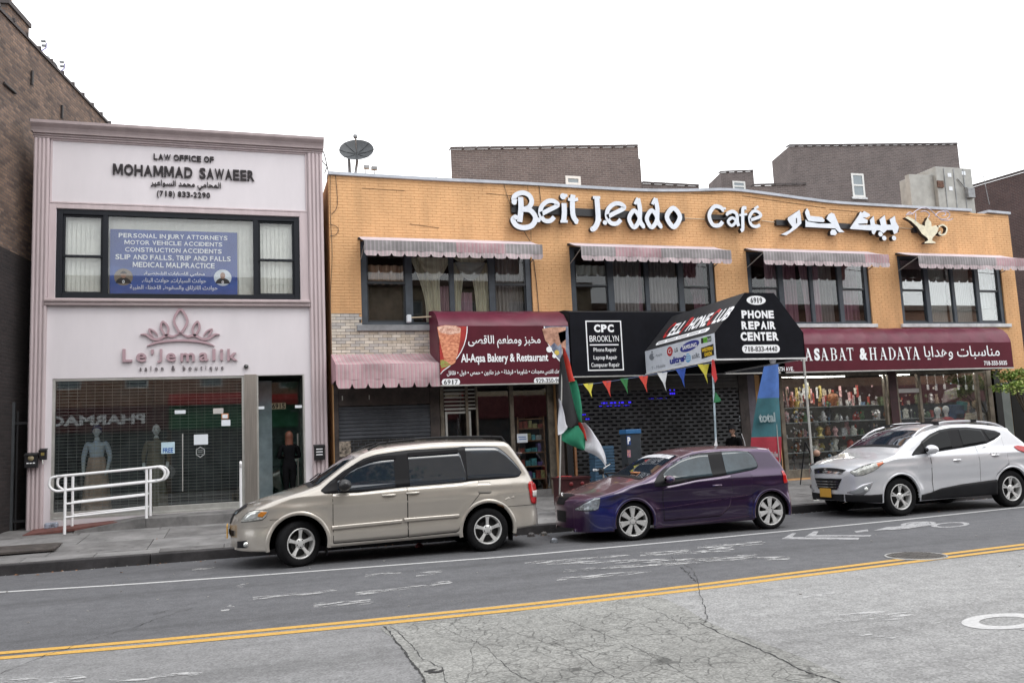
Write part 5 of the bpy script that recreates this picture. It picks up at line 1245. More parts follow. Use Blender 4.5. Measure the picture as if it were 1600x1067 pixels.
rm.quad((4.4, FY+.1, 3.28), (7.3, FY+.1, 3.28), (7.3, Yb_, 3.28), (4.4, Yb_, 3.28)).quad((4.4, FY+.1, .42), (7.3, FY+.1, .42), (7.3, Yb_, .42), (4.4, Yb_, .42)); rm.build('bakery_room', None, ob)
m_wood = M('shelf_wood', (.28, .13, .06), .6, var=.3, scale=5)
sx0, sx1 = W2(812), W2(853); bs = thing('bakery_shelves', 'wooden display shelves with packages inside the bakery window', 'shelves', ((sx0+sx1)/2, FY+.4, .5))
for x_ in (sx0, sx1): MB().box(x_-.02, FY+.2, .5, x_+.02, FY+.5, 2.25).build('upright', m_wood, bs)
rs = random.Random(5)
for k, z in enumerate((.75, 1.05, 1.38, 1.66, 1.95, 2.18)):
    MB().box(sx0+.021, FY+.2, z, sx1-.021, FY+.5, z+.03).build('shelf', m_wood, bs)
    x_ = sx0+.05
    while x_ < sx1-.1 and k < 5:
        w = rs.uniform(.06, .14); h = rs.uniform(.08, .2); c = rs.choice([(.3, .05, .03), (.1, .35, .4), (.5, .5, .5), (.35, .3, .12), (.15, .1, .3), (.5, .45, .35)])
        MB().box(x_, FY+.24, z+.03, x_+w, FY+.4, z+.03+h).build('package', M('pack_%d%d%d' % tuple(int(v*99) for v in c), c, .5, var=.3, scale=20), bs); x_ += w+.02
x_, z_ = q(816, 684, FY); MB().box(x_-.13, FY-.006, z_-.11, x_+.13, FY-.002, z_+.10).build('notice_paper', m_paper, ob); MB().box(x_-.1, FY-.008, z_+.01, x_+.09, FY-.007, z_+.03).box(x_-.08, FY-.008, z_-.04, x_+.1, FY-.007, z_-.02).build('notice_print', M('blue_ink', (.03, .12, .4), .6), ob)
# 3 phone shop: shutter of interlocking links with brick shaped openings
m_link = M('galvanised_link', (.085, .088, .092), .42, metal=.35, var=.25, scale=2)
gx0, gx1 = 7.50, 12.33; gz0, gz1 = .42, 2.80; lk = MB(); ph = .092; pw = .235; k = 0; z = gz0
while z < gz1:
    lk.box(gx0, FY+.0, z, gx1, FY+.022, z+.047)
    x = gx0+(k % 2)*pw/2
    while x < gx1: lk.box(x-.035, FY+.003, z+.047, x+.035, FY+.019, z+ph); x += pw
    z += ph; k += 1
tag(lk.build('link_shutter', m_link, ob), kind='stuff')
MB().box(7.36, FY-.05, .35, 7.5, FY+.1, 3.2).build('shutter_guide', m_rust, ob); MB().box(12.33, FY-.03, .35, 12.45, FY+.1, 3.2).build('shutter_guide', m_rust, ob)
for k in range(4): MB().box(7.5, FY-.02+.01*k, 2.80+k*.09, 12.33, FY+.03, 2.88+k*.09).build('shutter_hood_slat', M('dark_slat', (.09, .085, .08), .5, var=.2), ob)
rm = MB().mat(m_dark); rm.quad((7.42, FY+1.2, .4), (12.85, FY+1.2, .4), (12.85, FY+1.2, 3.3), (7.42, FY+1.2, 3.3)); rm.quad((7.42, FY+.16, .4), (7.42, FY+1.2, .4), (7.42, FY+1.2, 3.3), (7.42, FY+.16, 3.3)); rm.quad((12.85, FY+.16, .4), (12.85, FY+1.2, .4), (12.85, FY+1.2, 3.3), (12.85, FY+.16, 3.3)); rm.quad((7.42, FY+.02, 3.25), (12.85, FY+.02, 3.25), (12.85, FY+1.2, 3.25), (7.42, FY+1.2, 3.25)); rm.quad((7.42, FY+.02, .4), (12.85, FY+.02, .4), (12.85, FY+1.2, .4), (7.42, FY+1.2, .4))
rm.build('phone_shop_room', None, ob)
m_led = M('blue_led', (.05, .03, .9), .5, var=0, emit=.8)
for a, b, n_, nm in [((936, 628), (988, 634), 9, 'led'), ((1046, 608), (1056, 619), 3, 'led'), ((910, 645), (917, 649), 2, 'led'), ((1010, 622), (1044, 624), 5, 'led'), ((915, 653), (922, 656), 2, 'led')]:
    YY = FY+.2; (xa, za), (xb, zb) = q(*a, YY), q(*b, YY)
    for i in range(n_): MB().box(xa+(xb-xa)*i/n_, YY, zb+.01, xa+(xb-xa)*(i+.7)/n_, YY+.01, za-.01).build('led_segment', m_led, ob)
MB().box(12.45, FY-.0, .35, 12.62, FY+.1, 3.25).build('brick_pier_strip', m_rust, ob)
MB().box(12.62, FY+.02, .4, 13.0, FY+.05, 3.2).build('side_door', M('grey_lilac_door', (.16, .14, .17), .5, var=.2), ob); MB().box(13.0, FY-.03, .35, 13.45, FY+.1, 3.2).build('pier', M('dark_pier', (.035, .03, .03), .7, var=.3), ob)
x_, z_ = q(1160, 653, FY); MB().box(x_-.09, FY+.0, z_-.1, x_+.09, FY+.015, z_+.1).build('notice_paper', m_paper, ob); MB().box(x_-.05, FY-.006, z_-.03, x_+.03, FY-.002, z_+.07).build('notice_mark', m_redv, ob)
# 4 gift shop
gf = MB(); gX = lambda px: q(px, 620, FY)[0]
for a, b in ((1218, 1224), (1384, 1387), (1391, 1405), (1437, 1441), (1528, 1532), (1545, 1552)): gf.box(gX(a), FY+.0, .4, gX(b), FY+.1, 3.2)
gf.box(13.5, FY+.01, 3.05, 20.7, FY+.08, 3.2).box(13.5, FY+.01, .4, gX(1391), FY+.08, .62).box(gX(1441), FY+.01, .4, 20.7, FY+.08, .62)
gf.build('gift_shop_frame', m_alb, ob, .004)
MB().box(gX(1391)-.02, FY-.02, .4, gX(1402), FY+.0, 3.2).build('dark_pilaster', M('dark_red_pier', (.05, .012, .015), .5, var=.3), ob)
for a, b in ((1224, 1384), (1406, 1437), (1441, 1528), (1532, 1545)): MB().box(gX(a)+.005, FY+.05, .6, gX(b)-.005, FY+.055, 3.06).build('shop_pane', m_paneg, ob)
_, zt_ = q(1420, 607, FY); MB().box(gX(1405), FY+.0, zt_-.11, gX(1437), FY+.09, zt_).build('door_head', M('pale_bar', (.6, .58, .56), .5), ob)
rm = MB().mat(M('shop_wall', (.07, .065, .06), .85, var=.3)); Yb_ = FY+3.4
rm.quad((13.5, Yb_, .4), (20.8, Yb_, .4), (20.8, Yb_, 3.3), (13.5, Yb_, 3.3)).quad((13.5, FY+.16, .4), (13.5, Yb_, .4), (13.5, Yb_, 3.3), (13.5, FY+.16, 3.3)).quad((20.8, FY+.16, .4), (20.8, Yb_, .4), (20.8, Yb_, 3.3), (20.8, FY+.16, 3.3))
rm.quad((13.5, FY+.1, 3.22), (20.8, FY+.1, 3.22), (20.8, Yb_, 3.22), (13.5, Yb_, 3.22)).quad((13.5, FY+.1, .5), (20.8, FY+.1, .5), (20.8, Yb_, .5), (13.5, Yb_, .5)); rm.build('gift_shop_room', None, ob)
m_tube = M('lit_tube', (1, .97, .9), .5, var=0, emit=14.0)
for a, b, y in ((13.7, 14.9, 20.6), (15.0, 16.7, 20.9), (13.7, 14.3, 21.3), (17.9, 18.9, 20.8), (14.2, 15.0, 21.9), (14.0, 16.7, 19.78), (17.8, 20.3, 19.78)):  # last two: front row of tubes added to brighten the goods
    MB().box(a, FY+(y-19.6), 3.12, b, FY+(y-19.6)+.09, 3.17).build('ceiling_and_fill_light', m_tube, ob)
# merchandise: shelves crammed with vases, dolls, boxes, flowers
mc = MB(); rg = random.Random(11)
pal = [M('ware_%d' % i, c, r, var=.5, scale=25, metal=mt) for i, (c, r, mt) in enumerate([((.75, .70, .6), .5, 0), ((.45, .08, .06), .5, 0), ((.2, .34, .5), .4, 0), ((.75, .55, .2), .3, .3), ((.30, .12, .05), .5, 0), ((.8, .8, .85), .15, .5), ((.08, .07, .07), .5, 0), ((.55, .48, .36), .6, 0), ((.8, .42, .42), .6, 0), ((.12, .2, .1), .7, 0), ((.85, .85, .83), .4, 0)])]
def ware(x, y, z, s):
    mc.mat(rg.choice(pal)); k = rg.random()
    if k < .45:
        pr = [(0, 0)]+[(s*rg.uniform(.12, .38), s*h) for h in (.0, .2, .4, .6, .8)]+[(s*rg.uniform(.05, .15), s*.95), (s*rg.uniform(.08, .22), s)]
        mc.lathe(pr, (x, y, z), 9)
    elif k < .7: w = s*rg.uniform(.3, .5); mc.box(x-w/2, y-w/2, z, x+w/2, y+w/2, z+s*rg.uniform(.4, .9))
    elif k < .85: # bunch of flowers / toy
        for _ in range(7):
            a, b, c = [rg.uniform(-.3, .3)*s for _ in range(3)]; r_ = s*.12; mc.mat(rg.choice(pal)); mc.lathe([(0, -r_), (r_*.8, -r_*.5), (r_, 0), (r_*.7, r_*.6), (0, r_)], (x+a, y+b, z+s*.55+c), 6)
        mc.lathe([(s*.12, 0), (s*.16, s*.3)], (x, y, z), 7)
    else: mc.lathe([(s*.2, 0), (s*.03, s*.1), (s*.02, s*.6), (s*.1, s*.62), (s*.12, s*.8), (0, s)], (x, y, z), 8)
for z, smin, smax in ((.6, .22, .42), (1.05, .2, .36), (1.45, .2, .36), (1.85, .18, .34), (2.25, .15, .34)):
    mc.mat(M('glass_shelf', (.35, .38, .38), .3, var=0)).box(13.8, FY+.25, z-.02, 16.9, FY+.75, z)
    if z < 1.9: mc.box(17.0, FY+1.2, z-.02, 20.4, FY+1.6, z)
    x = 13.85
    while x < 16.85:
        s = rg.uniform(smin, smax)
        if rg.random() < (.95 if z < 1.9 and x < 15.6 else .7): ware(x, FY+rg.uniform(.3, .7), z-rg.random()**3*.12, s*rg.choice([.6, 1, 1, 1.3]))
        x += s*rg.uniform(.25, .55)
    x = 17.7
    while x < 20.3:
        s = rg.uniform(smin, smax); ware(x, FY+rg.uniform(1.25, 1.55), z, s); x += s*.7
for i in range(46): # hanging strings of beads
    x = rg.uniform(13.75, 14.25) if i < 26 else rg.uniform(14.2, 20.2); z = rg.uniform(1.2, 2.3) if i < 26 else rg.uniform(2.3, 2.8); r_ = rg.uniform(.015, .035); mc.mat(pal[5] if i < 26 else rg.choice(pal)); mc.lathe([(0, -r_), (r_, 0), (0, r_*1.5)], (x, FY+.22, z), 6)
for i in range(60):
    x = rg.uniform(13.9, 15.3) if i < 40 else rg.uniform(15.3, 16.8); mc.mat(rg.choice([pal[1], pal[8], pal[0], pal[10], pal[7], pal[3]])); z = rg.uniform(2.2, 2.6); w = .04; mc.box(x, FY+.5, z, x+w, FY+.56, z+rg.uniform(.15, .35))
tag(mc.build('gift_shop_merchandise', None, None), 'crowded glass shelves of vases, dolls, boxes and trinkets behind the gift shop window', 'merchandise', kind='stuff')

# small ladder-back things on the roofs ------------------------------------------------
m_dish = M('dark_dish_mesh', (.05, .055, .06), .6, var=.2); m_gr = M('grey_metal', (.25, .26, .27), .5, metal=.3, var=.2)
def dish(nm, label, c, r, direction, mt, rear=True, base=None, ribs=True):
    t = thing(nm, label, 'satellite dish', c); d = Vector(direction).normalized(); a = d.cross(Vector((0, 0, 1))).normalized(); b = a.cross(d); c = Vector(c)
    P = [[c+d*(-.28*r*(1-(k/6)**2))+(a*cos(2*pi*j/28)+b*sin(2*pi*j/28))*r*k/6 for j in range(28)] for k in range(7)]
    MB().grid(P, True, True).build('reflector', mt, t)
    if ribs:
        for j in range(8):
            e = a*cos(pi*j/4)+b*sin(pi*j/4); MB().tube([c-d*.30*r, c-d*.17*r+e*r*.62, c+e*r], .014*r/.5, 5).build('rib', mt, t)
    MB().tube([c-d*.3*r-b*.2*r, c+d*r*.9], .02*r/.5, 6).lathe([(.05, -.04), (.06, 0), (.05, .04), (0, .04)], c+d*r*.9, 10).build('feed_arm', m_gr, t)
    if base is not None: MB().tube([c-d*.3*r, c-d*.45*r-Vector((0, 0, .15)), Vector(base)], .035, 8).build('mast', m_gr, t)
    return t
c = q(557, 234, 21.5); dish('satellite_dish', 'large dark satellite dish on the orange roof next to the pink building', (c[0], 21.5, c[1]), .44, (-.15, -.75, .55), m_dish, base=(q(547, 268, 21.5)[0], 21.5, 7.8))
c = q(548, 248, 21.8); t = thing('dish_stand', 'grey curved back of a second small dish behind the large dark dish', 'satellite dish', (c[0], 21.8, c[1]))
MB().grid([[(c[0]+.30*cos(u)*.5, 21.8+.1*sin(w), c[1]+.33*sin(u)) for w in (0, .5, 1)] for u in [(-1.3+2.6*k/10) for k in range(11)]]).tube([(c[0], 21.8, 7.7), (c[0]-.05, 21.8, c[1]+.1)], .04).build('shell', m_gr, t)
for (px, py, w, lab) in ((572, 262, 1, 'small twin feed antenna standing on the orange roof right of the dishes'), (584, 264, -1, 'tiny grey antenna head at the roof edge right of the twin feed antenna')):
    x, z = q(px, py, 21); t = thing('antenna', lab, 'antenna', (x, 21, 7.8))
    MB().tube([(x-.12*w, 21, 7.75), (x, 21, z)], .012, 6).build('mast', m_gr, t); MB().box(x-.06, 20.95, z-.03, x+.08, 21.05, z+.05).build('head', m_gr, t)
x, z = q(680, 262, 22); t = thing('thin_aerial', 'thin vertical rod aerial on the orange roof', 'antenna', (x, 22, 7.7)); MB().tube([(x, 22, 7.6), (x+.02, 22, z)], .012, 5).build('rod', m_gr, t)
# cables between the two buildings
t = thing('roof_cables', 'tangle of dark cables hanging beside the pink building cornice', 'cables', (1.95, FY, 8))
for P in ([(501, 222), (508, 240), (513, 262), (515, 272)], [(500, 238), (505, 250), (512, 258), (508, 268)]):
    MB().tube([(q(a, b, FY-.03)[0], FY+.1, q(a, b, FY-.03)[1]) for a, b in P], .014, 5).build('cable', m_cable, t)
# roof air handling unit
UY = 23.5
def UQ(px, py, Y=UY): return q(px, py, Y)
(xa, za), (xb, zb) = UQ(1423, 278), UQ(1520, 330)
hv = thing('roof_air_unit', 'large beige sheet metal air handling unit on the orange roof', 'air unit', ((xa+xb)/2, UY, 7.6))
m_hv = M('beige_sheet_metal', (.33, .33, .31), .5, metal=.2, var=.15, scale=2)
_, zt_ = UQ(1460, 274); zt2 = UQ(1513, 266)[1]
MB().add([(UQ(1423, 300)[0], UY, 7.3), (UQ(1460, 300)[0], UY, 7.3), (UQ(1460, 300)[0], UY, zt_), (UQ(1423, 300)[0], UY, zt_-.02)]+[(UQ(1423, 300)[0], UY+.2, 7.3), (UQ(1460, 300)[0], UY+.2, 7.3), (UQ(1460, 300)[0], UY+.2, zt_), (UQ(1423, 300)[0], UY+.2, zt_-.02)], [(0, 1, 2, 3), (4, 5, 6, 7), (3, 2, 6, 7), (0, 3, 7, 4), (1, 2, 6, 5)]).build('duct_box', m_hv, hv)
MB().box(UQ(1460, 300)[0]+.01, UY-.15, 7.3, UQ(1516, 300)[0], UY+1.6, zt2).build('cabinet', m_hv, hv, .02)
for px in (1472, 1487, 1502): MB().box(UQ(px, 300)[0], UY-.17, 7.5, UQ(px, 300)[0]+.025, UY-.15, zt2-.05).build('seam', m_gr, hv)
x_, z_ = UQ(1468, 288, UY-.17); MB().box(x_-.10, UY-.2, z_-.12, x_+.16, UY-.15, z_+.12).build('rusty_vent', M('rust', (.12, .06, .04), .8, var=.5, scale=10), hv)
for px, py in ((1478, 276), (1480, 297), (1500, 273)): x_, z_ = UQ(px, py); MB().box(x_-.08, UY-.165, z_-.07, x_+.08, UY-.15, z_+.07).build('data_plate', m_paper, hv)
x_, z_ = UQ(1508, 305); MB().box(x_-.15, UY-.3, z_-.18, x_+.15, UY-.15, z_+.18).build('switch_box', m_gr, hv, .02)
MB().tube([(UQ(1490, 282)[0], UY-.18, UQ(1490, 282)[1]), (UQ(1500, 295)[0], UY-.2, UQ(1500, 295)[1]), (UQ(1508, 300)[0], UY-.3, UQ(1508, 300)[1])], .02, 6).build('pipe', m_gr, hv)
x, z = q(1540, 270, 26); t = thing('whip_aerial', 'very thin leaning whip aerial between the air unit and the dark brick building', 'antenna', (x, 26, 7.5)); MB().tube([(q(1546, 320, 26)[0], 26, q(1546, 320, 26)[1]), (q(1535, 268, 26)[0], 26, q(1535, 268, 26)[1])], .014, 5).build('rod', m_gr, t)

# ================================================================ BACKGROUND BUILDINGS
m_bb = brickmat('far_purple_brick', (.13, .104, .10), (.095, .077, .076), (.20, .18, .17), w=.30, h=.10, var=.18)
m_bby = brickmat('far_purple_brick_side', (.16, .125, .118), (.12, .095, .09), (.22, .20, .185), axis='Y', w=.30, h=.10, var=.18)
m_capb = M('dark_coping_tile', (.07, .06, .06), .8, var=.2)
m_wfr = M('white_window_frame', (.65, .65, .63), .5, var=.05)
def bwin(par, x0, x1, z0, z1, Y):
    fr = MB(); frame(fr, x0, x1, z0, z1, .12, Y-.04, Y+.02); fr.box(x0+.12, Y-.04, (z0+z1)/2-.05, x1-.12, Y+.02, (z0+z1)/2+.05); w = fr.build('window', m_wfr, par)
    MB().box(x0+.12, Y-.01, z0+.12, x1-.12, Y+.005, z1-.12).build('pane', M('far_pane', (.18, .22, .24), .08, spec=.9, var=.1), w)
    MB().box(x0-.1, Y-.08, z0-.13, x1+.1, Y+.0, z0-.002).build('sill', m_sill, w)
def bgb(label, x0, x1, Y, D, zl, zr, z_extra=None, xl=None, wins=()):
    t = thing('brick_building', label, 'building', ((x0+x1)/2, Y, 0), 'purple brick blocks behind the orange building')
    MB().add([(x0, Y, 0), (x1, Y, 0), (x1, Y, zr), (x0, Y, zl)], [(0, 1, 2, 3)]).build('front_wall', m_bb, t)
    xl = x0 if xl is None else xl
    MB().add([(x0, Y, 0), (x0, Y, zl), (xl, Y+D, zl), (xl, Y+D, 0)], [(0, 1, 2, 3)]).build('side_wall', m_bby, t)
    MB().add([(x1, Y, 0), (x1, Y, zr), (x1, Y+D, zr), (x1, Y+D, 0)], [(0, 1, 2, 3)]).build('side_wall', m_bby, t)
    MB().add([(x0, Y, zl-.3), (x1, Y, zr-.3), (x1, Y+D, zr-.3), (xl, Y+D, zl-.3)], [(0, 1, 2, 3)]).build('roof', M('roof_felt', (.12, .12, .12), .9), t)
    n_ = int((x1-x0)/.6)
    for i in range(n_):
        a, b = x0+(x1-x0)*i/n_, x0+(x1-x0)*(i+1)/n_; za, zb = zl+(zr-zl)*i/n_, zl+(zr-zl)*(i+1)/n_
        MB().add([(a, Y-.06, za), (b-.03, Y-.06, zb), (b-.03, Y+.3, zb), (a, Y+.3, za), (a, Y-.06, za+.11), (b-.03, Y-.06, zb+.11), (b-.03, Y+.3, zb+.11), (a, Y+.3, za+.11)], [(0, 1, 5, 4), (4, 5, 6, 7), (0, 4, 7, 3), (1, 2, 6, 5)]).build('coping_tile', m_capb, t)
    for (pa, pb) in wins:
        (xa, za), (xb, zb) = q(*pa, Y), q(*pb, Y); bwin(t, xa, xb, zb, za, Y)
    return t
Y = 36; a, b = q(704, 234, Y), q(997, 230, Y)
bgb('purple brick apartment block behind the roof above the letters Beit Jeddo', a[0], b[0], Y, 9, a[1], b[1], xl=a[0]+4, wins=[((883, 275), (908, 300))])
a, b = q(997, 252, Y+2), q(1003, 290, Y+2); t = bgb('narrow set back end of the middle brick block', a[0]-2, b[0], Y+2, 5, a[1], a[1])
Y = 42; a, b = q(1233, 229, Y), q(1496, 226, Y); c = q(1206, 253, Y+2.6)
bgb('tall purple brick apartment block with a white sash window, behind the cafe sign', a[0], b[0], Y, 2.6, a[1], b[1], xl=c[0], wins=[((1329, 271), (1352, 309))])
Y = 50; a, b = q(1126, 270, Y), q(1177, 268, Y); c = q(1107, 290, Y+2.6)
bgb('small distant brick stair tower between the two larger blocks', a[0], b[0], Y, 2.6, a[1], b[1], xl=c[0], wins=[((1144, 283), (1165, 300))])
a, b = q(1000, 289, 34), q(1300, 300, 34)
bgb('low brick wall of a building just above the coping', q(1004, 289, 40)[0], q(1092, 289, 40)[0], 40, 6, q(1040, 289, 40)[1], q(1040, 289, 40)[1])
a = q(1178, 291, 38); b = q(1215, 290, 38); bgb('low dark brick wall left of the tall block', a[0], q(1260, 290, 38)[0], 38, 3, a[1], q(1260, 289, 38)[1])
# dark brick building at the right edge
m_db = brickmat('dark_red_brick', (.085, .05, .048), (.06, .036, .038), (.11, .09, .085), axis='Y', w=.22, h=.07, var=.2)
Yd = 24.0; a = q(1528, 302, Yd+6); b = q(1600, 281, Yd)
rbk = thing('right_brick_building', 'dark red brick building at the right edge beyond the alley', 'building', (24, 22, 0))
xw1, yw1 = 33.2, 32.06; xw0, yw0 = 35.3, 22.0
zt1 = q(1600, 281, 30)[1]; zt0 = zt1
dx = (xw1-xw0)/(yw1-yw0)
MB().add([(xw0, yw0, 0), (xw1, yw1, 0), (xw1, yw1, zt1), (xw0, yw0, zt1-.05)], [(0, 1, 2, 3)]).build('side_wall', m_db, rbk)
MB().add([(xw0, yw0, 0), (50, yw0, 0), (50, yw0, zt1-.05), (xw0, yw0, zt1-.05)], [(0, 1, 2, 3)]).build('front_wall', m_bb, rbk)
MB().add([(xw0-.05, yw0, zt1-.05), (xw1-.05, yw1, zt1), (xw1-.05, yw1, zt1+.12), (xw0-.05, yw0, zt1+.07)], [(0, 1, 2, 3)]).build('coping', m_capb, rbk)
# low orange wall, gate and bush at right end
t = thing('alley_gate', 'dark alley gate at the right end of the orange building', 'gate', (22.3, FY+.3, .3))
MB().box(20.98, FY+.0, .3, 21.30, FY+.12, 2.75).build('grey_door', M('grey_green_door', (.22, .25, .24), .5, var=.1), t); MB().box(20.75, FY-.02, .3, 20.98, FY+.1, 3.1).build('jamb', M('black_jamb', (.02, .02, .02), .6), t)
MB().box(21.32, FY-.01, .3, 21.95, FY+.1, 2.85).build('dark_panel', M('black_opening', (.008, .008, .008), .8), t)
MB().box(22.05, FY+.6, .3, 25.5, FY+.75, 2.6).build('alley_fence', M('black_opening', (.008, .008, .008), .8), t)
# left dark brick apartment building
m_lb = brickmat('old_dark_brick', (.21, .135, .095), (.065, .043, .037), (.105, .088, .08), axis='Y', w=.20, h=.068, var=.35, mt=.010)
lb = thing('left_brick_building', 'dark old brick apartment building rising behind the pink building at left', 'building', (-4.6, 22, 0))
def wl_(Y): return -4.42+.2*(Y-19.3)
zt_ = q(157, 193, 24.7)[1]
ys_ = [17.5, 19.3, 22, 26, 34]
z00 = 7.45
MB().grid([[(wl_(y), y, z) for z in (5.95, zt_)] for y in ys_], False).build('side_wall', m_lb, lb)
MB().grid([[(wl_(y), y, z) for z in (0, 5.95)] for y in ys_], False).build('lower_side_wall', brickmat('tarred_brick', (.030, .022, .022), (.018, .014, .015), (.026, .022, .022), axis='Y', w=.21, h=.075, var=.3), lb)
MB().add([(wl_(17.5), 17.5, 0), (-20, 17.5, 0), (-20, 17.5, zt_), (wl_(17.5), 17.5, zt_)], [(0, 1, 2, 3)]).build('front_wall', m_bb, lb)
MB().grid([[(wl_(y)-.3, y, zt_), (wl_(y)-.3, y, zt_+.06), (wl_(y)+.04, y, zt_+.06), (wl_(y)+.04, y, zt_)] for y in ys_], False).build('coping', m_capb, lb)
y = 18.6
while y < 30:
    MB().box(wl_(y)-.05, y, zt_+.05, wl_(y)+.06, y+.05, zt_+.12).build('coping_tile', m_capb, lb); y += .62
for px, py, d in ((13, 138, (0, .5, 0)), (48, 122, (0, 0, .32)), (95, 175, (0, 0, .32))):
    # iron wall anchors
    r_ = ray(px, py); T = (-4.42-.2*19.3)/(r_.x-.2*r_.y); p = r_*T; p = Vector((p.x+.03, p.y, EYE+p.z)); d = Vector(d)
    MB().tube([p-d/2+Vector((.2*(-d.y/2), 0, 0)), p+d/2+Vector((.2*(d.y/2), 0, 0))], .03, 5).build('iron_anchor', m_cable, lb)
# chimney and dishes on it
def onwall(px, py, off=0):
    r_ = ray(px, py); T = (-4.42-.2*19.3+off)/(r_.x-.2*r_.y); p = r_*T; return Vector((p.x, p.y, EYE+p.z))
c0, c1 = onwall(9, 39).y, onwall(43, 75).y
ch = MB(); zc1 = zt_+.30
v = [(wl_(c0)+.02, c0, zt_), (wl_(c1)+.02, c1, zt_), (wl_(c1)-.7, c1+.1, zt_), (wl_(c0)-.7, c0+.1, zt_)]; v += [(a, b, zc1) for a, b, _ in v]
ch.add(v, [(0, 1, 5, 4), (1, 2, 6, 5), (2, 3, 7, 6), (3, 0, 4, 7), (4, 5, 6, 7)]).build('chimney', m_lb, lb)
v = [(wl_(c0)+.06, c0-.05, zc1), (wl_(c1)+.06, c1+.05, zc1), (wl_(c1)-.75, c1+.15, zc1), (wl_(c0)-.75, c0+.05, zc1)]; v += [(a, b, zc1+.1) for a, b, _ in v]
MB().add(v, [(0, 1, 5, 4), (1, 2, 6, 5), (2, 3, 7, 6), (3, 0, 4, 7), (4, 5, 6, 7), (0, 1, 2, 3)]).build('chimney_cap', m_capb, lb)
MB().box(wl_(c0+.3)-.22, c0+.12, zc1+.1, wl_(c0+.3)-.04, c0+.34, zc1+.36).build('chimney_pot', M('terracotta', (.35, .15, .09), .8, var=.2), lb)
m_vd = M('violet_grey_metal', (.16, .14, .30), .5, var=.1)
for (px, py), (hx, hy), lab in (((54, 87), (74, 74), 'small feed arm antenna nearest the chimney on the dark brick roof'), ((87, 119), (102, 106), 'second small antenna head further down the dark brick roof')):
    p = onwall(px, py, -.2); h = onwall(hx, hy, -.2); h = p+(h-p)*.9; t = thing('antenna', lab, 'antenna', p)
    MB().tube([p, h, h+Vector((0, 0, .12))], .016, 6).build('arm', m_vd, t); MB().obox(h+Vector((-.06, 0, .16)), (.05, 0, 0), (0, .03, 0), (0, 0, .02)).build('feed_head', m_gr, t); MB().obox(h+Vector((-.05, 0, .05)), (.045, 0, 0), (0, .03, 0), (0, 0, .02)).build('feed_head', m_gr, t)
p = onwall(71, 103, -.35); dish('roof_dish', 'grey satellite dish half hidden behind the dark brick roof edge', p, .27, (.3, -.8, .35), m_dish, ribs=False)
# iron gate in the passage at left
ig = thing('iron_gate', 'tall black iron gate closing the passage left of the pink building', 'gate', (-4.6, 19.9, .3))
m_ig = M('black_iron', (.012, .012, .014), .5, var=.2)
for k in range(9): x = -5.6+k*.19; MB().box(x, 19.7, .35, x+.03, 19.73, 2.72).build('bar', m_ig, ig)
for z in (.5, 2.45): MB().box(-5.6, 19.69, z, -4.08, 19.74, z+.05).build('rail', m_ig, ig)
MB().box(-4.38, 19.66, .35, -4.30, 19.74, 2.9).box(-4.50, 19.66, .35, -4.44, 19.74, 2.95).build('gate_post', M('grey_iron', (.05, .055, .06), .5), ig)
MB().box(-5.7, 20.3, .3, -4.05, 20.35, 3.6).build('passage_door', M('black_opening', (.008, .008, .008), .8), ig)
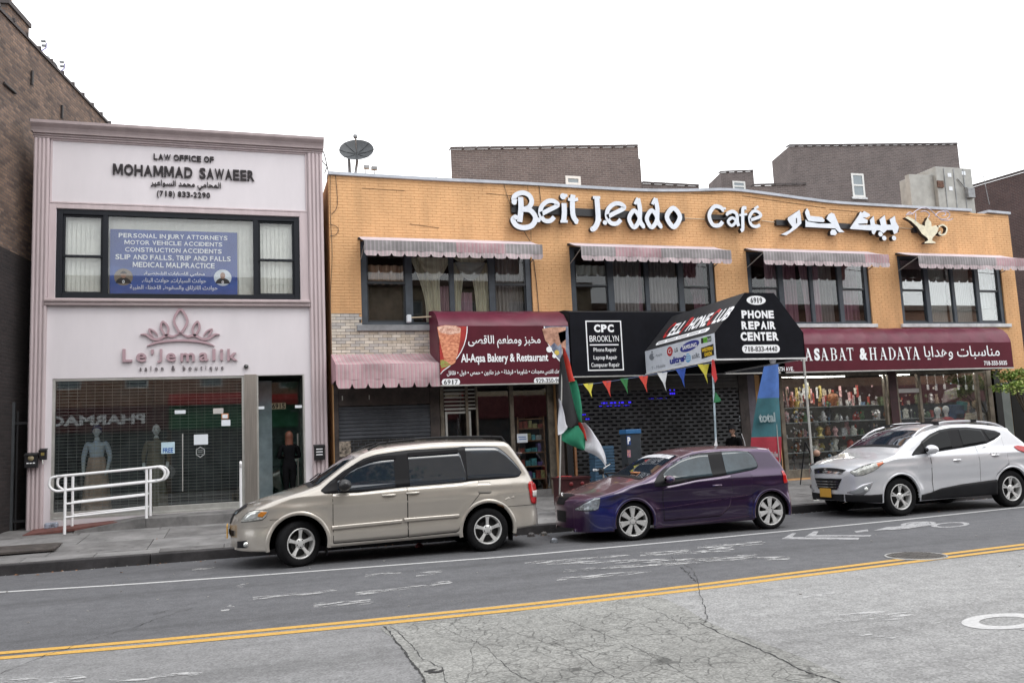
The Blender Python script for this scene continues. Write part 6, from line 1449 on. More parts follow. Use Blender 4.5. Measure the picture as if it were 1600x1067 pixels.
# ================================================================ CARS
import numpy as np
def lin(pts, x):
    if x <= pts[0][0]: return pts[0][1]
    for a, b in zip(pts, pts[1:]):
        if x <= b[0]: return a[1]+(b[1]-a[1])*(x-a[0])/max(1e-9, b[0]-a[0])
    return pts[-1][1]
m_tyre = M('tyre_rubber', (.010, .010, .011), .85, spec=.15, var=.2, scale=8, bump=.2, bscale=120)
m_alloy = M('alloy_rim', (.66, .66, .65), .35, metal=.35, var=.12, scale=6)
m_well = M('wheel_well', (.004, .004, .004), .95, var=0, spec=.05)
m_trim = M('black_trim', (.010, .010, .012), .5, var=0, spec=.25)
m_cg = M('dark_car_glass', (.016, .024, .036), .03, var=0, spec=1.0, coat=.6)
m_chrome = M('chrome', (.75, .75, .75), .12, metal=1, var=0)
m_seam = M('panel_gap', (.004, .004, .004), .8, var=0)
def paint(name, c, metal=.55, rough=.32, coat=1.0, c2=None, f=.55, c3=None):
    m = bpy.data.materials.new(name); m.use_nodes = True; n, l = m.node_tree.nodes, m.node_tree.links
    b = n['Principled BSDF']; b.inputs['Metallic'].default_value = metal; b.inputs['Roughness'].default_value = rough
    b.inputs['Coat Weight'].default_value = coat; b.inputs['Coat Roughness'].default_value = .03
    t = n.new('ShaderNodeTexCoord'); no = n.new('ShaderNodeTexNoise'); no.inputs['Scale'].default_value = 700; l.new(t.outputs['Object'], no.inputs['Vector'])
    r = n.new('ShaderNodeValToRGB'); r.color_ramp.elements[0].position = .35; r.color_ramp.elements[1].position = .65
    r.color_ramp.elements[0].color = (*[x*.85 for x in c], 1); r.color_ramp.elements[1].color = (*[min(1, x*1.12) for x in c], 1)
    l.new(no.outputs[0], r.inputs[0]); src = r.outputs[0]
    if c2:  # pearl paint that flips with the viewing angle
        lw = n.new('ShaderNodeLayerWeight'); lw.inputs[0].default_value = .5
        r3 = n.new('ShaderNodeValToRGB'); e = r3.color_ramp.elements; e[0].position = 0; e[0].color = (.012, .016, .14, 1); e[1].position = .95; e[1].color = (.42, .24, .24, 1)
        for p_, c_ in ((.05, (.011, .011, .085)), (.10, (.015, .007, .04)), (.15, (.024, .008, .040)), (.45, (.065, .024, .08)), (.7, (.13, .06, .085))): x = e.new(p_); x.color = (*c_, 1)
        l.new(lw.outputs['Facing'], r3.inputs[0]); src = r3.outputs[0]
    # road dust towards the sills
    no2 = n.new('ShaderNodeTexNoise'); no2.inputs['Scale'].default_value = 3; no2.inputs['Detail'].default_value = 8; l.new(t.outputs['Object'], no2.inputs['Vector'])
    r2 = n.new('ShaderNodeValToRGB'); r2.color_ramp.elements[0].position = .45; r2.color_ramp.elements[1].position = .8; r2.color_ramp.elements[0].color = (0, 0, 0, 1); r2.color_ramp.elements[1].color = (.15, .15, .15, 1)
    l.new(no2.outputs[0], r2.inputs[0])
    mi = n.new('ShaderNodeMix'); mi.data_type = 'RGBA'; l.new(r2.outputs[0], mi.inputs[0]); l.new(src, mi.inputs[6]); mi.inputs[7].default_value = (*[x*.6+.05 for x in c], 1)
    l.new(mi.outputs[2], b.inputs['Base Color'])
    MATS[name] = m; return m
class Car:
    """side profile inflated into a body. local x: 0 at the front axle, positive to the tail; z up; near side faces -Y"""
    def __init__(s, name, label, ax, Yn, W, top, bot, wb, arch, ra, plan, mat, group=None, tum=(.95, .26), z0=0.0):
        s.ax, s.W, s.top, s.wb, s.ra, s.rc = ax, W/2, top, wb, arch, ra
        s.Yc = Yn+W/2; s.plan = plan; s.mat = mat; s.tz, s.tk = tum; s.z0 = z0; s.bot = bot
        s.t = thing(name, label, 'car', (ax+wb/2, s.Yc, z0), group)
        s.xa, s.xb = top[0][0], top[-1][0]
        s.sil = [np.array(p) for p in top]
        s.seg = np.array(top)
    def dist(s, x, z):
        P = np.array((x, z)); a = s.seg[:-1]; b = s.seg[1:]; d = b-a; L = (d*d).sum(1); L[L == 0] = 1e-9
        t = np.clip(((P-a)*d).sum(1)/L, 0, 1); c = a+d*t[:, None]; return float(np.sqrt(((P-c)**2).sum(1)).min())
    def ys(s, x, z, edge=True):
        "half width at (x,z)"
        (xf, inf_), (xr, inr) = s.plan; w = s.W
        if x < xf: u = min(.98, (xf-x)/(xf-s.xa)); w -= inf_*1.2*(1-sqrt(max(0, 1-u**2.2)))
        if x > xr: u = min(.98, (x-xr)/(s.xb-xr)); w -= inr*1.2*(1-sqrt(max(0, 1-u**2.4)))
        if z > s.tz: w -= s.tk*(z-s.tz)+.10*min(1, (z-s.tz)/.12)*.25
        else:
            d = s.tz-z; w -= .035*(max(0, d-.35)/.4)**2; w += .012*math.exp(-((z-(s.tz-.14))/.05)**2)
            w -= .018*math.exp(-((z-.58)/.10)**2)
        for cx in (0, s.wb):   # flared arches
            r_ = math.hypot(x-cx, z-s.rc); w += .022*math.exp(-((r_-s.ra-.03)/.07)**2)
        if edge:
            R = .07; d = s.dist(x, z)
            if d < R: w -= R*(1-sqrt(max(0, 1-(1-d/R)**2)))
        return w
    def P(s, x, z, off=0.0, side=-1, edge=True):
        return Vector((s.ax+x, s.Yc+side*(s.ys(x, z, edge)+off), z+s.z0))
    def zb(s, x):
        z = lin(s.bot, x)
        for cx in (0, s.wb):
            if abs(x-cx) < s.ra: z = max(z, s.rc+sqrt(s.ra**2-(x-cx)**2))
        return z
    def topz(s, x):
        zs = []
        for a, b in zip(s.top, s.top[1:]):
            if min(a[0], b[0]) <= x <= max(a[0], b[0]) and a[0] != b[0]: zs.append(a[1]+(b[1]-a[1])*(x-a[0])/(b[0]-a[0]))
        return max(zs) if zs else s.top[0][1]
    def body(s, glass_t=None):
        # monotone x silhouette assumed (nose and tail handled by near-vertical ends)
        xs = set(np.linspace(s.xa+.002, s.xb-.002, 150))
        for cx in (0, s.wb):
            for k in range(25): xs.add(cx-s.ra*cos(pi*k/24)*.9999)
        for k in range(8): xs.add(s.xa+.002+.004*k*k); xs.add(s.xb-.002-.004*k*k)
        xs = sorted(x for x in xs if s.xa < x < s.xb)
        N = 34
        for side in (-1, 1):
            G = []
            for x in xs:
                zt = s.topz(x); zb = min(s.zb(x), zt-.01); col = []
                for j in range(N+1):
                    u = j/N; u = u if u < .5 else 1-(1-u)**1.35*2**.35; z = zb+(zt-zb)*u
                    if j == 0:
                        p = s.P(x, z+.001, 0, side); col.append(Vector((p.x, s.Yc+side*(abs(p.y-s.Yc)-.05), z+s.z0)))
                    col.append(s.P(x, z, 0, side))
                G.append(col)
            def edge(col, prof):
                o_ = []
                for j, p in enumerate(col):
                    z = max(p.z-s.z0, prof[0][1]); x = lin([(b, a) for a, b in prof], z); pp = s.P(x, z, 0, side); o_.append(Vector((pp.x, pp.y+(side*-.05 if j == 0 else 0), p.z)))
                return o_
            k = 1
            while s.top[k][1] > s.top[k-1][1] and k < 9: k += 1
            G.insert(0, edge(G[0], s.top[:k])); k = len(s.top)-2
            while s.top[k][1] > s.top[k+1][1] and k > len(s.top)-12: k -= 1
            G.append(edge(G[-1], s.top[k+1:][::-1]))
            MB().grid(G).build('body_side', s.mat, s.t)
        # ribbon across between both silhouettes
        s.rib = resample(s.top, 120); T = 21
        def rp(i, t, off=0.0):
            x, z = s.rib[i]; w = s.ys(x, z); a = s.rib[max(0, i-1)]; b = s.rib[min(119, i+1)]
            dx, dz = b[0]-a[0], b[1]-a[1]; L = math.hypot(dx, dz); nx, nz = -dz/L, dx/L
            cr = .045*(1-t*t)*(1 if z > .5 else .8)
            if x < s.plan[0][0]: cr += .05*(1-abs(t)**2.5)*(s.plan[0][0]-x)
            return Vector((s.ax+x+nx*(cr+off), s.Yc+t*w, z+nz*(cr+off)+s.z0))
        s.rp = rp
        MB().grid([[rp(i, -1+2*j/(T-1)) for j in range(T)] for i in range(120)]).build('body_top', s.mat, s.t)
        # floor and sills
        fl = MB(); fl.box(s.ax+s.xa+.5, s.Yc-s.W+.42, s.z0+lin(s.bot, 0)+.02, s.ax+s.xb-.3, s.Yc+s.W-.42, s.z0+.42).build('underbody', m_well, s.t)
        for cx in (0, s.wb):
            for side in (-1, 1):
                yo = s.ys(cx, s.rc+s.ra)-.03; A = []
                for k in range(25):
                    a = -.25+(pi+.5)*k/24
                    A.append([Vector((s.ax+cx+s.ra*cos(a), s.Yc+side*y, s.z0+s.rc+s.ra*sin(a))) for y in (yo, yo-.42)])
                mb = MB().grid(A); c = Vector((s.ax+cx, s.Yc+side*(yo-.42), s.z0+s.rc)); n_ = len(A)
                mb.add([a[1] for a in A]+[c], [(i, i+1, n_) for i in range(n_-1)]); mb.build('wheel_well', m_well, s.t)
    def panel(s, up, lo, off, mat, name, side=-1, n=40, m=8, parent=None, skirt=.006, xr=None):
        up, lo = sorted(up), sorted(lo); x0, x1 = xr or (max(up[0][0], lo[0][0]), min(up[-1][0], lo[-1][0])); G = []
        for i in range(n+1):
            x = x0+(x1-x0)*(.5-.5*cos(pi*i/n)); zt, zb = lin(up, x), lin(lo, x)
            if zt < zb: zt = zb = (zt+zb)/2
            col = [s.P(x, zb, off-skirt, side)]+[s.P(x, zb+(zt-zb)*j/m, off, side) for j in range(m+1)]+[s.P(x, zt, off-skirt, side)]
            G.append(col)
        return MB().grid(G).build(name, mat, parent or s.t)
    def line(s, pts, w, off, mat, name, side=-1, parent=None, n=30):
        pts = resample(pts, n); A = []
        for i, (x, z) in enumerate(pts):
            a, b = pts[max(0, i-1)], pts[min(n-1, i+1)]; dx, dz = b[0]-a[0], b[1]-a[1]; L = math.hypot(dx, dz) or 1; nx, nz = -dz/L*w/2, dx/L*w/2
            A.append([s.P(x-nx, z-nz, 0, side)]+[s.P(x-nx*.9, z-nz*.9, off, side), s.P(x+nx*.9, z+nz*.9, off, side)]+[s.P(x+nx, z+nz, 0, side)])
        return MB().grid(A, False).build(name, mat, parent or s.t)
    def front(s, i0, i1, t0, t1, off, mat, name, ni=8, nj=12, parent=None, shape=None):
        G = []
        for i in range(ni+1):
            fi = i0+(i1-i0)*i/ni; k = int(fi); f = fi-k; row = []
            for j in range(nj+1):
                u = j/nj
                a, b = (t0, t1) if shape is None else shape(i/ni, t0, t1)
                t = a+(b-a)*u; row.append(s.rp(k, t, off)*(1-f)+s.rp(min(119, k+1), t, off)*f)
            G.append(row)
        return MB().grid(G).build(name, mat, parent or s.t)
    def ribi(s, x, lower=False):
        "index on the ribbon nearest to x (after the nose)"
        best = min(range(120), key=lambda i: abs(s.rib[i][0]-x)+(0 if not lower else 0)); return best
    def wheel(s, cx, side, rt, rr, width, kind, steer=0.0, inset=.03):
        w = thing('wheel', None, None, (0, 0, 0)) if False else None
        yo = s.ys(cx, s.rc+s.ra)-inset-.0
        C_ = Vector((s.ax+cx, s.Yc+side*(yo-width/2), s.z0+rt))
        R_ = Matrix.Rotation(steer, 3, 'Z')
        def tr(mb, name, mat, par, smooth_b=0):
            o = mb
            o.v = [tuple(C_+R_ @ Vector(v)) for v in o.v]
            return o.build(name, mat, par)
        h = width/2; f = 1 # outward is +Y*side in local frame
        prof = [(rr+.005, -h*.8), (rr+.02, -h*.95), (rt-.045, -h), (rt-.012, -h*.88), (rt, -h*.65), (rt, h*.65), (rt-.012, h*.88), (rt-.045, h), (rr+.02, h*.95), (rr+.003, h*.86), (rr-.012, h*.6)]
        mb = MB().lathe(prof, (0, 0, 0), 48, 'Y'); mb.v = [(x, y*side, z) for x, y, z in mb.v]
        ty = tr(mb, 'wheel', m_tyre, s.t)
        mb = MB().lathe([(rr+.006, .80*h), (rr+.004, .90*h), (rr-.010, .92*h), (rr-.016, .80*h), (rr-.022, .3*h), (rr-.03, -.8*h)], (0, 0, 0), 48, 'Y'); mb.v = [(x, y*side, z) for x, y, z in mb.v]; tr(mb, 'rim', m_alloy, ty)
        mb = MB().lathe([(rr-.03, -.1*h), (.0, -.1*h)], (0, 0, 0), 24, 'Y').lathe([(.13, .25*h), (.13, -.05*h)], (0, 0, 0), 24, 'Y').lathe([(.13, .25*h), (0, .25*h)], (0, 0, 0), 24, 'Y'); mb.v = [(x, y*side, z) for x, y, z in mb.v]; tr(mb, 'brake_disc', M('brake_dark', (.03, .03, .03), .6, metal=.5, var=0), ty)
        # spokes
        ns, w0, w1, yh, yr, dbl = {'five': (5, .055, .075, .62, .86, False), 'seven': (7, .045, .105, .80, .90, False), 'twin': (5, .03, .032, .62, .86, True)}[kind]
        for k in range(ns):
            a = 2*pi*k/ns+pi/2+(.0 if kind != 'seven' else 0)
            offs = (0,) if not dbl else (-.11, .11)
            for da in offs:
                G = []
                for i in range(7):
                    u = i/6; r_ = .055+(rr-.02-.055)*u; ww = (w0+(w1-w0)*u)/2
                    if kind == 'five': ww *= (1-.25*sin(pi*u))
                    aa = a+da*(u*.9+.35) if dbl else a
                    c_, s_ = cos(aa), sin(aa); y = (yh+(yr-yh)*u)*h
                    row = []
                    for e, dy in ((-1, -.03), (-.8, 0), (.8, 0), (1, -.03)): row.append(((r_*c_-e*ww*s_), (y+dy*.5)*side, (r_*s_+e*ww*c_)))
                    G.append(row)
                tr(MB().grid(G, False), 'spoke', m_alloy, ty)
        mb = MB().lathe([(.075, .50*h), (.07, .66*h), (.03, .70*h), (0, .70*h)], (0, 0, 0), 20, 'Y'); mb.v = [(x, y*side, z) for x, y, z in mb.v]; tr(mb, 'hub', m_alloy, ty)
        mb = MB()
        for k in range(5): a = 2*pi*k/5+pi/2+pi/5; c_, s_ = .052*cos(a), .052*sin(a); mb.add([(c_+.011*cos(j*pi/3), (.665*h+.002)*side, s_+.011*sin(j*pi/3)) for j in range(6)], [tuple(range(6))])
        tag(tr(mb, 'lug_nuts', m_well, ty), kind='stuff')
    def arch_lip(s, cx, r0, r1, off, mat, name='arch_lip', side=-1, a0=-.25, a1=pi+.25):
        G = []
        for k in range(37):
            a = a0+(a1-a0)*k/36; G.append([s.P(cx+r_*cos(a), s.rc+r_*sin(a), o, side) for r_, o in ((r0, -.03), (r0, off), ((r0+r1)/2, off*1.1), (r1, 0))])
        MB().grid(G).build(name, mat, s.t)
    def mirror(s, x, z, mat, base, L=.16, H=.12, side=-1):
        p = s.P(x, z, 0, side); c = p+Vector((0, side*.13, .02)); pr = []
        for k in range(9):
            t = k/8; pr.append((sin(pi*min(.98, t*.92+.04))**.45, t))
        G = []
        for r_, t in pr:
            G.append([c+Vector((L*(-.42+.9*t), side*(cos(a)*.11*(r_ if t > .1 else r_)), sin(a)*H*.5*r_*(1.12-.2*t))) for a in [2*pi*j/16 for j in range(16)]])
        m_ = MB().grid(G, True, True).build('mirror', mat, s.t)
        MB().tube([p-Vector((0, side*.03, .02)), c-Vector((0, 0, .03))], .028, 8).build('mirror_foot', base, m_)
        return m_
    def handle(s, x, z, mat, w=.17, side=-1, parent=None):
        s.panel([(x-.05, z+.032), (x-.03, z+.04), (x+.03, z+.04), (x+.05, z+.032)], [(x-.05, z-.03), (x-.03, z-.042), (x+.03, z-.042), (x+.05, z-.03)], .004, M('handle_recess', (.03, .03, .028), .6, var=0), 'handle_recess', side, 10, 3, parent)
        G = [[s.P(x-w/2+w*i/10, z+dz+.0, .012+.022*sin(pi*min(1, max(0, i/10)))**.5 if j else .004, side) for j, dz in ((0, .016), (1, .012), (1, -.010), (0, -.016))] for i in range(11)]
        MB().grid(G).build('handle', mat, parent or s.t)

CARNOW = [None]
TUM = [(.98, .19)]
def conv(pts, o, k, ax, Y):
    "zoomed photo positions -> local (x,z) on the car's own flank (outline points: on its inset upper edge)"
    r_ = []; car = CARNOW[0]
    for u, v in pts:
        px, py = o[0]+u/k, o[1]+v/k; x, z = q(px, py, Y)
        if car is None:
            for _ in range(4):
                tz, tk = TUM[0]; ins = .03+.6*min(1, max(0, (z-tz)/.15))*.12+max(0, z-tz)*tk
                x, z = q(px, py, Y+ins)
        else:
            yy = Y
            for _ in range(14):
                xx = min(max(x-ax, car.xa+.012), car.xb-.012); yy = .5*yy+.5*(car.Yc-car.ys(xx, z)); x, z = q(px, py, yy)
            x = min(max(x, ax+car.xa+.012), ax+car.xb-.012)
        r_.append((x-ax, z))
    return r_
# ---------------------------------------------------------------- van
AX = q(466.5, 853, 12.95)[0]
A = lambda *p: conv(p, (350, 680), 4.8476, AX, 12.95)
B = lambda *p: conv(p, (540, 680), 5.333, AX, 12.95)
C = lambda *p: conv(p, (700, 680), 5.6188, AX, 12.95)
m_van = paint('champagne_metallic', (.48, .445, .395), .45, .28)
m_vanw = M('fresh_filler_spot', (.6, .56, .5), .6)
top = [(-.87, .30), (-.885, .42), (-.885, .52), (-.865, .62), (-.84, .70)]+A((185, 575), (260, 543), (370, 497), (500, 452), (620, 415), (715, 378))+A((850, 272), (960, 190))+B((20, 215), (110, 165), (200, 128), (330, 103), (450, 88), (700, 63))+C((0, 58), (200, 55), (400, 53), (480, 56), (520, 75), (560, 125), (600, 185), (650, 255), (700, 325), (738, 385), (756, 420), (770, 480), (778, 560), (790, 620), (812, 680), (820, 730), (808, 780), (780, 800))
vt = [top[0]]
for p in top[1:]: vt.append((max(p[0], vt[-1][0]+.0005) if p[0] < 0 or True else p[0], p[1]))
wbv = q(761.8, 831.3, 12.95)[0]-AX
van = Car('minivan', 'champagne beige minivan with tinted windows and front wheel turned out, nearest parked car at left', AX, 12.9, 1.83, vt, [(-1, .27), (-.45, .25), (-.4, .24), (.4, .24), (wbv-.4, .27), (wbv+.4, .3), (wbv+1, .36)], wbv, .405, .33, ((-.30, .50), (wbv+.55, .22)), m_van, 'cars parked along the kerb', (.98, .19))
van.body(); CARNOW[0] = van
def fullwin(car, dlo_up, dlo_lo, panes, glassm=m_cg, both=True):
    for sd in ((-1, 1) if both else (-1,)):
        w = car.panel(dlo_up, dlo_lo, .004, m_trim, 'window_band', sd, 60, 8)
        for up, lo in panes: car.panel(up, lo, .0085, glassm, 'side_window', sd, 30, 8, w)
dup = A((735, 412), (800, 350), (900, 270), (1000, 207))+B((50, 255), (150, 192), (250, 160), (400, 138), (520, 122), (700, 112), (930, 101))+C((100, 98), (300, 95), (430, 99), (500, 148), (570, 218), (620, 280), (645, 322))
dlo = A((735, 418), (760, 440), (1010, 432))+B((480, 432), (960, 392))+C((200, 400), (400, 385), (590, 370), (625, 360), (645, 326))
fullwin(van, dup, dlo, [(A((860, 350), (950, 268), (1010, 232))+B((80, 272), (200, 218), (300, 202), (415, 190)), A((860, 428))+B((0, 460), (200, 450), (415, 428))),
    (B((520, 172), (940, 145))+C((100, 152), (158, 350)), B((540, 422), (940, 386))+C((158, 396),) if False else B((520, 424), (940, 386))+C((158, 393))),
    (C((148, 107), (300, 104), (425, 104), (495, 152), (565, 224), (615, 284), (638, 322)), C((148, 388), (215, 382), (590, 360), (625, 350), (638, 328)))])
vdr = []
for nm, xs_, hz in (('front_door', (A((805, 0))[0][0], B((478, 0))[0][0]), None), ('sliding_door', (B((484, 0))[0][0], C((228, 0))[0][0]), None)):
    x0, x1 = xs_
    lo_ = [(x0-.01, .30), (x0+.02, .29), (x1-.05, .30), (x1+.01, .31)]
    if nm == 'sliding_door': lo_ = [(x0, .30), (wbv-.47, .32), (wbv-.43, .40), (wbv-.38, .52), (wbv-.28, .68), (x1, .86)]
    dd = [(x, z-.006) for x, z in sorted(dlo)]
    up_ = [(x0, lin(dd, x0)), *[p for p in dd if x0 < p[0] < x1], (x1, lin(dd, x1))]
    for sd in (-1, 1):
        van.panel([(x, z+.0) for x, z in up_], lo_, .0015, m_seam, 'door_gap', sd, 40, 8, None, .002, xr=(x0-.006, x1+.006))
        d_ = van.panel(up_, [(a, b+.012) for a, b in lo_], .006, m_van, nm, sd, 40, 14, None, .006, xr=(x0+.002, x1-.002)); vdr.append((nm, sd, d_))
for nm, sd, d_ in vdr:
    if nm == 'front_door': x, z = B((360, 498))[0]
    else: x, z = B((560, 480))[0]
    van.handle(x, z, m_van, .2, sd, d_)
    a, b = (A((818, 685))[0], B((470, 700))[0]) if nm == 'front_door' else (B((488, 690))[0], B((945, 655))[0])
    van.panel([a, b], [(a[0], a[1]-.055), (b[0], b[1]-.045)], .022, m_van, 'side_moulding', sd, 20, 3, d_, .02)
# rain visors
van.line(A((870, 330), (960, 250), (1015, 218))+B((80, 258), (200, 205), (300, 185), (415, 178)), .055, .022, M('smoked_visor', (.012, .012, .014), .45, var=0, spec=.2), 'rain_visor'); van.line(B((522, 160), (700, 148), (935, 128)), .055, .022, M('smoked_visor', (.02, .02, .022), .15), 'rain_visor')
# fuel door
f4 = C((258, 420), (272, 415), (365, 415), (380, 428)); l4 = C((258, 500), (272, 508), (365, 507), (380, 498))
van.panel([(x, z+.006) for x, z in f4], [(x, z-.006) for x, z in l4], .0035, m_seam, 'fuel_flap_gap', -1, 16, 4); van.panel(f4, l4, .0075, m_van, 'fuel_flap', -1, 16, 4, None, .004)
van.line(C((490, 628), (600, 618), (775, 600)), .008, .003, m_seam, 'bumper_gap'); van.line(A((345, 640), (440, 635)), .006, .003, m_seam, 'bumper_gap'); van.line(A((90, 690), (330, 690)), .01, .006, m_van, 'bumper_crease')
tl_u = C((702, 420), (715, 402), (740, 400), (765, 430), (775, 480)); tl_l = C((702, 440), (722, 560), (732, 598), (775, 600))
van.panel(tl_u, tl_l, .012, M('red_lens', (.45, .012, .012), .12, var=.1, scale=12, coat=.6), 'tail_light', -1, 16, 10)
van.panel(tl_u, tl_l, .012, MATS['red_lens'], 'tail_light', 1, 16, 10)
van.panel(C((740, 485), (775, 480)), C((740, 538), (776, 540)), .017, M('clear_lens', (.6, .58, .55), .15, var=.1), 'reverse_lens', -1, 8, 4)
m_hl = M('headlight_glass', (.55, .56, .52), .10, var=.35, scale=16, coat=1, metal=.3)
hu, hl = A((128, 640), (150, 610), (185, 580), (230, 568), (335, 570)), A((128, 655), (200, 650), (290, 638), (320, 610), (335, 578))
for sd in (-1, 1):
    van.panel([(x, z+.008) for x, z in hu], [(x, z-.008) for x, z in hl], .004, m_trim, 'headlight_gasket', sd, 20, 6); h_ = van.panel(hu, hl, .010, m_hl, 'headlight', sd, 24, 8)
    van.panel(A((255, 600), (280, 578), (325, 580)), A((255, 615), (290, 622), (325, 585)), .014, M('amber_lens', (.6, .22, .03), .2, var=.2, scale=20), 'indicator', sd, 12, 5, h_)
    van.panel(A((150, 620), (190, 590), (240, 585)), A((150, 645), (190, 640), (240, 628)), .013, M('lamp_reflector', (.7, .72, .7), .1, metal=.6, var=.1), 'reflector', sd, 12, 5, h_)
i0 = 8; van.front(6, 12, -.55, .55, .006, m_trim, 'grille', 6, 12); van.front(8.5, 9.5, -.56, .56, .014, m_chrome, 'grille_bar', 2, 12)
van.front(3, 4.5, -.98, .98, .012, m_trim, 'bumper_opening', 3, 16)
van.panel(A((90, 800), (170, 795)), A((100, 850), (175, 852)), .006, m_trim, 'fog_lamp_recess', -1, 10, 4); x, z = A((168, 826))[0]; p = van.P(x, z, .006); MB().lathe([(.04, 0), (.035, -.02), (0, -.025)], p, 14, 'Y').build('fog_lamp', M('lamp_reflector', (.7, .72, .7), .1), van.t)
# windscreen and rear window
ia, ib = van.ribi(A((640, 405))[0][0]), van.ribi(B((95, 170))[0][0])
van.front(ia+1, ib, -.90, .90, .006, m_cg, 'windscreen', 14, 16); van.front(ia, ia+1.6, -.88, .88, .008, m_trim, 'wiper_cowl', 2, 12)
for t0 in (-.6, .05): pts = [van.rp(ia+2, t0, .03), van.rp(ia+4, t0+.25, .03), van.rp(ia+6, t0+.55, .03)]; MB().tube(pts, .01, 5).build('wiper', m_trim, van.t)
ie = van.ribi(C((545, 0))[0][0]); van.front(ie+1, ie+14, -.82, .82, .006, m_cg, 'rear_window', 10, 14)
x, z = A((905, 385))[0]; van.mirror(x, z, M('black_mirror', (.02, .02, .022), .3, var=0), m_trim, .2, .17); van.mirror(x, z, M('black_mirror', (.02, .02, .022), .3), m_trim, .2, .17, 1)
van.panel(A((735, 418), (790, 365), (850, 322)), A((735, 422), (765, 440), (850, 438)), .009, m_trim, 'quarter_trim', -1, 12, 4)
for sd in (-1, 1):
    P = []
    for u in range(13):
        x = 1.05+u*(3.35-1.05)/12; P.append(Vector((van.ax+x, van.Yc+sd*.60, van.topz(x)+.075-(.05 if u in (0, 12) else 0))))
    MB().tube(P, .017, 8).build('roof_rail', m_trim, van.t)
for x in (1.35, 2.1, 3.0):
    z = van.topz(x)+.08
    if x != 2.1: MB().tube([Vector((van.ax+x, van.Yc-.62, z)), Vector((van.ax+x, van.Yc+.62, z))], .014, 6).build('cross_bar', m_trim, van.t)
for c, off in ((0, 0), (wbv, 0)):
    for sd in (-1, 1): van.arch_lip(c, van.ra-.002, van.ra+.05, .016, m_van, 'arch_lip', sd, -.2, pi+.2)
for sd in (-1, 1):
    van.wheel(0, sd, .325, .215, .21, 'five', radians(24), .05); van.wheel(wbv, sd, .325, .215, .21, 'five', 0, .02)
# rust on the rear arch, pale filler spots, mud flaps
ru = C((430, 600), (455, 608), (480, 612), (492, 628)); rl = C((430, 612), (460, 622), (480, 632), (492, 640)); van.panel(ru, rl, .02, M('arch_rust', (.10, .045, .015), .9, var=.6, scale=40), 'rust_patch', -1, 14, 4)
van.panel(C((500, 558), (530, 540), (548, 548)), C((500, 566), (530, 558), (548, 556)), .003, m_vanw, 'filler_spot', -1, 10, 3); van.panel(C((556, 540), (575, 532), (585, 540)), C((556, 548), (575, 550), (585, 545)), .003, m_vanw, 'filler_spot', -1, 10, 3)
for c in (.40, wbv+.41): p = van.P(c, .3, -.12); MB().box(p.x, p.y, .12, p.x+.015, p.y+.22, .42).build('mud_flap', m_trim, van.t)
# plate bracket hanging at the nose
p = van.rp(4, 0, .02); MB().box(p.x-.02, p.y-.25, p.z-.09, p.x-.005, p.y+.25, p.z+.09).build('number_plate', M('amber_plate', (.6, .33, .05), .5, var=.05), van.t)

# ---------------------------------------------------------------- purple hatchback
CARNOW[0] = None; TUM[0] = (.88, .30)
AXg = q(990.4, 817.5, 12.75)[0]
D = lambda *p: conv(p, (860, 690), 6.275, AXg, 12.75)
E_ = lambda *p: conv(p, (1040, 690), 6.276, AXg, 12.75)
m_gol = paint('purple_pearl', (.05, .015, .06), .5, .3, 1.0, c2=True)
wbg = q(1204.1, 799.1, 12.75)[0]-AXg
top = [(-.85, .22), (-.862, .34), (-.866, .46), (-.864, .54), (-.85, .60), (-.80, .65), (-.70, .69), (-.52, .735), (-.36, .775)]+D((640, 475), (760, 425), (900, 378), (1000, 322), (1100, 240), (1180, 185), (1250, 143))+E_((100, 150), (250, 95), (400, 72), (600, 60), (800, 60), (900, 62), (984, 68), (992, 80), (1040, 140), (1100, 215), (1140, 270), (1172, 320), (1192, 380), (1203, 440), (1222, 500), (1242, 560), (1252, 640), (1240, 690), (1215, 710))
gt = [top[0]]
for p in top[1:]: gt.append((max(p[0], gt[-1][0]+.0005), p[1]))
gol = Car('hatchback', 'lowered purple and blue pearl two door hatchback parked behind the minivan', AXg, 12.7, 1.76, gt, [(-1, .16), (-.45, .17), (.4, .165), (wbg-.4, .18), (wbg+.4, .22), (wbg+1, .26)], wbg, .335, .30, ((-.28, .42), (wbg+.30, .22)), m_gol, 'cars parked along the kerb', (.88, .30))
gol.body(); CARNOW[0] = gol
m_gg = M('blue_grey_car_glass', (.035, .055, .068), .04, var=.35, scale=2.5, spec=.6, coat=.2)
gu = D((1018, 395), (1040, 350), (1080, 292), (1160, 213), (1250, 165))+E_((100, 185), (200, 137), (320, 110), (470, 98), (550, 91), (700, 87), (810, 94), (860, 138), (895, 188), (904, 228))
gl_ = D((1018, 410), (1025, 442), (1100, 440), (1250, 412))+E_((300, 372), (540, 337), (700, 307), (850, 277), (890, 262), (904, 242))
fullwin(gol, gu, gl_, [(D((1105, 318), (1160, 250), (1250, 188))+E_((100, 208), (200, 155), (320, 128), (460, 120)), D((1105, 375),)+E_((60, 370), (300, 350), (460, 333))),
                       (E_((545, 102), (700, 93), (800, 98), (848, 138), (884, 195), (896, 230)), E_((545, 330), (700, 302), (840, 275), (885, 257), (896, 240)))], m_gg)
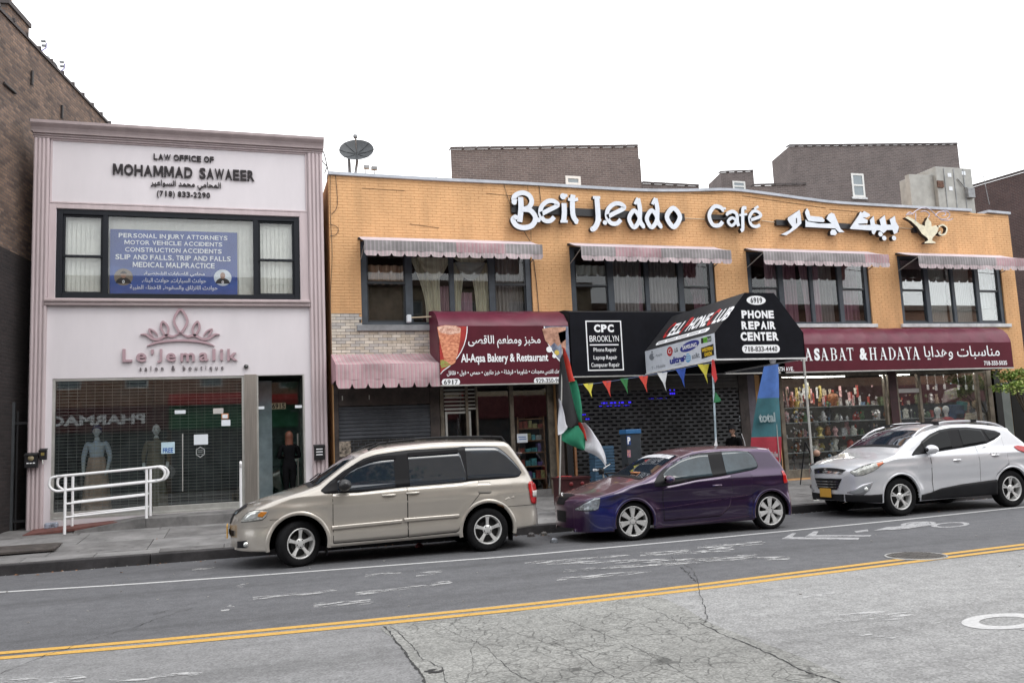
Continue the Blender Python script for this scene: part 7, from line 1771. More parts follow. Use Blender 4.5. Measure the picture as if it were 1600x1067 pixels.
for sd in (-1, 1):
    x0, x1 = D((1010, 0))[0][0], E_((556, 0))[0][0]; dd = [(x, z-.006) for x, z in sorted(gl_)]
    up_ = [(x0, lin(dd, x0)), *[p for p in dd if x0 < p[0] < x1], (x1, lin(dd, x1))]; lo_ = [(x0, .27), (x1-.25, .28), (x1-.08, .40), (x1-.02, .55), (x1, .68)]
    gol.panel(up_, lo_, .0015, m_seam, 'door_gap', sd, 40, 8, None, .002, xr=(x0-.006, x1+.006)); d_ = gol.panel(up_, [(a, b+.01) for a, b in lo_], .006, m_gol, 'door', sd, 40, 14, None, .006, xr=(x0+.002, x1-.002))
    x, z = E_((505, 428))[0]; gol.handle(x, z, m_gol, .17, sd, d_)
    gol.line(D((1035, 660))+E_((0, 655), (400, 592), (545, 570)), .03, .012, m_gol, 'side_moulding', sd, d_); gol.line(E_((560, 568), (800, 532)), .03, .012, m_gol, 'side_moulding', sd)
    gol.line(D((1010, 840))+E_((100, 815), (450, 780), (850, 728)), .02, .015, m_gol, 'sill_skirt', sd)
    hu, hl = D((240, 655), (330, 605), (430, 552), (485, 550)), D((240, 668), (350, 678), (440, 672), (470, 655), (485, 590))
    gol.panel([(x, z+.007) for x, z in hu], [(x, z-.007) for x, z in hl], .004, m_trim, 'headlight_gasket', sd, 20, 6); h_ = gol.panel(hu, hl, .009, M('smoky_headlight', (.30, .33, .36), .08, var=.5, scale=14, coat=1, metal=.4), 'headlight', sd, 24, 8)
    tu, tl2 = E_((1132, 285), (1150, 280), (1175, 318), (1192, 372)), E_((1132, 330), (1145, 405), (1175, 408), (1192, 395)); gol.panel(tu, tl2, .012, M('red_lens', (.45, .012, .012), .12), 'tail_light', sd, 16, 8)
    x, z = D((1130, 378))[0]; m_ = gol.mirror(x, z, m_gol, m_trim, .16, .12, sd)
    gol.line(E_((900, 66), (990, 72)), .02, .006, M('spoiler_edge', (.5, .4, .45), .3, var=0), 'spoiler_lip', sd)
    for c in (0, wbg): gol.arch_lip(c, gol.ra-.002, gol.ra+.035, .012, m_gol, 'arch_lip', sd)
    gol.wheel(0, sd, .302, .232, .215, 'seven', radians(-6), .035); gol.wheel(wbg, sd, .302, .232, .215, 'seven', 0, .035)
gol.line(E_((560, 400), (558, 500), (540, 600), (530, 700)), .006, .002, m_seam, 'quarter_gap')
gol.line(D((490, 640), (620, 650)), .006, .002, m_seam, 'bumper_gap')
gol.front(8, 12, -.42, .42, .006, m_trim, 'grille', 5, 12); gol.front(9.5, 10.2, -.43, .43, .014, m_trim, 'grille_bar', 2, 12); gol.front(2, 6, -.5, .5, .006, m_trim, 'lower_grille', 4, 12)
p = gol.rp(10, 0, .03)
em = MB(); em.grid([[Vector((p.x-.002, p.y+r_*cos(a), p.z+r_*sin(a))) for r_ in (.06, .05)] for a in [2*pi*k/20 for k in range(21)]], False)
for a, b in (((-.045, .03), (-.02, -.02)), ((-.02, -.02), (0, .01)), ((0, .01), (.02, -.02)), ((.02, -.02), (.045, .03)), ((-.022, .045), (0, .0)), ((0, .0), (.022, .045))): em.tube([Vector((p.x-.004, p.y+a[0], p.z+a[1])), Vector((p.x-.004, p.y+b[0], p.z+b[1]))], .006, 5)
em.build('badge', m_chrome, gol.t)
ia, ib = gol.ribi(D((870, 0))[0][0]), gol.ribi(E_((130, 0))[0][0])
gol.front(ia, ib, -.90, .90, .006, m_cg, 'windscreen', 14, 16); gol.front(ia-1, ia+.7, -.88, .88, .008, m_trim, 'wiper_cowl', 2, 12)
gol.front(ib-3, ib-.4, -.80, .80, .009, M('sun_strip', (.62, .63, .66), .4, var=.3, scale=9), 'sun_strip', 3, 14)
a_ = gol.rp(ia+3, -.3, .012); MB().box(a_.x-.03, a_.y-.10, a_.z-.0, a_.x+.07, a_.y+.12, a_.z+.012).build('dashboard_paper', M('orange_paper', (.75, .3, .12), .6), gol.t)
ie = gol.ribi(E_((992, 0))[0][0]); gol.front(ie+2, ie+11, -.78, .78, .006, m_cg, 'rear_window', 10, 14)

# ---------------------------------------------------------------- silver SUV
CARNOW[0] = None; TUM[0] = (1.02, .26)
YS = 13.05; AXs = q(1407, 779.4, YS)[0]
Fq = lambda *p: conv(p, (1270, 650), 6.276, AXs, YS)
G_ = lambda *p: conv(p, (1430, 650), 6.276, AXs, YS)
m_suv = paint('silver_metallic', (.68, .69, .72), .35, .28)
wbs = q(1579.8, 763.9, YS)[0]-AXs
top = [(-.84, .30), (-.87, .42), (-.88, .55), (-.875, .66), (-.85, .75), (-.80, .83), (-.70, .895), (-.58, .945)]+Fq((620, 443), (690, 420), (750, 395), (800, 370), (880, 290), (960, 215), (1050, 155))+G_((160, 118), (250, 90), (350, 80), (500, 76), (650, 86), (760, 98), (864, 116), (872, 135), (930, 185), (1000, 238), (1060, 283), (1110, 340), (1140, 420), (1155, 520), (1165, 600), (1150, 680))
st_ = [top[0]]
for p in top[1:]: st_.append((max(p[0], st_[-1][0]+.0005), p[1]))
suv = Car('suv', 'silver compact SUV with roof rails and an orange front plate, rightmost parked car', AXs, 13.0, 1.82, st_, [(-1, .30), (-.45, .26), (.4, .24), (wbs-.4, .26), (wbs+.4, .3), (wbs+1, .36)], wbs, .40, .345, ((-.25, .44), (wbs+.45, .2)), m_suv, 'cars parked along the kerb', (1.02, .26))
suv.body(); CARNOW[0] = suv
su = Fq((968, 378), (1000, 330), (1060, 262))+G_((60, 247), (140, 178), (230, 133), (350, 113), (500, 108), (650, 122), (780, 142), (830, 163), (836, 175))
sl2 = Fq((968, 382), (985, 388))+G_((0, 380), (100, 366), (400, 320), (600, 286), (700, 266), (780, 226), (820, 197), (836, 178))
fullwin(suv, su, sl2, [(G_((65, 260), (150, 188), (235, 145), (350, 125), (365, 130)), G_((65, 345), (200, 345), (365, 315))), (G_((420, 130), (500, 120), (640, 138), (700, 250)), G_((420, 190), (462, 303), (600, 278), (700, 256))), (G_((670, 145), (780, 152), (822, 172)), G_((670, 150), (730, 240), (780, 215), (822, 180)))], M('black_car_glass', (.006, .007, .008), .03, var=0, spec=.2))
m_clad = M('dark_cladding', (.012, .012, .014), .6, var=.15, spec=.2)
for sd in (-1, 1):
    d0, d1, d2 = G_((30, 0))[0][0], G_((490, 0))[0][0], G_((770, 0))[0][0]; dd = [(x, z-.006) for x, z in sorted(sl2)]
    for nm, x0, x1, lo_ in (('front_door', d0-.02, d1, [(d0-.02, .36), (d1, .38)]), ('rear_door', d1+.004, d2, [(d1, .38), (wbs-.5, .39), (wbs-.42, .50), (wbs-.36, .62), (d2, .80)])):
        up_ = [(x0, lin(dd, x0)), *[p for p in dd if x0 < p[0] < x1], (x1, lin(dd, x1))]
        suv.panel(up_, lo_, .0015, m_seam, 'door_gap', sd, 40, 8, None, .002, xr=(x0-.006, x1+.006)); d_ = suv.panel(up_, [(a, b+.01) for a, b in lo_], .006, m_suv, nm, sd, 40, 14, None, .006, xr=(x0+.002, x1-.002))
        x, z = G_((408, 430) if nm == 'front_door' else (785, 382))[0]; suv.handle(x, z, m_chrome, .18, sd, d_)
    cu = G_((60, 772), (150, 748), (250, 706), (450, 666), (780, 622), (800, 618)); cl_ = [(x, .255) for x, z in cu]; suv.panel(cu, cl_, .016, m_clad, 'sill_cladding', sd, 40, 6, None, .014)
    fu = [(-.8395, .42), (-.6, .41), (-.42, .42)]; suv.panel(fu, [(-.8395, .285), (-.42, .265)], .010, m_clad, 'bumper_cladding', sd, 20, 4)
    hu, hl = Fq((368, 548), (480, 490), (600, 458), (690, 438), (708, 442)), Fq((368, 552), (405, 586), (490, 580), (590, 538), (660, 488), (708, 446))
    suv.panel([(x, z+.006) for x, z in hu], [(x, z-.006) for x, z in hl], .003, m_trim, 'headlight_gasket', sd, 20, 6); h_ = suv.panel(hu, hl, .010, m_hl, 'headlight', sd, 24, 8)
    suv.panel(Fq((620, 462), (690, 442)), Fq((620, 505), (690, 460)), .014, M('orange_lens', (.6, .15, .06), .2, var=.1), 'indicator', sd, 8, 4, h_)
    tu, tl2 = G_((965, 295), (1000, 285), (1067, 295), (1110, 345)), G_((965, 305), (1010, 335), (1067, 355), (1110, 362)); suv.panel(tu, tl2, .012, M('red_lens', (.45, .012, .012), .12), 'tail_light', sd, 16, 8)
    fu, fl_ = Fq((355, 745), (480, 670), (590, 645)), Fq((355, 755), (440, 782), (500, 770), (560, 720), (590, 655)); suv.panel(fu, fl_, .005, M('silver_bezel', (.6, .6, .62), .2, metal=.7, var=0), 'fog_bezel', sd, 16, 6)
    suv.panel(Fq((370, 745), (480, 685), (565, 668)), Fq((370, 752), (440, 768), (500, 755), (565, 690)), .009, M('fog_recess', (.22, .23, .24), .4, var=0), 'fog_recess', sd, 14, 5)
    x, z = Fq((520, 718))[0]; p = suv.P(x, z, .012, sd); MB().lathe([(.045, 0), (.04, .02*sd), (0, .03*sd)], p, 14, 'Y').build('fog_lamp', M('lamp_reflector', (.7, .72, .7), .1), suv.t)
    x, z = G_((110, 338))[0]; suv.mirror(x, z, m_suv, m_trim, .25, .17, sd)
    suv.arch_lip(0, suv.ra-.002, suv.ra+.03, .012, m_suv, 'arch_lip', sd, -.1, pi+.2); suv.arch_lip(wbs, suv.ra-.002, suv.ra+.03, .012, m_suv, 'arch_lip', sd, -.1, pi+.1)
    suv.wheel(0, sd, .342, .226, .22, 'twin', radians(0), .03); suv.wheel(wbs, sd, .342, .226, .22, 'twin', 0, .03)
    P = []
    for u in range(15):
        x = .55+u*(2.75-.55)/14; P.append(Vector((suv.ax+x, suv.Yc+sd*(suv.ys(x, suv.topz(x))-.03), suv.topz(x)+.055-(.055 if u in (0, 14) else .015 if u in (1, 13) else 0))))
    MB().tube(P, .019, 8).build('roof_rail', M('silver_rail', (.55, .55, .57), .3, metal=.6, var=0), suv.t)
    for x in (1.15, 2.05):
        MB().obox(Vector((suv.ax+x, suv.Yc+sd*(suv.ys(x, suv.topz(x))-.03), suv.topz(x)+.06)), (.06, 0, 0), (0, .03, 0), (0, 0, .025)).build('rail_foot', m_trim, suv.t)
for x in (1.15, 2.05): MB().tube([Vector((suv.ax+x, suv.Yc-.6, suv.topz(x)+.08)), Vector((suv.ax+x, suv.Yc+.6, suv.topz(x)+.08))], .014, 6).build('cross_bar', m_trim, suv.t)
ia, ib = suv.ribi(Fq((820, 0))[0][0]), suv.ribi(Fq((1055, 0))[0][0])
suv.front(ia, ib, -.92, .92, .006, m_cg, 'windscreen', 14, 16); suv.front(ia-1, ia+.6, -.9, .9, .008, m_trim, 'wiper_cowl', 2, 12)
gi = lambda z: min(range(30), key=lambda i: abs(suv.rib[i][1]-z)+(9 if suv.rib[i][0] > -.7 else 0))
def fz(z0, z1, t0, t1, off, mat, nm, parent=None, sh=None): # nose patch between two heights
    def fi(z):
        for i in range(40):
            if suv.rib[i][1] <= z <= suv.rib[i+1][1]: return i+(z-suv.rib[i][1])/(suv.rib[i+1][1]-suv.rib[i][1])
        return 0
    return suv.front(fi(z0), fi(z1), t0, t1, off, mat, nm, 5, 14, parent, sh)
fz(.50, .70, -.95, .95, .008, m_trim, 'grille', None, lambda u, a, b: (a*(.72+.28*u), b*(.72+.28*u)))
for z in (.54, .59, .64): fz(z, z+.014, -.80, .80, .016, m_chrome, 'grille_bar')
fz(.80, .84, -.85, .85, .006, m_trim, 'upper_grille'); fz(.77, .80, -.88, .88, .012, m_chrome, 'upper_grille_bar')
fz(.305, .42, -1, 1, .012, m_clad, 'bumper_cladding')
p = suv.rp(gi(.80), 0, .03); em = MB(); em.grid([[Vector((p.x, p.y+.065*cos(a)*s_, p.z+.04*sin(a)*s_)) for s_ in (1, .8)] for a in [2*pi*k/20 for k in range(21)]], False).tube([Vector((p.x, p.y-.025, p.z-.03)), Vector((p.x, p.y-.018, p.z+.03))], .006, 5).tube([Vector((p.x, p.y+.018, p.z-.03)), Vector((p.x, p.y+.025, p.z+.03))], .006, 5).tube([Vector((p.x, p.y-.02, p.z-.005)), Vector((p.x, p.y+.02, p.z+.008))], .005, 5)
em.build('badge', m_chrome, suv.t)
p = suv.rp(gi(.46), 0, .03); pl = MB().box(p.x-.01, p.y-.155, p.z-.08, p.x+.005, p.y+.155, p.z+.08).build('number_plate', M('amber_plate', (.6, .33, .05), .5), suv.t)
# ================================================================ PEOPLE AND MANNEQUINS
def human(name, label, cat, base, H, rot, mats, pose=None, hair=None, hairlen=0.0, cap=False, arms=None, parent=None, face=True, bulk=1.0):
    """mats: skin, top, bottom, shoes. one continuous skinned body; head with face, hair as a child"""
    k = H/1.75
    J = {'pel': (0, 0, .95), 'wai': (0, 0, 1.08), 'che': (0, .01, 1.28), 'nec': (0, .02, 1.47), 'hd': (0, .0, 1.54),
         'shL': (-.17, .01, 1.42), 'shR': (.17, .01, 1.42), 'hiL': (-.09, 0, .92), 'hiR': (.09, 0, .92), 'knL': (-.10, -.02, .50), 'knR': (.10, -.02, .50), 'anL': (-.10, .02, .09), 'anR': (.10, .02, .09), 'toL': (-.11, -.15, .04), 'toR': (.11, -.15, .04),
         'elL': (-.24, .03, 1.14), 'elR': (.24, .03, 1.14), 'wrL': (-.22, -.12, .95), 'wrR': (.22, -.12, .95), 'haL': (-.21, -.16, .88), 'haR': (.21, -.16, .88)}
    J.update(pose or {})
    Rr = {'pel': (.145, .11), 'wai': (.12, .09), 'che': (.155, .11), 'nec': (.055, .055), 'hd': (.05, .05), 'shL': (.065, .065), 'shR': (.065, .065), 'hiL': (.10, .10), 'hiR': (.10, .10), 'knL': (.062, .062), 'knR': (.062, .062), 'anL': (.042, .045), 'anR': (.042, .045), 'toL': (.04, .028), 'toR': (.04, .028),
          'elL': (.045, .045), 'elR': (.045, .045), 'wrL': (.029, .029), 'wrR': (.029, .029), 'haL': (.036, .022), 'haR': (.036, .022)}
    E = [('pel', 'wai'), ('wai', 'che'), ('che', 'nec'), ('nec', 'hd'), ('che', 'shL'), ('che', 'shR'), ('shL', 'elL'), ('elL', 'wrL'), ('wrL', 'haL'), ('shR', 'elR'), ('elR', 'wrR'), ('wrR', 'haR'), ('pel', 'hiL'), ('hiL', 'knL'), ('knL', 'anL'), ('anL', 'toL'), ('pel', 'hiR'), ('hiR', 'knR'), ('knR', 'anR'), ('anR', 'toR')]
    J = dict(J); names = list(J)
    # fingers and thumb at each hand
    for s_, sg_ in (('L', -1), ('R', 1)):
        h = Vector(J['ha'+s_]); w = Vector(J['wr'+s_]); d = (h-w).normalized(); a = d.cross(Vector((1, 0, 0)) if abs(d.x) < .7 else Vector((0, 1, 0))).normalized()
        for i in range(4):
            o = a*(i-1.5)*.02; ln = (.06, .075, .07, .055)[i]
            J['f%d%s' % (i, s_)] = tuple(h+o+d*.045); J['g%d%s' % (i, s_)] = tuple(h+o+d*(.045+ln)+Vector((-sg_*.02, 0, 0))); Rr['f%d%s' % (i, s_)] = (.0095,)*2; Rr['g%d%s' % (i, s_)] = (.007,)*2; E += [('ha'+s_, 'f%d%s' % (i, s_)), ('f%d%s' % (i, s_), 'g%d%s' % (i, s_))]
        J['t'+s_] = tuple(h+a*-.05+d*.02); Rr['t'+s_] = (.010,)*2; E += [('wr'+s_, 't'+s_)]
    names = list(J); me = bpy.data.meshes.new('skeleton'); me.from_pydata([Vector(J[n])*k for n in names], [(names.index(a), names.index(b)) for a, b in E], [])
    o = bpy.data.objects.new('skeleton', me); COL.objects.link(o); o.modifiers.new('s', 'SKIN'); sv = me.skin_vertices
    if not sv:
        bm = bmesh.new(); bm.from_mesh(me); bm.verts.layers.skin.verify(); bm.to_mesh(me); bm.free()
    for n, v in zip(names, me.skin_vertices[0].data): v.radius = tuple(r_*k*(bulk if n[:2] in ('pe', 'wa', 'ch', 'sh', 'el', 'hi', 'kn', 'wr') else 1) for r_ in Rr[n]); v.use_root = n == 'pel'
    sb = o.modifiers.new('u', 'SUBSURF'); sb.levels = 2
    dg = bpy.context.evaluated_depsgraph_get(); body = bpy.data.meshes.new_from_object(o.evaluated_get(dg)); bpy.data.objects.remove(o)
    Rm = Matrix.Rotation(rot, 3, 'Z'); base = Vector(base)
    body.materials.clear()
    for m_ in mats: body.materials.append(m_)
    arm_skin = arms == 'bare'
    for p in body.polygons:
        c = p.center/k; side = abs(c.x) > .19 or (c - Vector(J['wrR'])).length < .14 or (c - Vector(J['wrL'])).length < .14
        inhand = min((c-Vector(J['ha'+s_])).length for s_ in 'LR') < .13
        p.use_smooth = True
        p.material_index = 0 if (c.z > 1.475 or inhand) else (3 if c.z < .085 else (2 if c.z < .97 and not (side and c.z > .75) else 1))
    for v in body.vertices: v.co = base+Rm @ v.co
    body.name = 'body'
    root = parent or thing(name, label, cat, base)
    bo = bpy.data.objects.new('body', body); COL.objects.link(bo); adopt(bo, root)
    # head
    mb = MB().mat(mats[0]); G = []; hc = Vector((0, -.005, 1.645))
    for i in range(17):
        th = pi*i/16; row = []
        for j in range(24):
            ph = 2*pi*j/24; x = .073*sin(th)*cos(ph); y = .093*sin(th)*sin(ph); z = .118*cos(th)
            if z < 0: x *= 1+z*2.2; y *= 1+z*1.0
            if y < 0: # face to -Y
                f = -y/.093; y *= .95; y -= .022*math.exp(-((x/.014)**2+((z+.012)/.022)**2))*f; y += .010*math.exp(-(((abs(x)-.030)/.014)**2+((z-.012)/.012)**2)); y -= .006*math.exp(-((x/.022)**2+((z+.052)/.010)**2))
            row.append(base+Rm @ ((hc+Vector((x, y, z)))*k))
        G.append(row)
    mb.grid(G, True, True)
    hd = mb.build('head', None, root)
    for sx in (-1, 1):
        MB().lathe([(0, -.012), (.02, -.008), (.028, 0), (.02, .006), (0, .008)], (0, 0, 0), 10, 'X').build('ear', mats[0], hd).matrix_world = Matrix.Translation(base+Rm @ ((hc+Vector((sx*.073, .01, -.01)))*k)) @ Rm.to_4x4()
        if face:
            c = base+Rm @ ((hc+Vector((sx*.030, -.083, .010)))*k); MB().lathe([(0, -.008), (.009, -.004), (.011, 0), (.009, .004), (0, .008)], c, 10).build('eye', M('dark_eye', (.02, .015, .012), .2, var=0), hd)
    if face: c = base+Rm @ ((hc+Vector((0, -.093, -.052)))*k); MB().obox(c, Rm @ Vector((.02, 0, 0)), Rm @ Vector((0, .004, 0)), (0, 0, .004)).build('mouth', M('lip', (.25, .08, .07), .5, var=0), hd)
    if hair:
        G = []
        for i in range(13):
            th = pi*.62*i/12; row = []
            for j in range(28):
                ph = 2*pi*j/28; fr = max(0, -sin(ph)); t = th*(1-.42*fr) ; x = .094*sin(t)*cos(ph); y = .108*sin(t)*sin(ph)+.006; z = .128*cos(t)
                row.append(base+Rm @ ((hc+Vector((x, y, z+.004)))*k))
            G.append(row)
        if hairlen: 
            for i in range(1, 7):
                row = []
                for j in range(28):
                    ph = 2*pi*j/28; fr = max(0, -sin(ph)); t = pi*.62*(1-.42*fr); x = .094*sin(t)*cos(ph)*(1+.02*i*(1 if fr < .3 else 0)); y = .104*sin(t)*sin(ph)+.006; z = .128*cos(t)-(hairlen*i/6)*(1 if fr < .35 else .05)
                    row.append(base+Rm @ ((hc+Vector((x*(1+.05*sin(j*3+i)), y*(1+.05*sin(j*2.3)), z+.004)))*k))
                G.append(row)
        MB().grid(G, True, True).build('hair', hair, hd)
    if cap:
        c = base+Rm @ ((hc+Vector((0, .0, .045)))*k)
        mb = MB().lathe([(.092, -.02), (.094, .02), (.085, .055), (.055, .08), (0, .09)], c, 20); mb.obox(c+Rm @ Vector((0, -.12, -.005))*k, Rm @ Vector((.065, 0, 0)), Rm @ Vector((0, .045, 0)), Vector((0, 0, .006))); mb.build('cap', M('dark_cap', (.012, .012, .015), .8, var=0), root)
    return root
m_skin = M('skin', (.42, .25, .18), .5, var=.08); m_blkc = M('black_clothes', (.007, .007, .008), .95, var=.2, scale=10, spec=.05); m_shoe = M('black_shoes', (.01, .01, .01), .5, var=0)
px, pz = q(452, 770, FY+.35)
human('person', 'person with reddish hair in black clothes standing in the doorway seen from behind', 'person', (q(452.5, 740, FY+.32)[0], FY+.32, .50), 1.60, pi, [m_skin, m_blkc, m_blkc, m_shoe], hair=M('red_brown_hair', (.13, .042, .022), .6, var=.3, scale=30, stretch=(6, 6, 1)), hairlen=.20,
      bulk=1.08, pose={'knL': (-.075, -.01, .5), 'knR': (.075, -.02, .5), 'anL': (-.07, .02, .09), 'anR': (.08, .02, .09), 'elL': (-.25, .0, 1.15), 'elR': (.26, .0, 1.15), 'wrL': (-.12, -.22, 1.14), 'wrR': (.12, -.22, 1.16), 'haL': (-.05, -.25, 1.17), 'haR': (.04, -.26, 1.19)})
mY = 17.3; mx0 = q(1146, 690, mY)[0]; hz = q(1143, 665, mY)[1]
pm = human('person', 'person in dark cap and black jacket standing below the canopy behind the purple car', 'person', (mx0, mY, swz(mY)), (hz-swz(mY))*1.0, radians(-68), [m_skin, m_blkc, M('dark_jeans', (.02, .025, .04), .8, var=.1), m_shoe], hair=M('black_hair', (.01, .009, .008), .6, var=0), cap=True)
s0 = pm
MB().tube([Vector((mx0+.15, mY-.12, swz(mY)+1.36)), Vector((mx0+.20, mY-.14, swz(mY)+1.15)), Vector((mx0+.2, mY-.15, swz(mY)+.95))], .008, 5).build('jacket_stripe', m_wt, pm)
# dressed mannequins in the salon window
m_manq = M('grey_mannequin', (.66, .72, .75), .4, var=.05)
def gown(par, base, H, c, mt, wide, z1=.98, top=None):
    k = H/1.75; G = []
    for i in range(11):
        t = i/10; z = z1*(1-t)+.02; r = .15+(wide-.15)*t**.8; G.append([Vector(base)+Vector((r*cos(a)*(1+.05*sin(a*9)), r*.75*sin(a)*(1+.05*sin(a*9)), z*k)) for a in [2*pi*j/48 for j in range(48)]])
    MB().grid(G, True, True).build('skirt', mt, par)
b1 = (q(151, 720, FY+.36)[0], FY+.36, .52); m1 = human('mannequin', 'grey mannequin in a peach gown with blue patterned top, left in the salon window', 'mannequin', b1, 1.86, 0, [m_manq, M('blue_lace', (.30, .38, .5), .7, var=.7, scale=14, col2=(.6, .62, .62)), M('peach_fabric', (.66, .48, .38), .7, var=.2), m_manq], hair=M('blue_scarf', (.05, .09, .2), .7, var=0))
gown(m1, b1, 1.86, 0, M('peach_fabric', (.42, .31, .24), .7, stretch=(14, 14, 1)), .30, 1.12)
b2_ = (q(244, 720, FY+.36)[0], FY+.36, .52); m2_ = human('mannequin', 'pale mannequin in a long olive coat, right in the salon window', 'mannequin', b2_, 1.84, 0, [M('pale_mannequin', (.8, .85, .87), .4, var=.05), M('olive_fabric', (.26, .23, .17), .8, var=.2, scale=8), M('olive_fabric', (.26, .23, .17), .8), m_manq])
gown(m2_, b2_, 1.84, 0, MATS['olive_fabric'], .24, 1.3)
# busts and scarves in the right shop window
def bust(px, py, col, hair, lab, skin=m_manq):
    Y = FY+.5; x, z = q(px, py, Y); t = thing('display_bust', lab, 'mannequin', (x, Y, z-.7))
    MB().lathe([(.16, -.78), (.20, -.62), (.235, -.42), (.215, -.30), (.13, -.225), (.065, -.205)], (x, Y, z), 20).build('torso', M('bust_%d' % px, col, .8, var=.25, scale=8), t)
    MB().lathe([(.055, -.225), (.05, -.15), (.045, -.11), (.075, -.06), (.088, .0), (.08, .07), (.045, .11), (0, .12)], (x, Y, z), 18).build('head', skin, t)
    if hair: MB().lathe([(.11, -.10), (.115, .0), (.10, .08), (.06, .125), (0, .14)], (x, Y+.03, z+.0), 16).build('hair', M('hair_%d' % px, hair, .7, var=.4, scale=30), t)
    MB().tube([(x, Y, .52), (x, Y, z-.6)], .03, 8).build('stand', m_gr, t)
bust(1465, 642, (.28, .20, .20), None, 'headless looking bust in mauve knit, leftmost bust in the gift shop window', M('white_bust', (.6, .62, .62), .4, var=0))
bust(1478, 640, (.35, .03, .04), None, 'bust with a bright red scarf, second bust from the left', M('white_bust', (.6, .62, .62), .4))
bust(1511, 634, (.36, .31, .22), (.30, .22, .14), 'bust with brown hair and beige scarf, next to the white dressed bust', m_skin)
bust(1526, 632, (.5, .5, .48), (.35, .27, .18), 'bust with blond hair and white blouse, rightmost in the gift shop window', m_skin)
Y = FY+.5
for P, c, lab in (([(1481, 632), (1505, 632), (1505, 655), (1481, 655)], (.02, .05, .12), 'navy blue shawl hanging in the gift shop window'), ([(1490, 645), (1506, 645), (1506, 664), (1490, 664)], (.30, .02, .03), 'red bag below the navy shawl in the gift shop window'), ([(1497, 626), (1510, 628), (1508, 642), (1498, 640)], (.05, .2, .19), 'teal scarf beside the brown haired bust'), ([(1478, 610), (1492, 606), (1494, 622), (1474, 630)], (.25, .23, .23), 'grey blouse hanging high in the gift shop window')):
    pts = [q(*p, Y) for p in P]; o = MB().prism(pts, Y-.08, Y+.08).build('hanging_garment', M('garment_%d' % int(c[0]*100+c[1]*1000), c, .8, var=.3), None, .03); tag(o, lab, 'garment')
for px in (1450, 1463, 1476, 1498, 1510, 1522):
    x, z = q(px, 604+ (px % 3), FY+.3); t = thing('pendant_tag', 'small pale tag lamp hanging in a row along the top of the gift shop window', 'pendant', (x, FY+.3, z), 'pendants in the gift shop window')
    MB().box(x-.035, FY+.29, z-.07, x+.035, FY+.31, z+.07).tube([(x, FY+.3, z+.07), (x, FY+.3, 3.05)], .004, 4).build('tag', m_paper, t)

# ================================================================ STREET PROPS
# feather banner
BYb = 17.6; bn2 = thing('feather_banner', 'tall blue, teal and red feather banner beside the gift shop window', 'banner', (q(1198, 740, BYb)[0], BYb, swz(BYb)))
prf = [(552, 1196, 1214), (575, 1192, 1216), (600, 1187, 1217), (622, 1183, 1218), (650, 1179, 1220), (683, 1175, 1222), (700, 1174, 1222), (720, 1174, 1221), (738, 1180, 1214)]
mats3 = [M('banner_blue', (.06, .16, .48), .6, var=.15, scale=3), M('banner_teal', (.03, .14, .17), .6, var=.15, scale=3), M('banner_red', (.36, .02, .04), .6, var=.15, scale=3)]
def bl(y): 
    for a, b in zip(prf, prf[1:]):
        if a[0] <= y <= b[0]: t = (y-a[0])/(b[0]-a[0]); return a[1]+(b[1]-a[1])*t, a[2]+(b[2]-a[2])*t
    return prf[-1][1:]
for (y0, y1), mt, nm in (((552, 622), mats3[0], 'blue_field'), ((622, 683), mats3[1], 'teal_field'), ((683, 738), mats3[2], 'red_field')):
    G = []
    for i in range(11):
        y = y0+(y1-y0)*i/10; a, b = bl(y); row = []
        for j in range(15):
            u = j/14; x, z = q(a+(b-a)*u, y+ (b-a)*u*-.02, BYb); row.append((x, BYb+.035*sin(u*7+y*.02)*(1-.3*u), z))
        G.append(row)
    MB().grid(G).build(nm, mt, bn2)
xa, za = q(1185, 645, BYb-.06); xb, zb = q(1212, 659, BYb-.06); ftext('lettering', 'total', xa, xb, zb, za, BYb-.06, M('faded_white', (.28, .36, .38), .6, var=0), bn2, bold=.04)
xa, za = q(1197, 706, BYb-.06); xb, zb = q(1216, 714, BYb-.06); ftext('lettering', 'mobile', xa, xb, zb, za, BYb-.06, M('faded_white', (.28, .36, .38), .6), bn2, bold=.02)
xp, zp = q(1220, 735, BYb); MB().tube([(xp, BYb+.02, swz(BYb)), (xp-.01, BYb+.02, q(1216, 560, BYb)[1])], .014, 6).tube([(xp, BYb+.02, swz(BYb)+.02), (xp-.3, BYb-.2, swz(BYb)+.02)], .012, 6).build('pole', m_alu, bn2)
# pole wrapped with ribbons at the canopy's left corner
rp_ = thing('ribbon_post', 'thin pole wrapped in pale ribbon with red and white flags, below the canopy corner', 'pole', (q(1117, 690, 15.45)[0], 15.45, swz(15.45)))
a = q(1113, 566, 15.45); b = q(1119, 700, 15.45)
MB().tube([(a[0], 15.45, a[1]), (b[0], 15.45, b[1]), (b[0]+.02, 15.45, swz(15.45))], .02, 8).build('pole', M('pale_blue_ribbon', (.4, .5, .56), .5, var=.3, scale=8), rp_)
for P, mt, nm in (([(1112, 562), (1117, 562), (1120, 592), (1117, 598), (1113, 585)], m_redv, 'red_pennant'), ([(1117, 615), (1119, 612), (1126, 625), (1124, 628), (1116, 629)], M('green_cloth', (.02, .16, .06), .7, var=.1), 'green_pennant'), ([(1119, 683), (1123, 698), (1122, 706), (1115, 706), (1117, 695)], m_wt, 'white_pennant')):
    pts = [q(*p, 15.4) for p in P]; MB().add([(x, 15.40+.03*sin(i*2), z) for i, (x, z) in enumerate(pts)], [tuple(range(len(pts)))]).build(nm, mt, rp_)
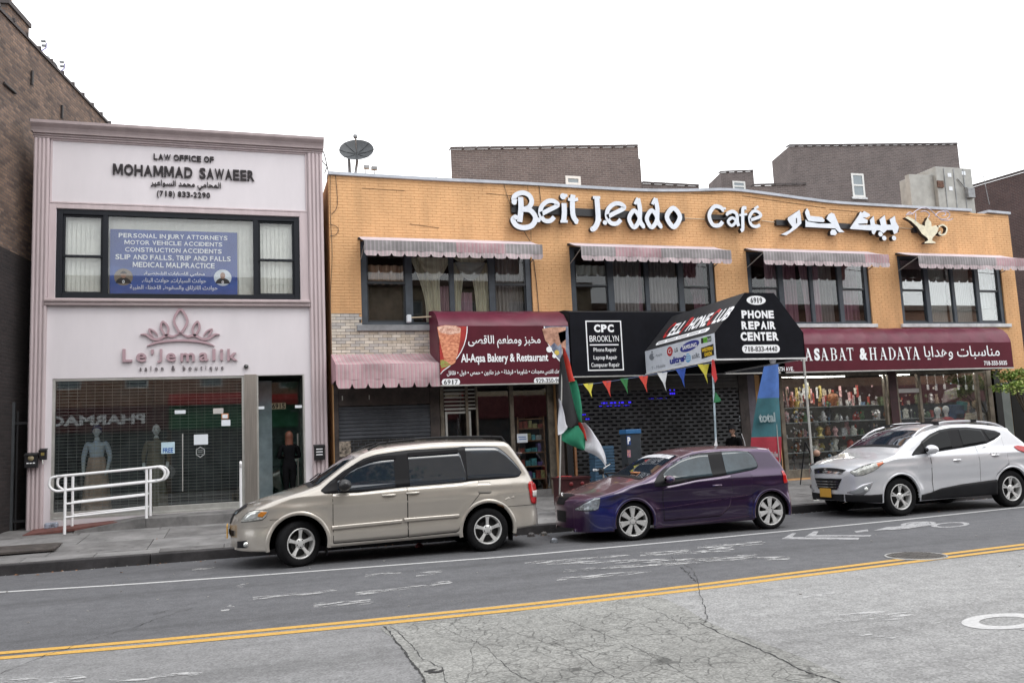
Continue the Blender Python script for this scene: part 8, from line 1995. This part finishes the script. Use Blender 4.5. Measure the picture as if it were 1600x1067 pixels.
# pennant string
PYs = [15.45+.0*k for k in range(8)]
ps = thing('pennant_string', 'string of coloured triangular pennants slung below the canopy and black awning', 'bunting', (8, 17, 3))
fl_ = [(919, 600, 16, 22, (.62, .55, .06), 'yellow'), (948, 596, 14, 25, (.55, .05, .03), 'red'), (975, 592, 13, 24, (.02, .16, .04), 'green'), (1005, 588, 15, 26, (.50, .03, .03), 'red'), (1034.5, 583, 16, 29, (.62, .64, .66), 'white'), (1063.5, 577, 16, 30, (.02, .07, .36), 'blue'), (1099, 570, 18, 30, (.62, .56, .06), 'yellow')]
yl = lambda px: 18.5-(px-905)/(1112-905)*3.0
pts = [(q(p, y, yl(p))[0], yl(p), q(p, y, yl(p))[1]) for p, y in [(903, 601), (930, 599), (965, 594), (990, 590), (1020, 585), (1050, 579), (1080, 573), (1112, 567)]]
MB().tube(catmull(pts, 3), .006, 5).build('cord', M('blue_cord', (.15, .2, .35), .7, var=0), ps)
for px, py, w, h, c, nm in fl_:
    Yq = yl(px); sl = .35
    P = [q(px-w/2, py-1+sl*w*.13, Yq), q(px+w/2, py-sl*w*.13-1, Yq), q(px+4, py+h*.55, Yq), q(px+5, py+h, Yq), q(px, py+h*.5, Yq)]
    o = MB().add([(x, Yq-.03*i, z) for i, (x, z) in zip((0, 0, 1, 1.6, 1), P)], [(0, 1, 2, 4), (4, 2, 3)]).build('pennant', M(nm+'_pennant_cloth', c, .7, var=.12, scale=6), ps); o['label'] = nm+' pennant'
# flag on a pole by the kerb
fY = 15.6; fx = q(873, 780, fY)[0]; fl = thing('flag_on_pole', 'drooping black, white, green and red flag on a pole at the kerb', 'flag', (fx, fY, swz(fY)))
a, b = q(879, 545, fY), q(874, 790, fY)
MB().tube([(a[0], fY, a[1]), (b[0], fY, b[1]), (b[0]-.01, fY, swz(fY))], .016, 8).build('pole', m_alu, fl)
def cloth_piece(rows, mt, nm, amp=.05):
    rows = [((a[0], a[1]), (a[2], a[3])) for a in catmull([(*p, *r_) for p, r_ in rows], 4)]; G = []
    for i, (la, lb) in enumerate(rows):
        row = []
        for j in range(15):
            u = j/14; x, z = q(la[0]+(lb[0]-la[0])*u, la[1]+(lb[1]-la[1])*u, fY-.03); row.append((x, fY-.03+amp*sin(u*4.5+i*.18), z))
        G.append(row)
    MB().grid(G).build(nm, mt, fl)
m_fr, m_fg, m_fk, m_fw = M('flag_red', (.50, .035, .02), .75, var=.1), M('flag_green', (.02, .22, .12), .75, var=.12), M('flag_black', (.02, .02, .022), .8, var=.1), M('flag_white', (.60, .61, .65), .75, var=.06)
cloth_piece([((879, 540), (881, 545)), ((879, 560), (889, 566)), ((882, 580), (895, 588)), ((887, 597), (900, 595))], m_fr, 'red_part')
cloth_piece([((888, 598), (899, 594)), ((893, 615), (904, 612)), ((899, 635), (909, 640)), ((904, 655), (909, 652)), ((907, 660), (909, 659))], m_fg, 'green_part')
cloth_piece([((875, 566), (878, 552)), ((874, 590), (884, 580)), ((874, 612), (892, 612)), ((876, 632), (899, 638)), ((882, 650), (906, 658)), ((886, 665), (909, 662)), ((889, 668), (903, 668))], m_fk, 'black_part', .04)
cloth_piece([((874, 622), (875, 626)), ((874, 640), (880, 645)), ((873, 660), (884, 662)), ((873, 678), (888, 668)), ((874, 679), (880, 676))], m_fw, 'white_part')
cloth_piece([((888, 668), (902, 665)), ((876, 680), (908, 674)), ((880, 688), (914, 684)), ((897, 697), (915, 693)), ((910, 703), (915, 702))], m_fg, 'green_part')
cloth_piece([((901, 660), (906, 660)), ((904, 667), (912, 672)), ((908, 678), (916, 686)), ((914, 687), (917, 690))], m_fr, 'red_part', .06)
cloth_piece([((908, 660), (912, 660)), ((913, 672), (921, 670)), ((917, 688), (929, 680)), ((914, 702), (939, 693)), ((928, 710), (946, 706)), ((938, 718), (949, 716)), ((944, 729), (949, 724))], m_fw, 'white_part', .07)
# parking pay station
pp_ = thing('pay_station', 'dark parking pay station with blue solar top and white P, behind the purple car', 'parking meter', (q(992, 740, 16.2)[0], 16.2, swz(16.2)))
YP = 16.2; (xa, za), (xb, zb) = q(978, 671, YP), q(1006, 760, YP)
MB().box(xa, YP, swz(YP), xb, YP+.3, za-.03).build('cabinet', M('dark_blue_grey_steel', (.03, .037, .045), .45, var=.15), pp_, .015)
MB().box(xa-.01, YP-.02, za-.09, xb+.01, YP+.32, za).build('solar_top', M('blue_cap', (.03, .13, .3), .4, var=.1), pp_, .01)
(xa, za), (xb, zb) = q(979, 681, YP-.01), q(986, 695, YP-.01); MB().box(xa, YP-.008, zb, xb, YP-.001, za).build('p_panel', M('blue_panel', (.02, .06, .2), .5, var=0), pp_)
ftext('letter', 'P', xa+.015, xb-.01, zb+.02, za-.02, YP-.012, m_wt, pp_, bold=.04)
(xa, za), (xb, zb) = q(980, 703, YP-.01), q(986, 714, YP-.01); MB().box(xa, YP-.006, zb, xb, YP-.001, za).build('sticker', M('orange_blue_sticker', (.5, .2, .08), .5, var=.5, scale=20, col2=(.03, .08, .3)), pp_)
# bicycle leaning by the kerb: only handlebar shows above the car, with a red crate basket
bY = 16.0
def BQ(px, py): x, z = q(px, py, bY); return Vector((x, bY, z))
by = thing('bicycle', 'delivery bicycle with pale handlebar parked behind the purple car bonnet', 'bicycle', (BQ(935, 760).x, bY, swz(bY)))
st_b = BQ(944, 752); hbx = BQ(941, 734); zg = swz(bY)
MB().tube([hbx, st_b, Vector((st_b.x+.08, bY, zg+.34))], .018, 8).build('stem', m_alu, by)
MB().tube([hbx+Vector((-.20, -.22, .01)), hbx+Vector((-.12, -.16, .03)), hbx+Vector((-.02, -.03, .0)), hbx, hbx+Vector((.06, .06, .03)), hbx+Vector((.24, .16, .10))], .014, 8).build('handlebar', m_chrome, by)
MB().tube([hbx+Vector((.14, .12, .07)), hbx+Vector((.26, .18, .11))], .022, 8).build('grip', m_trim, by); MB().tube([hbx+Vector((-.22, -.23, .01)), hbx+Vector((-.30, -.27, .02))], .022, 8).build('grip', m_wt, by)
MB().lathe([(.05, -.05), (.06, 0), (.05, .05), (0, .05)], hbx+Vector((-.02, 0, -.03)), 12).build('headlamp', m_trim, by)
for dx in (.10, 1.12):
    c = Vector((st_b.x+dx, bY, zg+.34)); G = []
    for k in range(41): a = 2*pi*k/40; G.append([c+Vector(((.31+.022*cos(b))*cos(a), .022*sin(b), (.31+.022*cos(b))*sin(a))) for b in [2*pi*j/8 for j in range(8)]])
    w = MB().grid(G, True, True).build('wheel', m_tyre, by); sp = MB()
    for k in range(16): a = 2*pi*k/16; sp.tube([c, c+Vector((.30*cos(a), 0, .30*sin(a)))], .002, 3, False)
    tag(sp.build('spokes', m_alu, w), kind='stuff')
f1, f2, f3, f4 = Vector((st_b.x+.03, bY, zg+.75)), Vector((st_b.x+.50, bY, zg+.30)), Vector((st_b.x+.62, bY, zg+.85)), Vector((st_b.x+1.12, bY, zg+.34))
for a, b in ((f1, f2), (f1, f3-Vector((.03, 0, .1))), (f2, f3), (f2, f4), (f3-Vector((.03, 0, .1)), f4)): MB().tube([a, b], .017, 6).build('frame_tube', m_trim, by)
MB().obox(f3+Vector((0, 0, .03)), (.12, 0, 0), (0, .06, 0), (0, 0, .03)).build('saddle', m_trim, by)
cr = thing('red_crate', 'dark red plastic crate with dangling straps standing between the minivan and the purple car', 'crate', (BQ(900, 760).x, 16.0, swz(16)))
(xa, za), (xb, zb) = q(873, 747, 16), q(921, 790, 16)
m_rc = M('dark_red_crate', (.045, .005, .007), .5, var=.3, scale=5)
MB().box(xa, 15.9, zb+.02, xb, 16.35, za).build('box', m_rc, cr, .02)
for k in range(2): x = xa+(xb-xa)*(.35+.38*k); MB().lathe([(.04, 0), (.04, -.012), (0, -.012)], (x, 15.9, za-.12), 14, 'Y').build('red_reflector', M('dull_red', (.16, .01, .012), .4, var=0), cr)
MB().box(xa-.02, 15.88, za-.03, xb+.02, 16.37, za+.01).build('rim', m_rc, cr); MB().box(xa+.05, 15.95, swz(16), xb-.05, 16.3, zb+.02).build('stand', m_trim, cr)
MB().tube([BQ(884, 748), BQ(888, 765), BQ(882, 785)], .02, 6).build('strap', m_trim, cr); MB().tube([BQ(870, 745), BQ(880, 744), BQ(893, 744)], .012, 6).build('strap', M('red_strap', (.4, .03, .03), .6, var=0), cr)
# blue milk crates behind
t = thing('blue_crates', 'pale blue plastic crates stacked against the link shutter', 'crates', (q(942, 740, 18.9)[0], 18.9, swz(18.9)))
(xa, _), (xb, _) = q(928, 740, 18.9), q(959, 740, 18.9); z = swz(18.9)
for k in range(4):
    m_bc = M('pale_blue_plastic', (.05, .11, .18), .5, var=.15); c_ = MB(); z0 = z+k*.29
    for j in range(4): c_.box(xa, 18.8, z0+.01+j*.07, xb, 19.15, z0+.05+j*.07)
    c_.box(xa+.01, 18.82, z0, xb-.01, 19.13, z0+.28); c_.build('crate', m_bc, t)
# leaning dark pole and post near bakery door
t = thing('leaning_board', 'dark upright boards and poles leaning at the corner between bakery and phone shop', 'boards', (q(886, 740, 19.3)[0], 19.3, .3))
for px, w, mt in ((872, .10, m_rust), (884, .14, m_blk), (893, .05, m_wood)): x, z = q(px, 606, 19.4); MB().box(x-w/2, 19.35, .34, x+w/2, 19.45, 3.0).build('board', mt, t)
# stroller / ladder in front of the gift shop: thin slanted stand
sx, sz = q(1255, 690, 18.3); t = thing('slanted_stand', 'thin dark slanted display stand in front of the gift shop window', 'stand', (sx, 18.3, .3))
a, b = q(1258, 690, 18.3), q(1277, 731, 18.3); MB().tube([(a[0], 18.3, a[1]), (b[0], 18.3, max(b[1], swz(18.3)))], .02, 6).build('leg', m_trim, t); MB().tube([(a[0], 18.3, a[1]), (a[0]-.1, 18.5, swz(18.5))], .015, 6).build('leg', m_trim, t)
a = q(1276, 708, 18.2); t = thing('display_doll', 'bald doll head on a dark body standing outside the gift shop window', 'doll', (a[0], 18.2, .3)); MB().lathe([(0, -.09), (.07, -.05), (.085, 0), (.07, .06), (0, .09)], (a[0], 18.2, a[1]), 14).build('head', m_skin, t); MB().lathe([(.12, swz(18.2)), (.14, a[1]-.2), (.05, a[1]-.08)], (a[0], 18.2, 0), 14).build('body', m_blkc, t)
# rubbish under and between the cars
for px, py, c, lab, r_ in ((866, 847, (.25, .27, .30), 'crumpled foil can lying at the kerb between minivan and purple car', .06), (830, 838, (.1, .09, .09), 'small dark lump of rubbish behind the minivan rear wheel', .06), (850, 836, (.14, .13, .12), 'grey scrap of rubbish left of the crumpled can', .055), (655, 855, (.28, .03, .03), 'small red carton lying under the minivan', .06)):
    x, y = g(px, py); t = tag(MB().lathe([(0, 0), (r_*1.2, 0), (r_, r_*.7), (r_*.5, r_*1.1), (0, r_)], (x, y, .004), 7, smooth=False).build('litter', M('litter_%d' % px, c, .4, var=.4, scale=20, metal=.4 if px == 866 else 0)), lab, 'litter')
x, z = q(80, 815, FY-.2); t = tag(MB().box(x-.12, FY-.25, swz(FY), x+.12, FY-.1, swz(FY)+.13).build('blue_bag', M('crumpled_plastic', (.28, .31, .38), .4, var=.5, scale=14), None, .03), 'small bluish crumpled plastic bag at the foot of the salon window', 'bag')
# bush at the right end
def bush(name, label, cat, c, R, n, cols, trunk=None, seed=4, leaf=.06):
    t = thing(name, label, cat, c if trunk is None else trunk); r_ = random.Random(seed); mb = MB(); clumps = [(Vector(c)+Vector((r_.uniform(-1, 1)*R[0], r_.uniform(-1, 1)*R[1], r_.uniform(-1, 1)*R[2]))*.75, r_.uniform(.25, .5)) for _ in range(14)]
    ms = [M('%s_leaf_%d' % (name, i), c_, .6, var=.3, scale=12) for i, c_ in enumerate(cols)]
    for i in range(n):
        p, rr = r_.choice(clumps); d = Vector((r_.gauss(0, 1), r_.gauss(0, 1), r_.gauss(0, 1))).normalized(); p = p+Vector((d.x*R[0], d.y*R[1], d.z*R[2]))*rr*r_.random()**.4
        a = Vector((r_.uniform(-1, 1), r_.uniform(-1, 1), r_.uniform(-.6, .6))).normalized()*leaf*r_.uniform(.6, 1.3); b = a.cross(Vector((r_.uniform(-1, 1), r_.uniform(-1, 1), 1))).normalized()*leaf*.5
        mb.mat(r_.choice(ms)).add([p-a, p+b, p+a, p-b], [(0, 1, 2, 3)])
    mb.build('crown', None, t)
    return t, clumps
c = q(1585, 598, 18.9); bt, cl2 = bush('shrub', 'bright green shrub spilling over at the right end of the orange building', 'shrub', (c[0]+.25, 18.9, c[1]), (1.0, .45, .38), 2600, [(.24, .36, .07), (.32, .45, .10), (.13, .22, .04), (.45, .48, .16)], (c[0]+.4, 18.9, .35), leaf=.05)
st2 = MB()
for i in range(6): p = cl2[i][0]; st2.tube([(c[0]+.6, 19.0, .4), (c[0]+.5, 19.0, 1.6), (p.x, p.y, p.z)], [.04, .03, .012], 6)
st2.build('trunk', M('bark', (.08, .06, .04), .9, var=.3), bt)
MB().box(22.1, 18.6, .3, 24.5, 18.75, q(1590, 610, 18.6)[1]-.15).build('x', M('orange_painted_brick', (.56, .27, .085)), ob).name = 'end_pier'

# ================================================================ ACROSS THE STREET (seen in the panes and the car paint)
m_rb = brickmat('opposite_orange_brick', (.30, .14, .08), (.24, .10, .06), (.28, .22, .18), w=.21, h=.075, var=.2)
m_tan = brickmat('opposite_tan_brick', (.40, .32, .22), (.34, .27, .18), (.35, .32, .27), w=.21, h=.075, var=.15)
def opp(label, x0, x1, H_, mt, awm, sgn, aw=None):
    Y = -2.75; t = thing('opposite_building', label, 'building', ((x0+x1)/2, Y, .2), 'buildings across the street behind the photographer'); W = MB().mat(mt); n_ = max(2, int((x1-x0)/2.6)); ops = []
    for i in range(n_):
        c = x0+(x1-x0)*(i+.5)/n_
        for z in ((4.9, 6.5),)+(((7.6, 9.0),) if H_ > 9.5 else ()): ops.append((c-.5, c+.5, *z))
    W2_ = MB().mat(mt); wall_open(W2_, x0, x1, 4.1, H_, ops, Y, -.15); W2_.build('wall', None, t)
    for a, b, c, d in ops:
        f = MB(); frame(f, a, b, c, d, .07, Y-.14, Y-.08); f.box(a+.07, Y-.14, (c+d)/2-.03, b-.07, Y-.08, (c+d)/2+.03); w = f.build('window', m_wfr, t); MB().box(a+.07, Y-.15, c+.07, b-.07, Y-.14, d-.07).build('pane', MATS['far_pane'], w)
    MB().box(x0, Y-.3, H_, x1, Y+.2, H_+.3).build('cornice', M('brown_cornice', (.16, .11, .09), .8, var=.1), t)
    MB().box(x0, Y-6, .1, x1, Y-.3, H_).build('bulk', mt, t)
    MB().box(x0+.1, Y-.28, .2, x1-.1, Y-.1, 3.0).build('shop_front', M('opp_shop_dark', (.05, .055, .06), .3, var=.3), t)
    MB().box(x0, Y-.2, 3.0, x1, Y+.08, 4.1).build('sign_board', awm, t)
    if sgn: text('sign_letters', sgn[0], (sgn[2], Y+.1, 3.3), (sgn[1], Y+.1, 3.3), (sgn[2], Y+.1, 3.75), m_wt, t, bold=.04)
    if aw: MB().add([(x0, Y, 4.6), (x1, Y, 4.6), (x1, Y+.6, 4.3), (x0, Y+.6, 4.3)], [(0, 1, 2, 3)]).box(x0, Y+.58, 4.05, x1, Y+.6, 4.3).build('awning_cloth', aw, t)
    return t
m_darkr = M('opp_dark_red', (.09, .012, .016), .5, var=.1); m_grn = M('opp_green', (.02, .17, .07), .5, var=.1); m_ora = M('opp_red', (.4, .03, .03), .5, var=.1)
opp('brick building across the street with a dark red pharmacy sign', -14, -3.0, 9.7, m_rb, m_darkr, ('PHARMACY', -8.4, -4.0))
opp('tan building across the street with a green shop sign', -3.0, 4.2, 9.7, m_rb, m_grn, None, m_ora)
opp('orange brick building across the street with plain shop front', 4.2, 18, 9.7, m_tan, m_darkr, None)
opp('long brick building across the street further right', 18, 44, 8.6, m_rb, m_darkr, None)
opp('brick building across the street at far left', -34, -14, 9.2, m_tan, m_grn, None)
for (tx, sd_, lab) in ((3.6, 8, 'street tree on the photographer\'s side, right behind the camera'), (16.5, 9, 'street tree on the photographer\'s side, further right')):
    tb, cl3 = bush('street_tree', lab, 'tree', (tx, .6 if tx > 9 else .2, 6.0), (2.2, 1.5, 1.7), 3000, [(.05, .09, .02), (.07, .12, .03), (.03, .06, .015)], (tx, 1.2, .13), sd_, .12)
    if tx < 9:
        for o_ in list(tb.children): pass
    mb = MB().tube([(tx, 1.3, .13), (tx+.05, 1.1, 2.2), (tx, .8, 4.2)], [.16, .13, .10], 10)
    for i in range(7): p = cl3[i][0]; mb.tube([(tx, .8, 4.1), ((tx+p.x)/2, (.8+p.y)/2, 4.9), tuple(p)], [.09, .05, .02], 6)
    mb.build('trunk', M('bark', (.08, .06, .04), .9), tb)
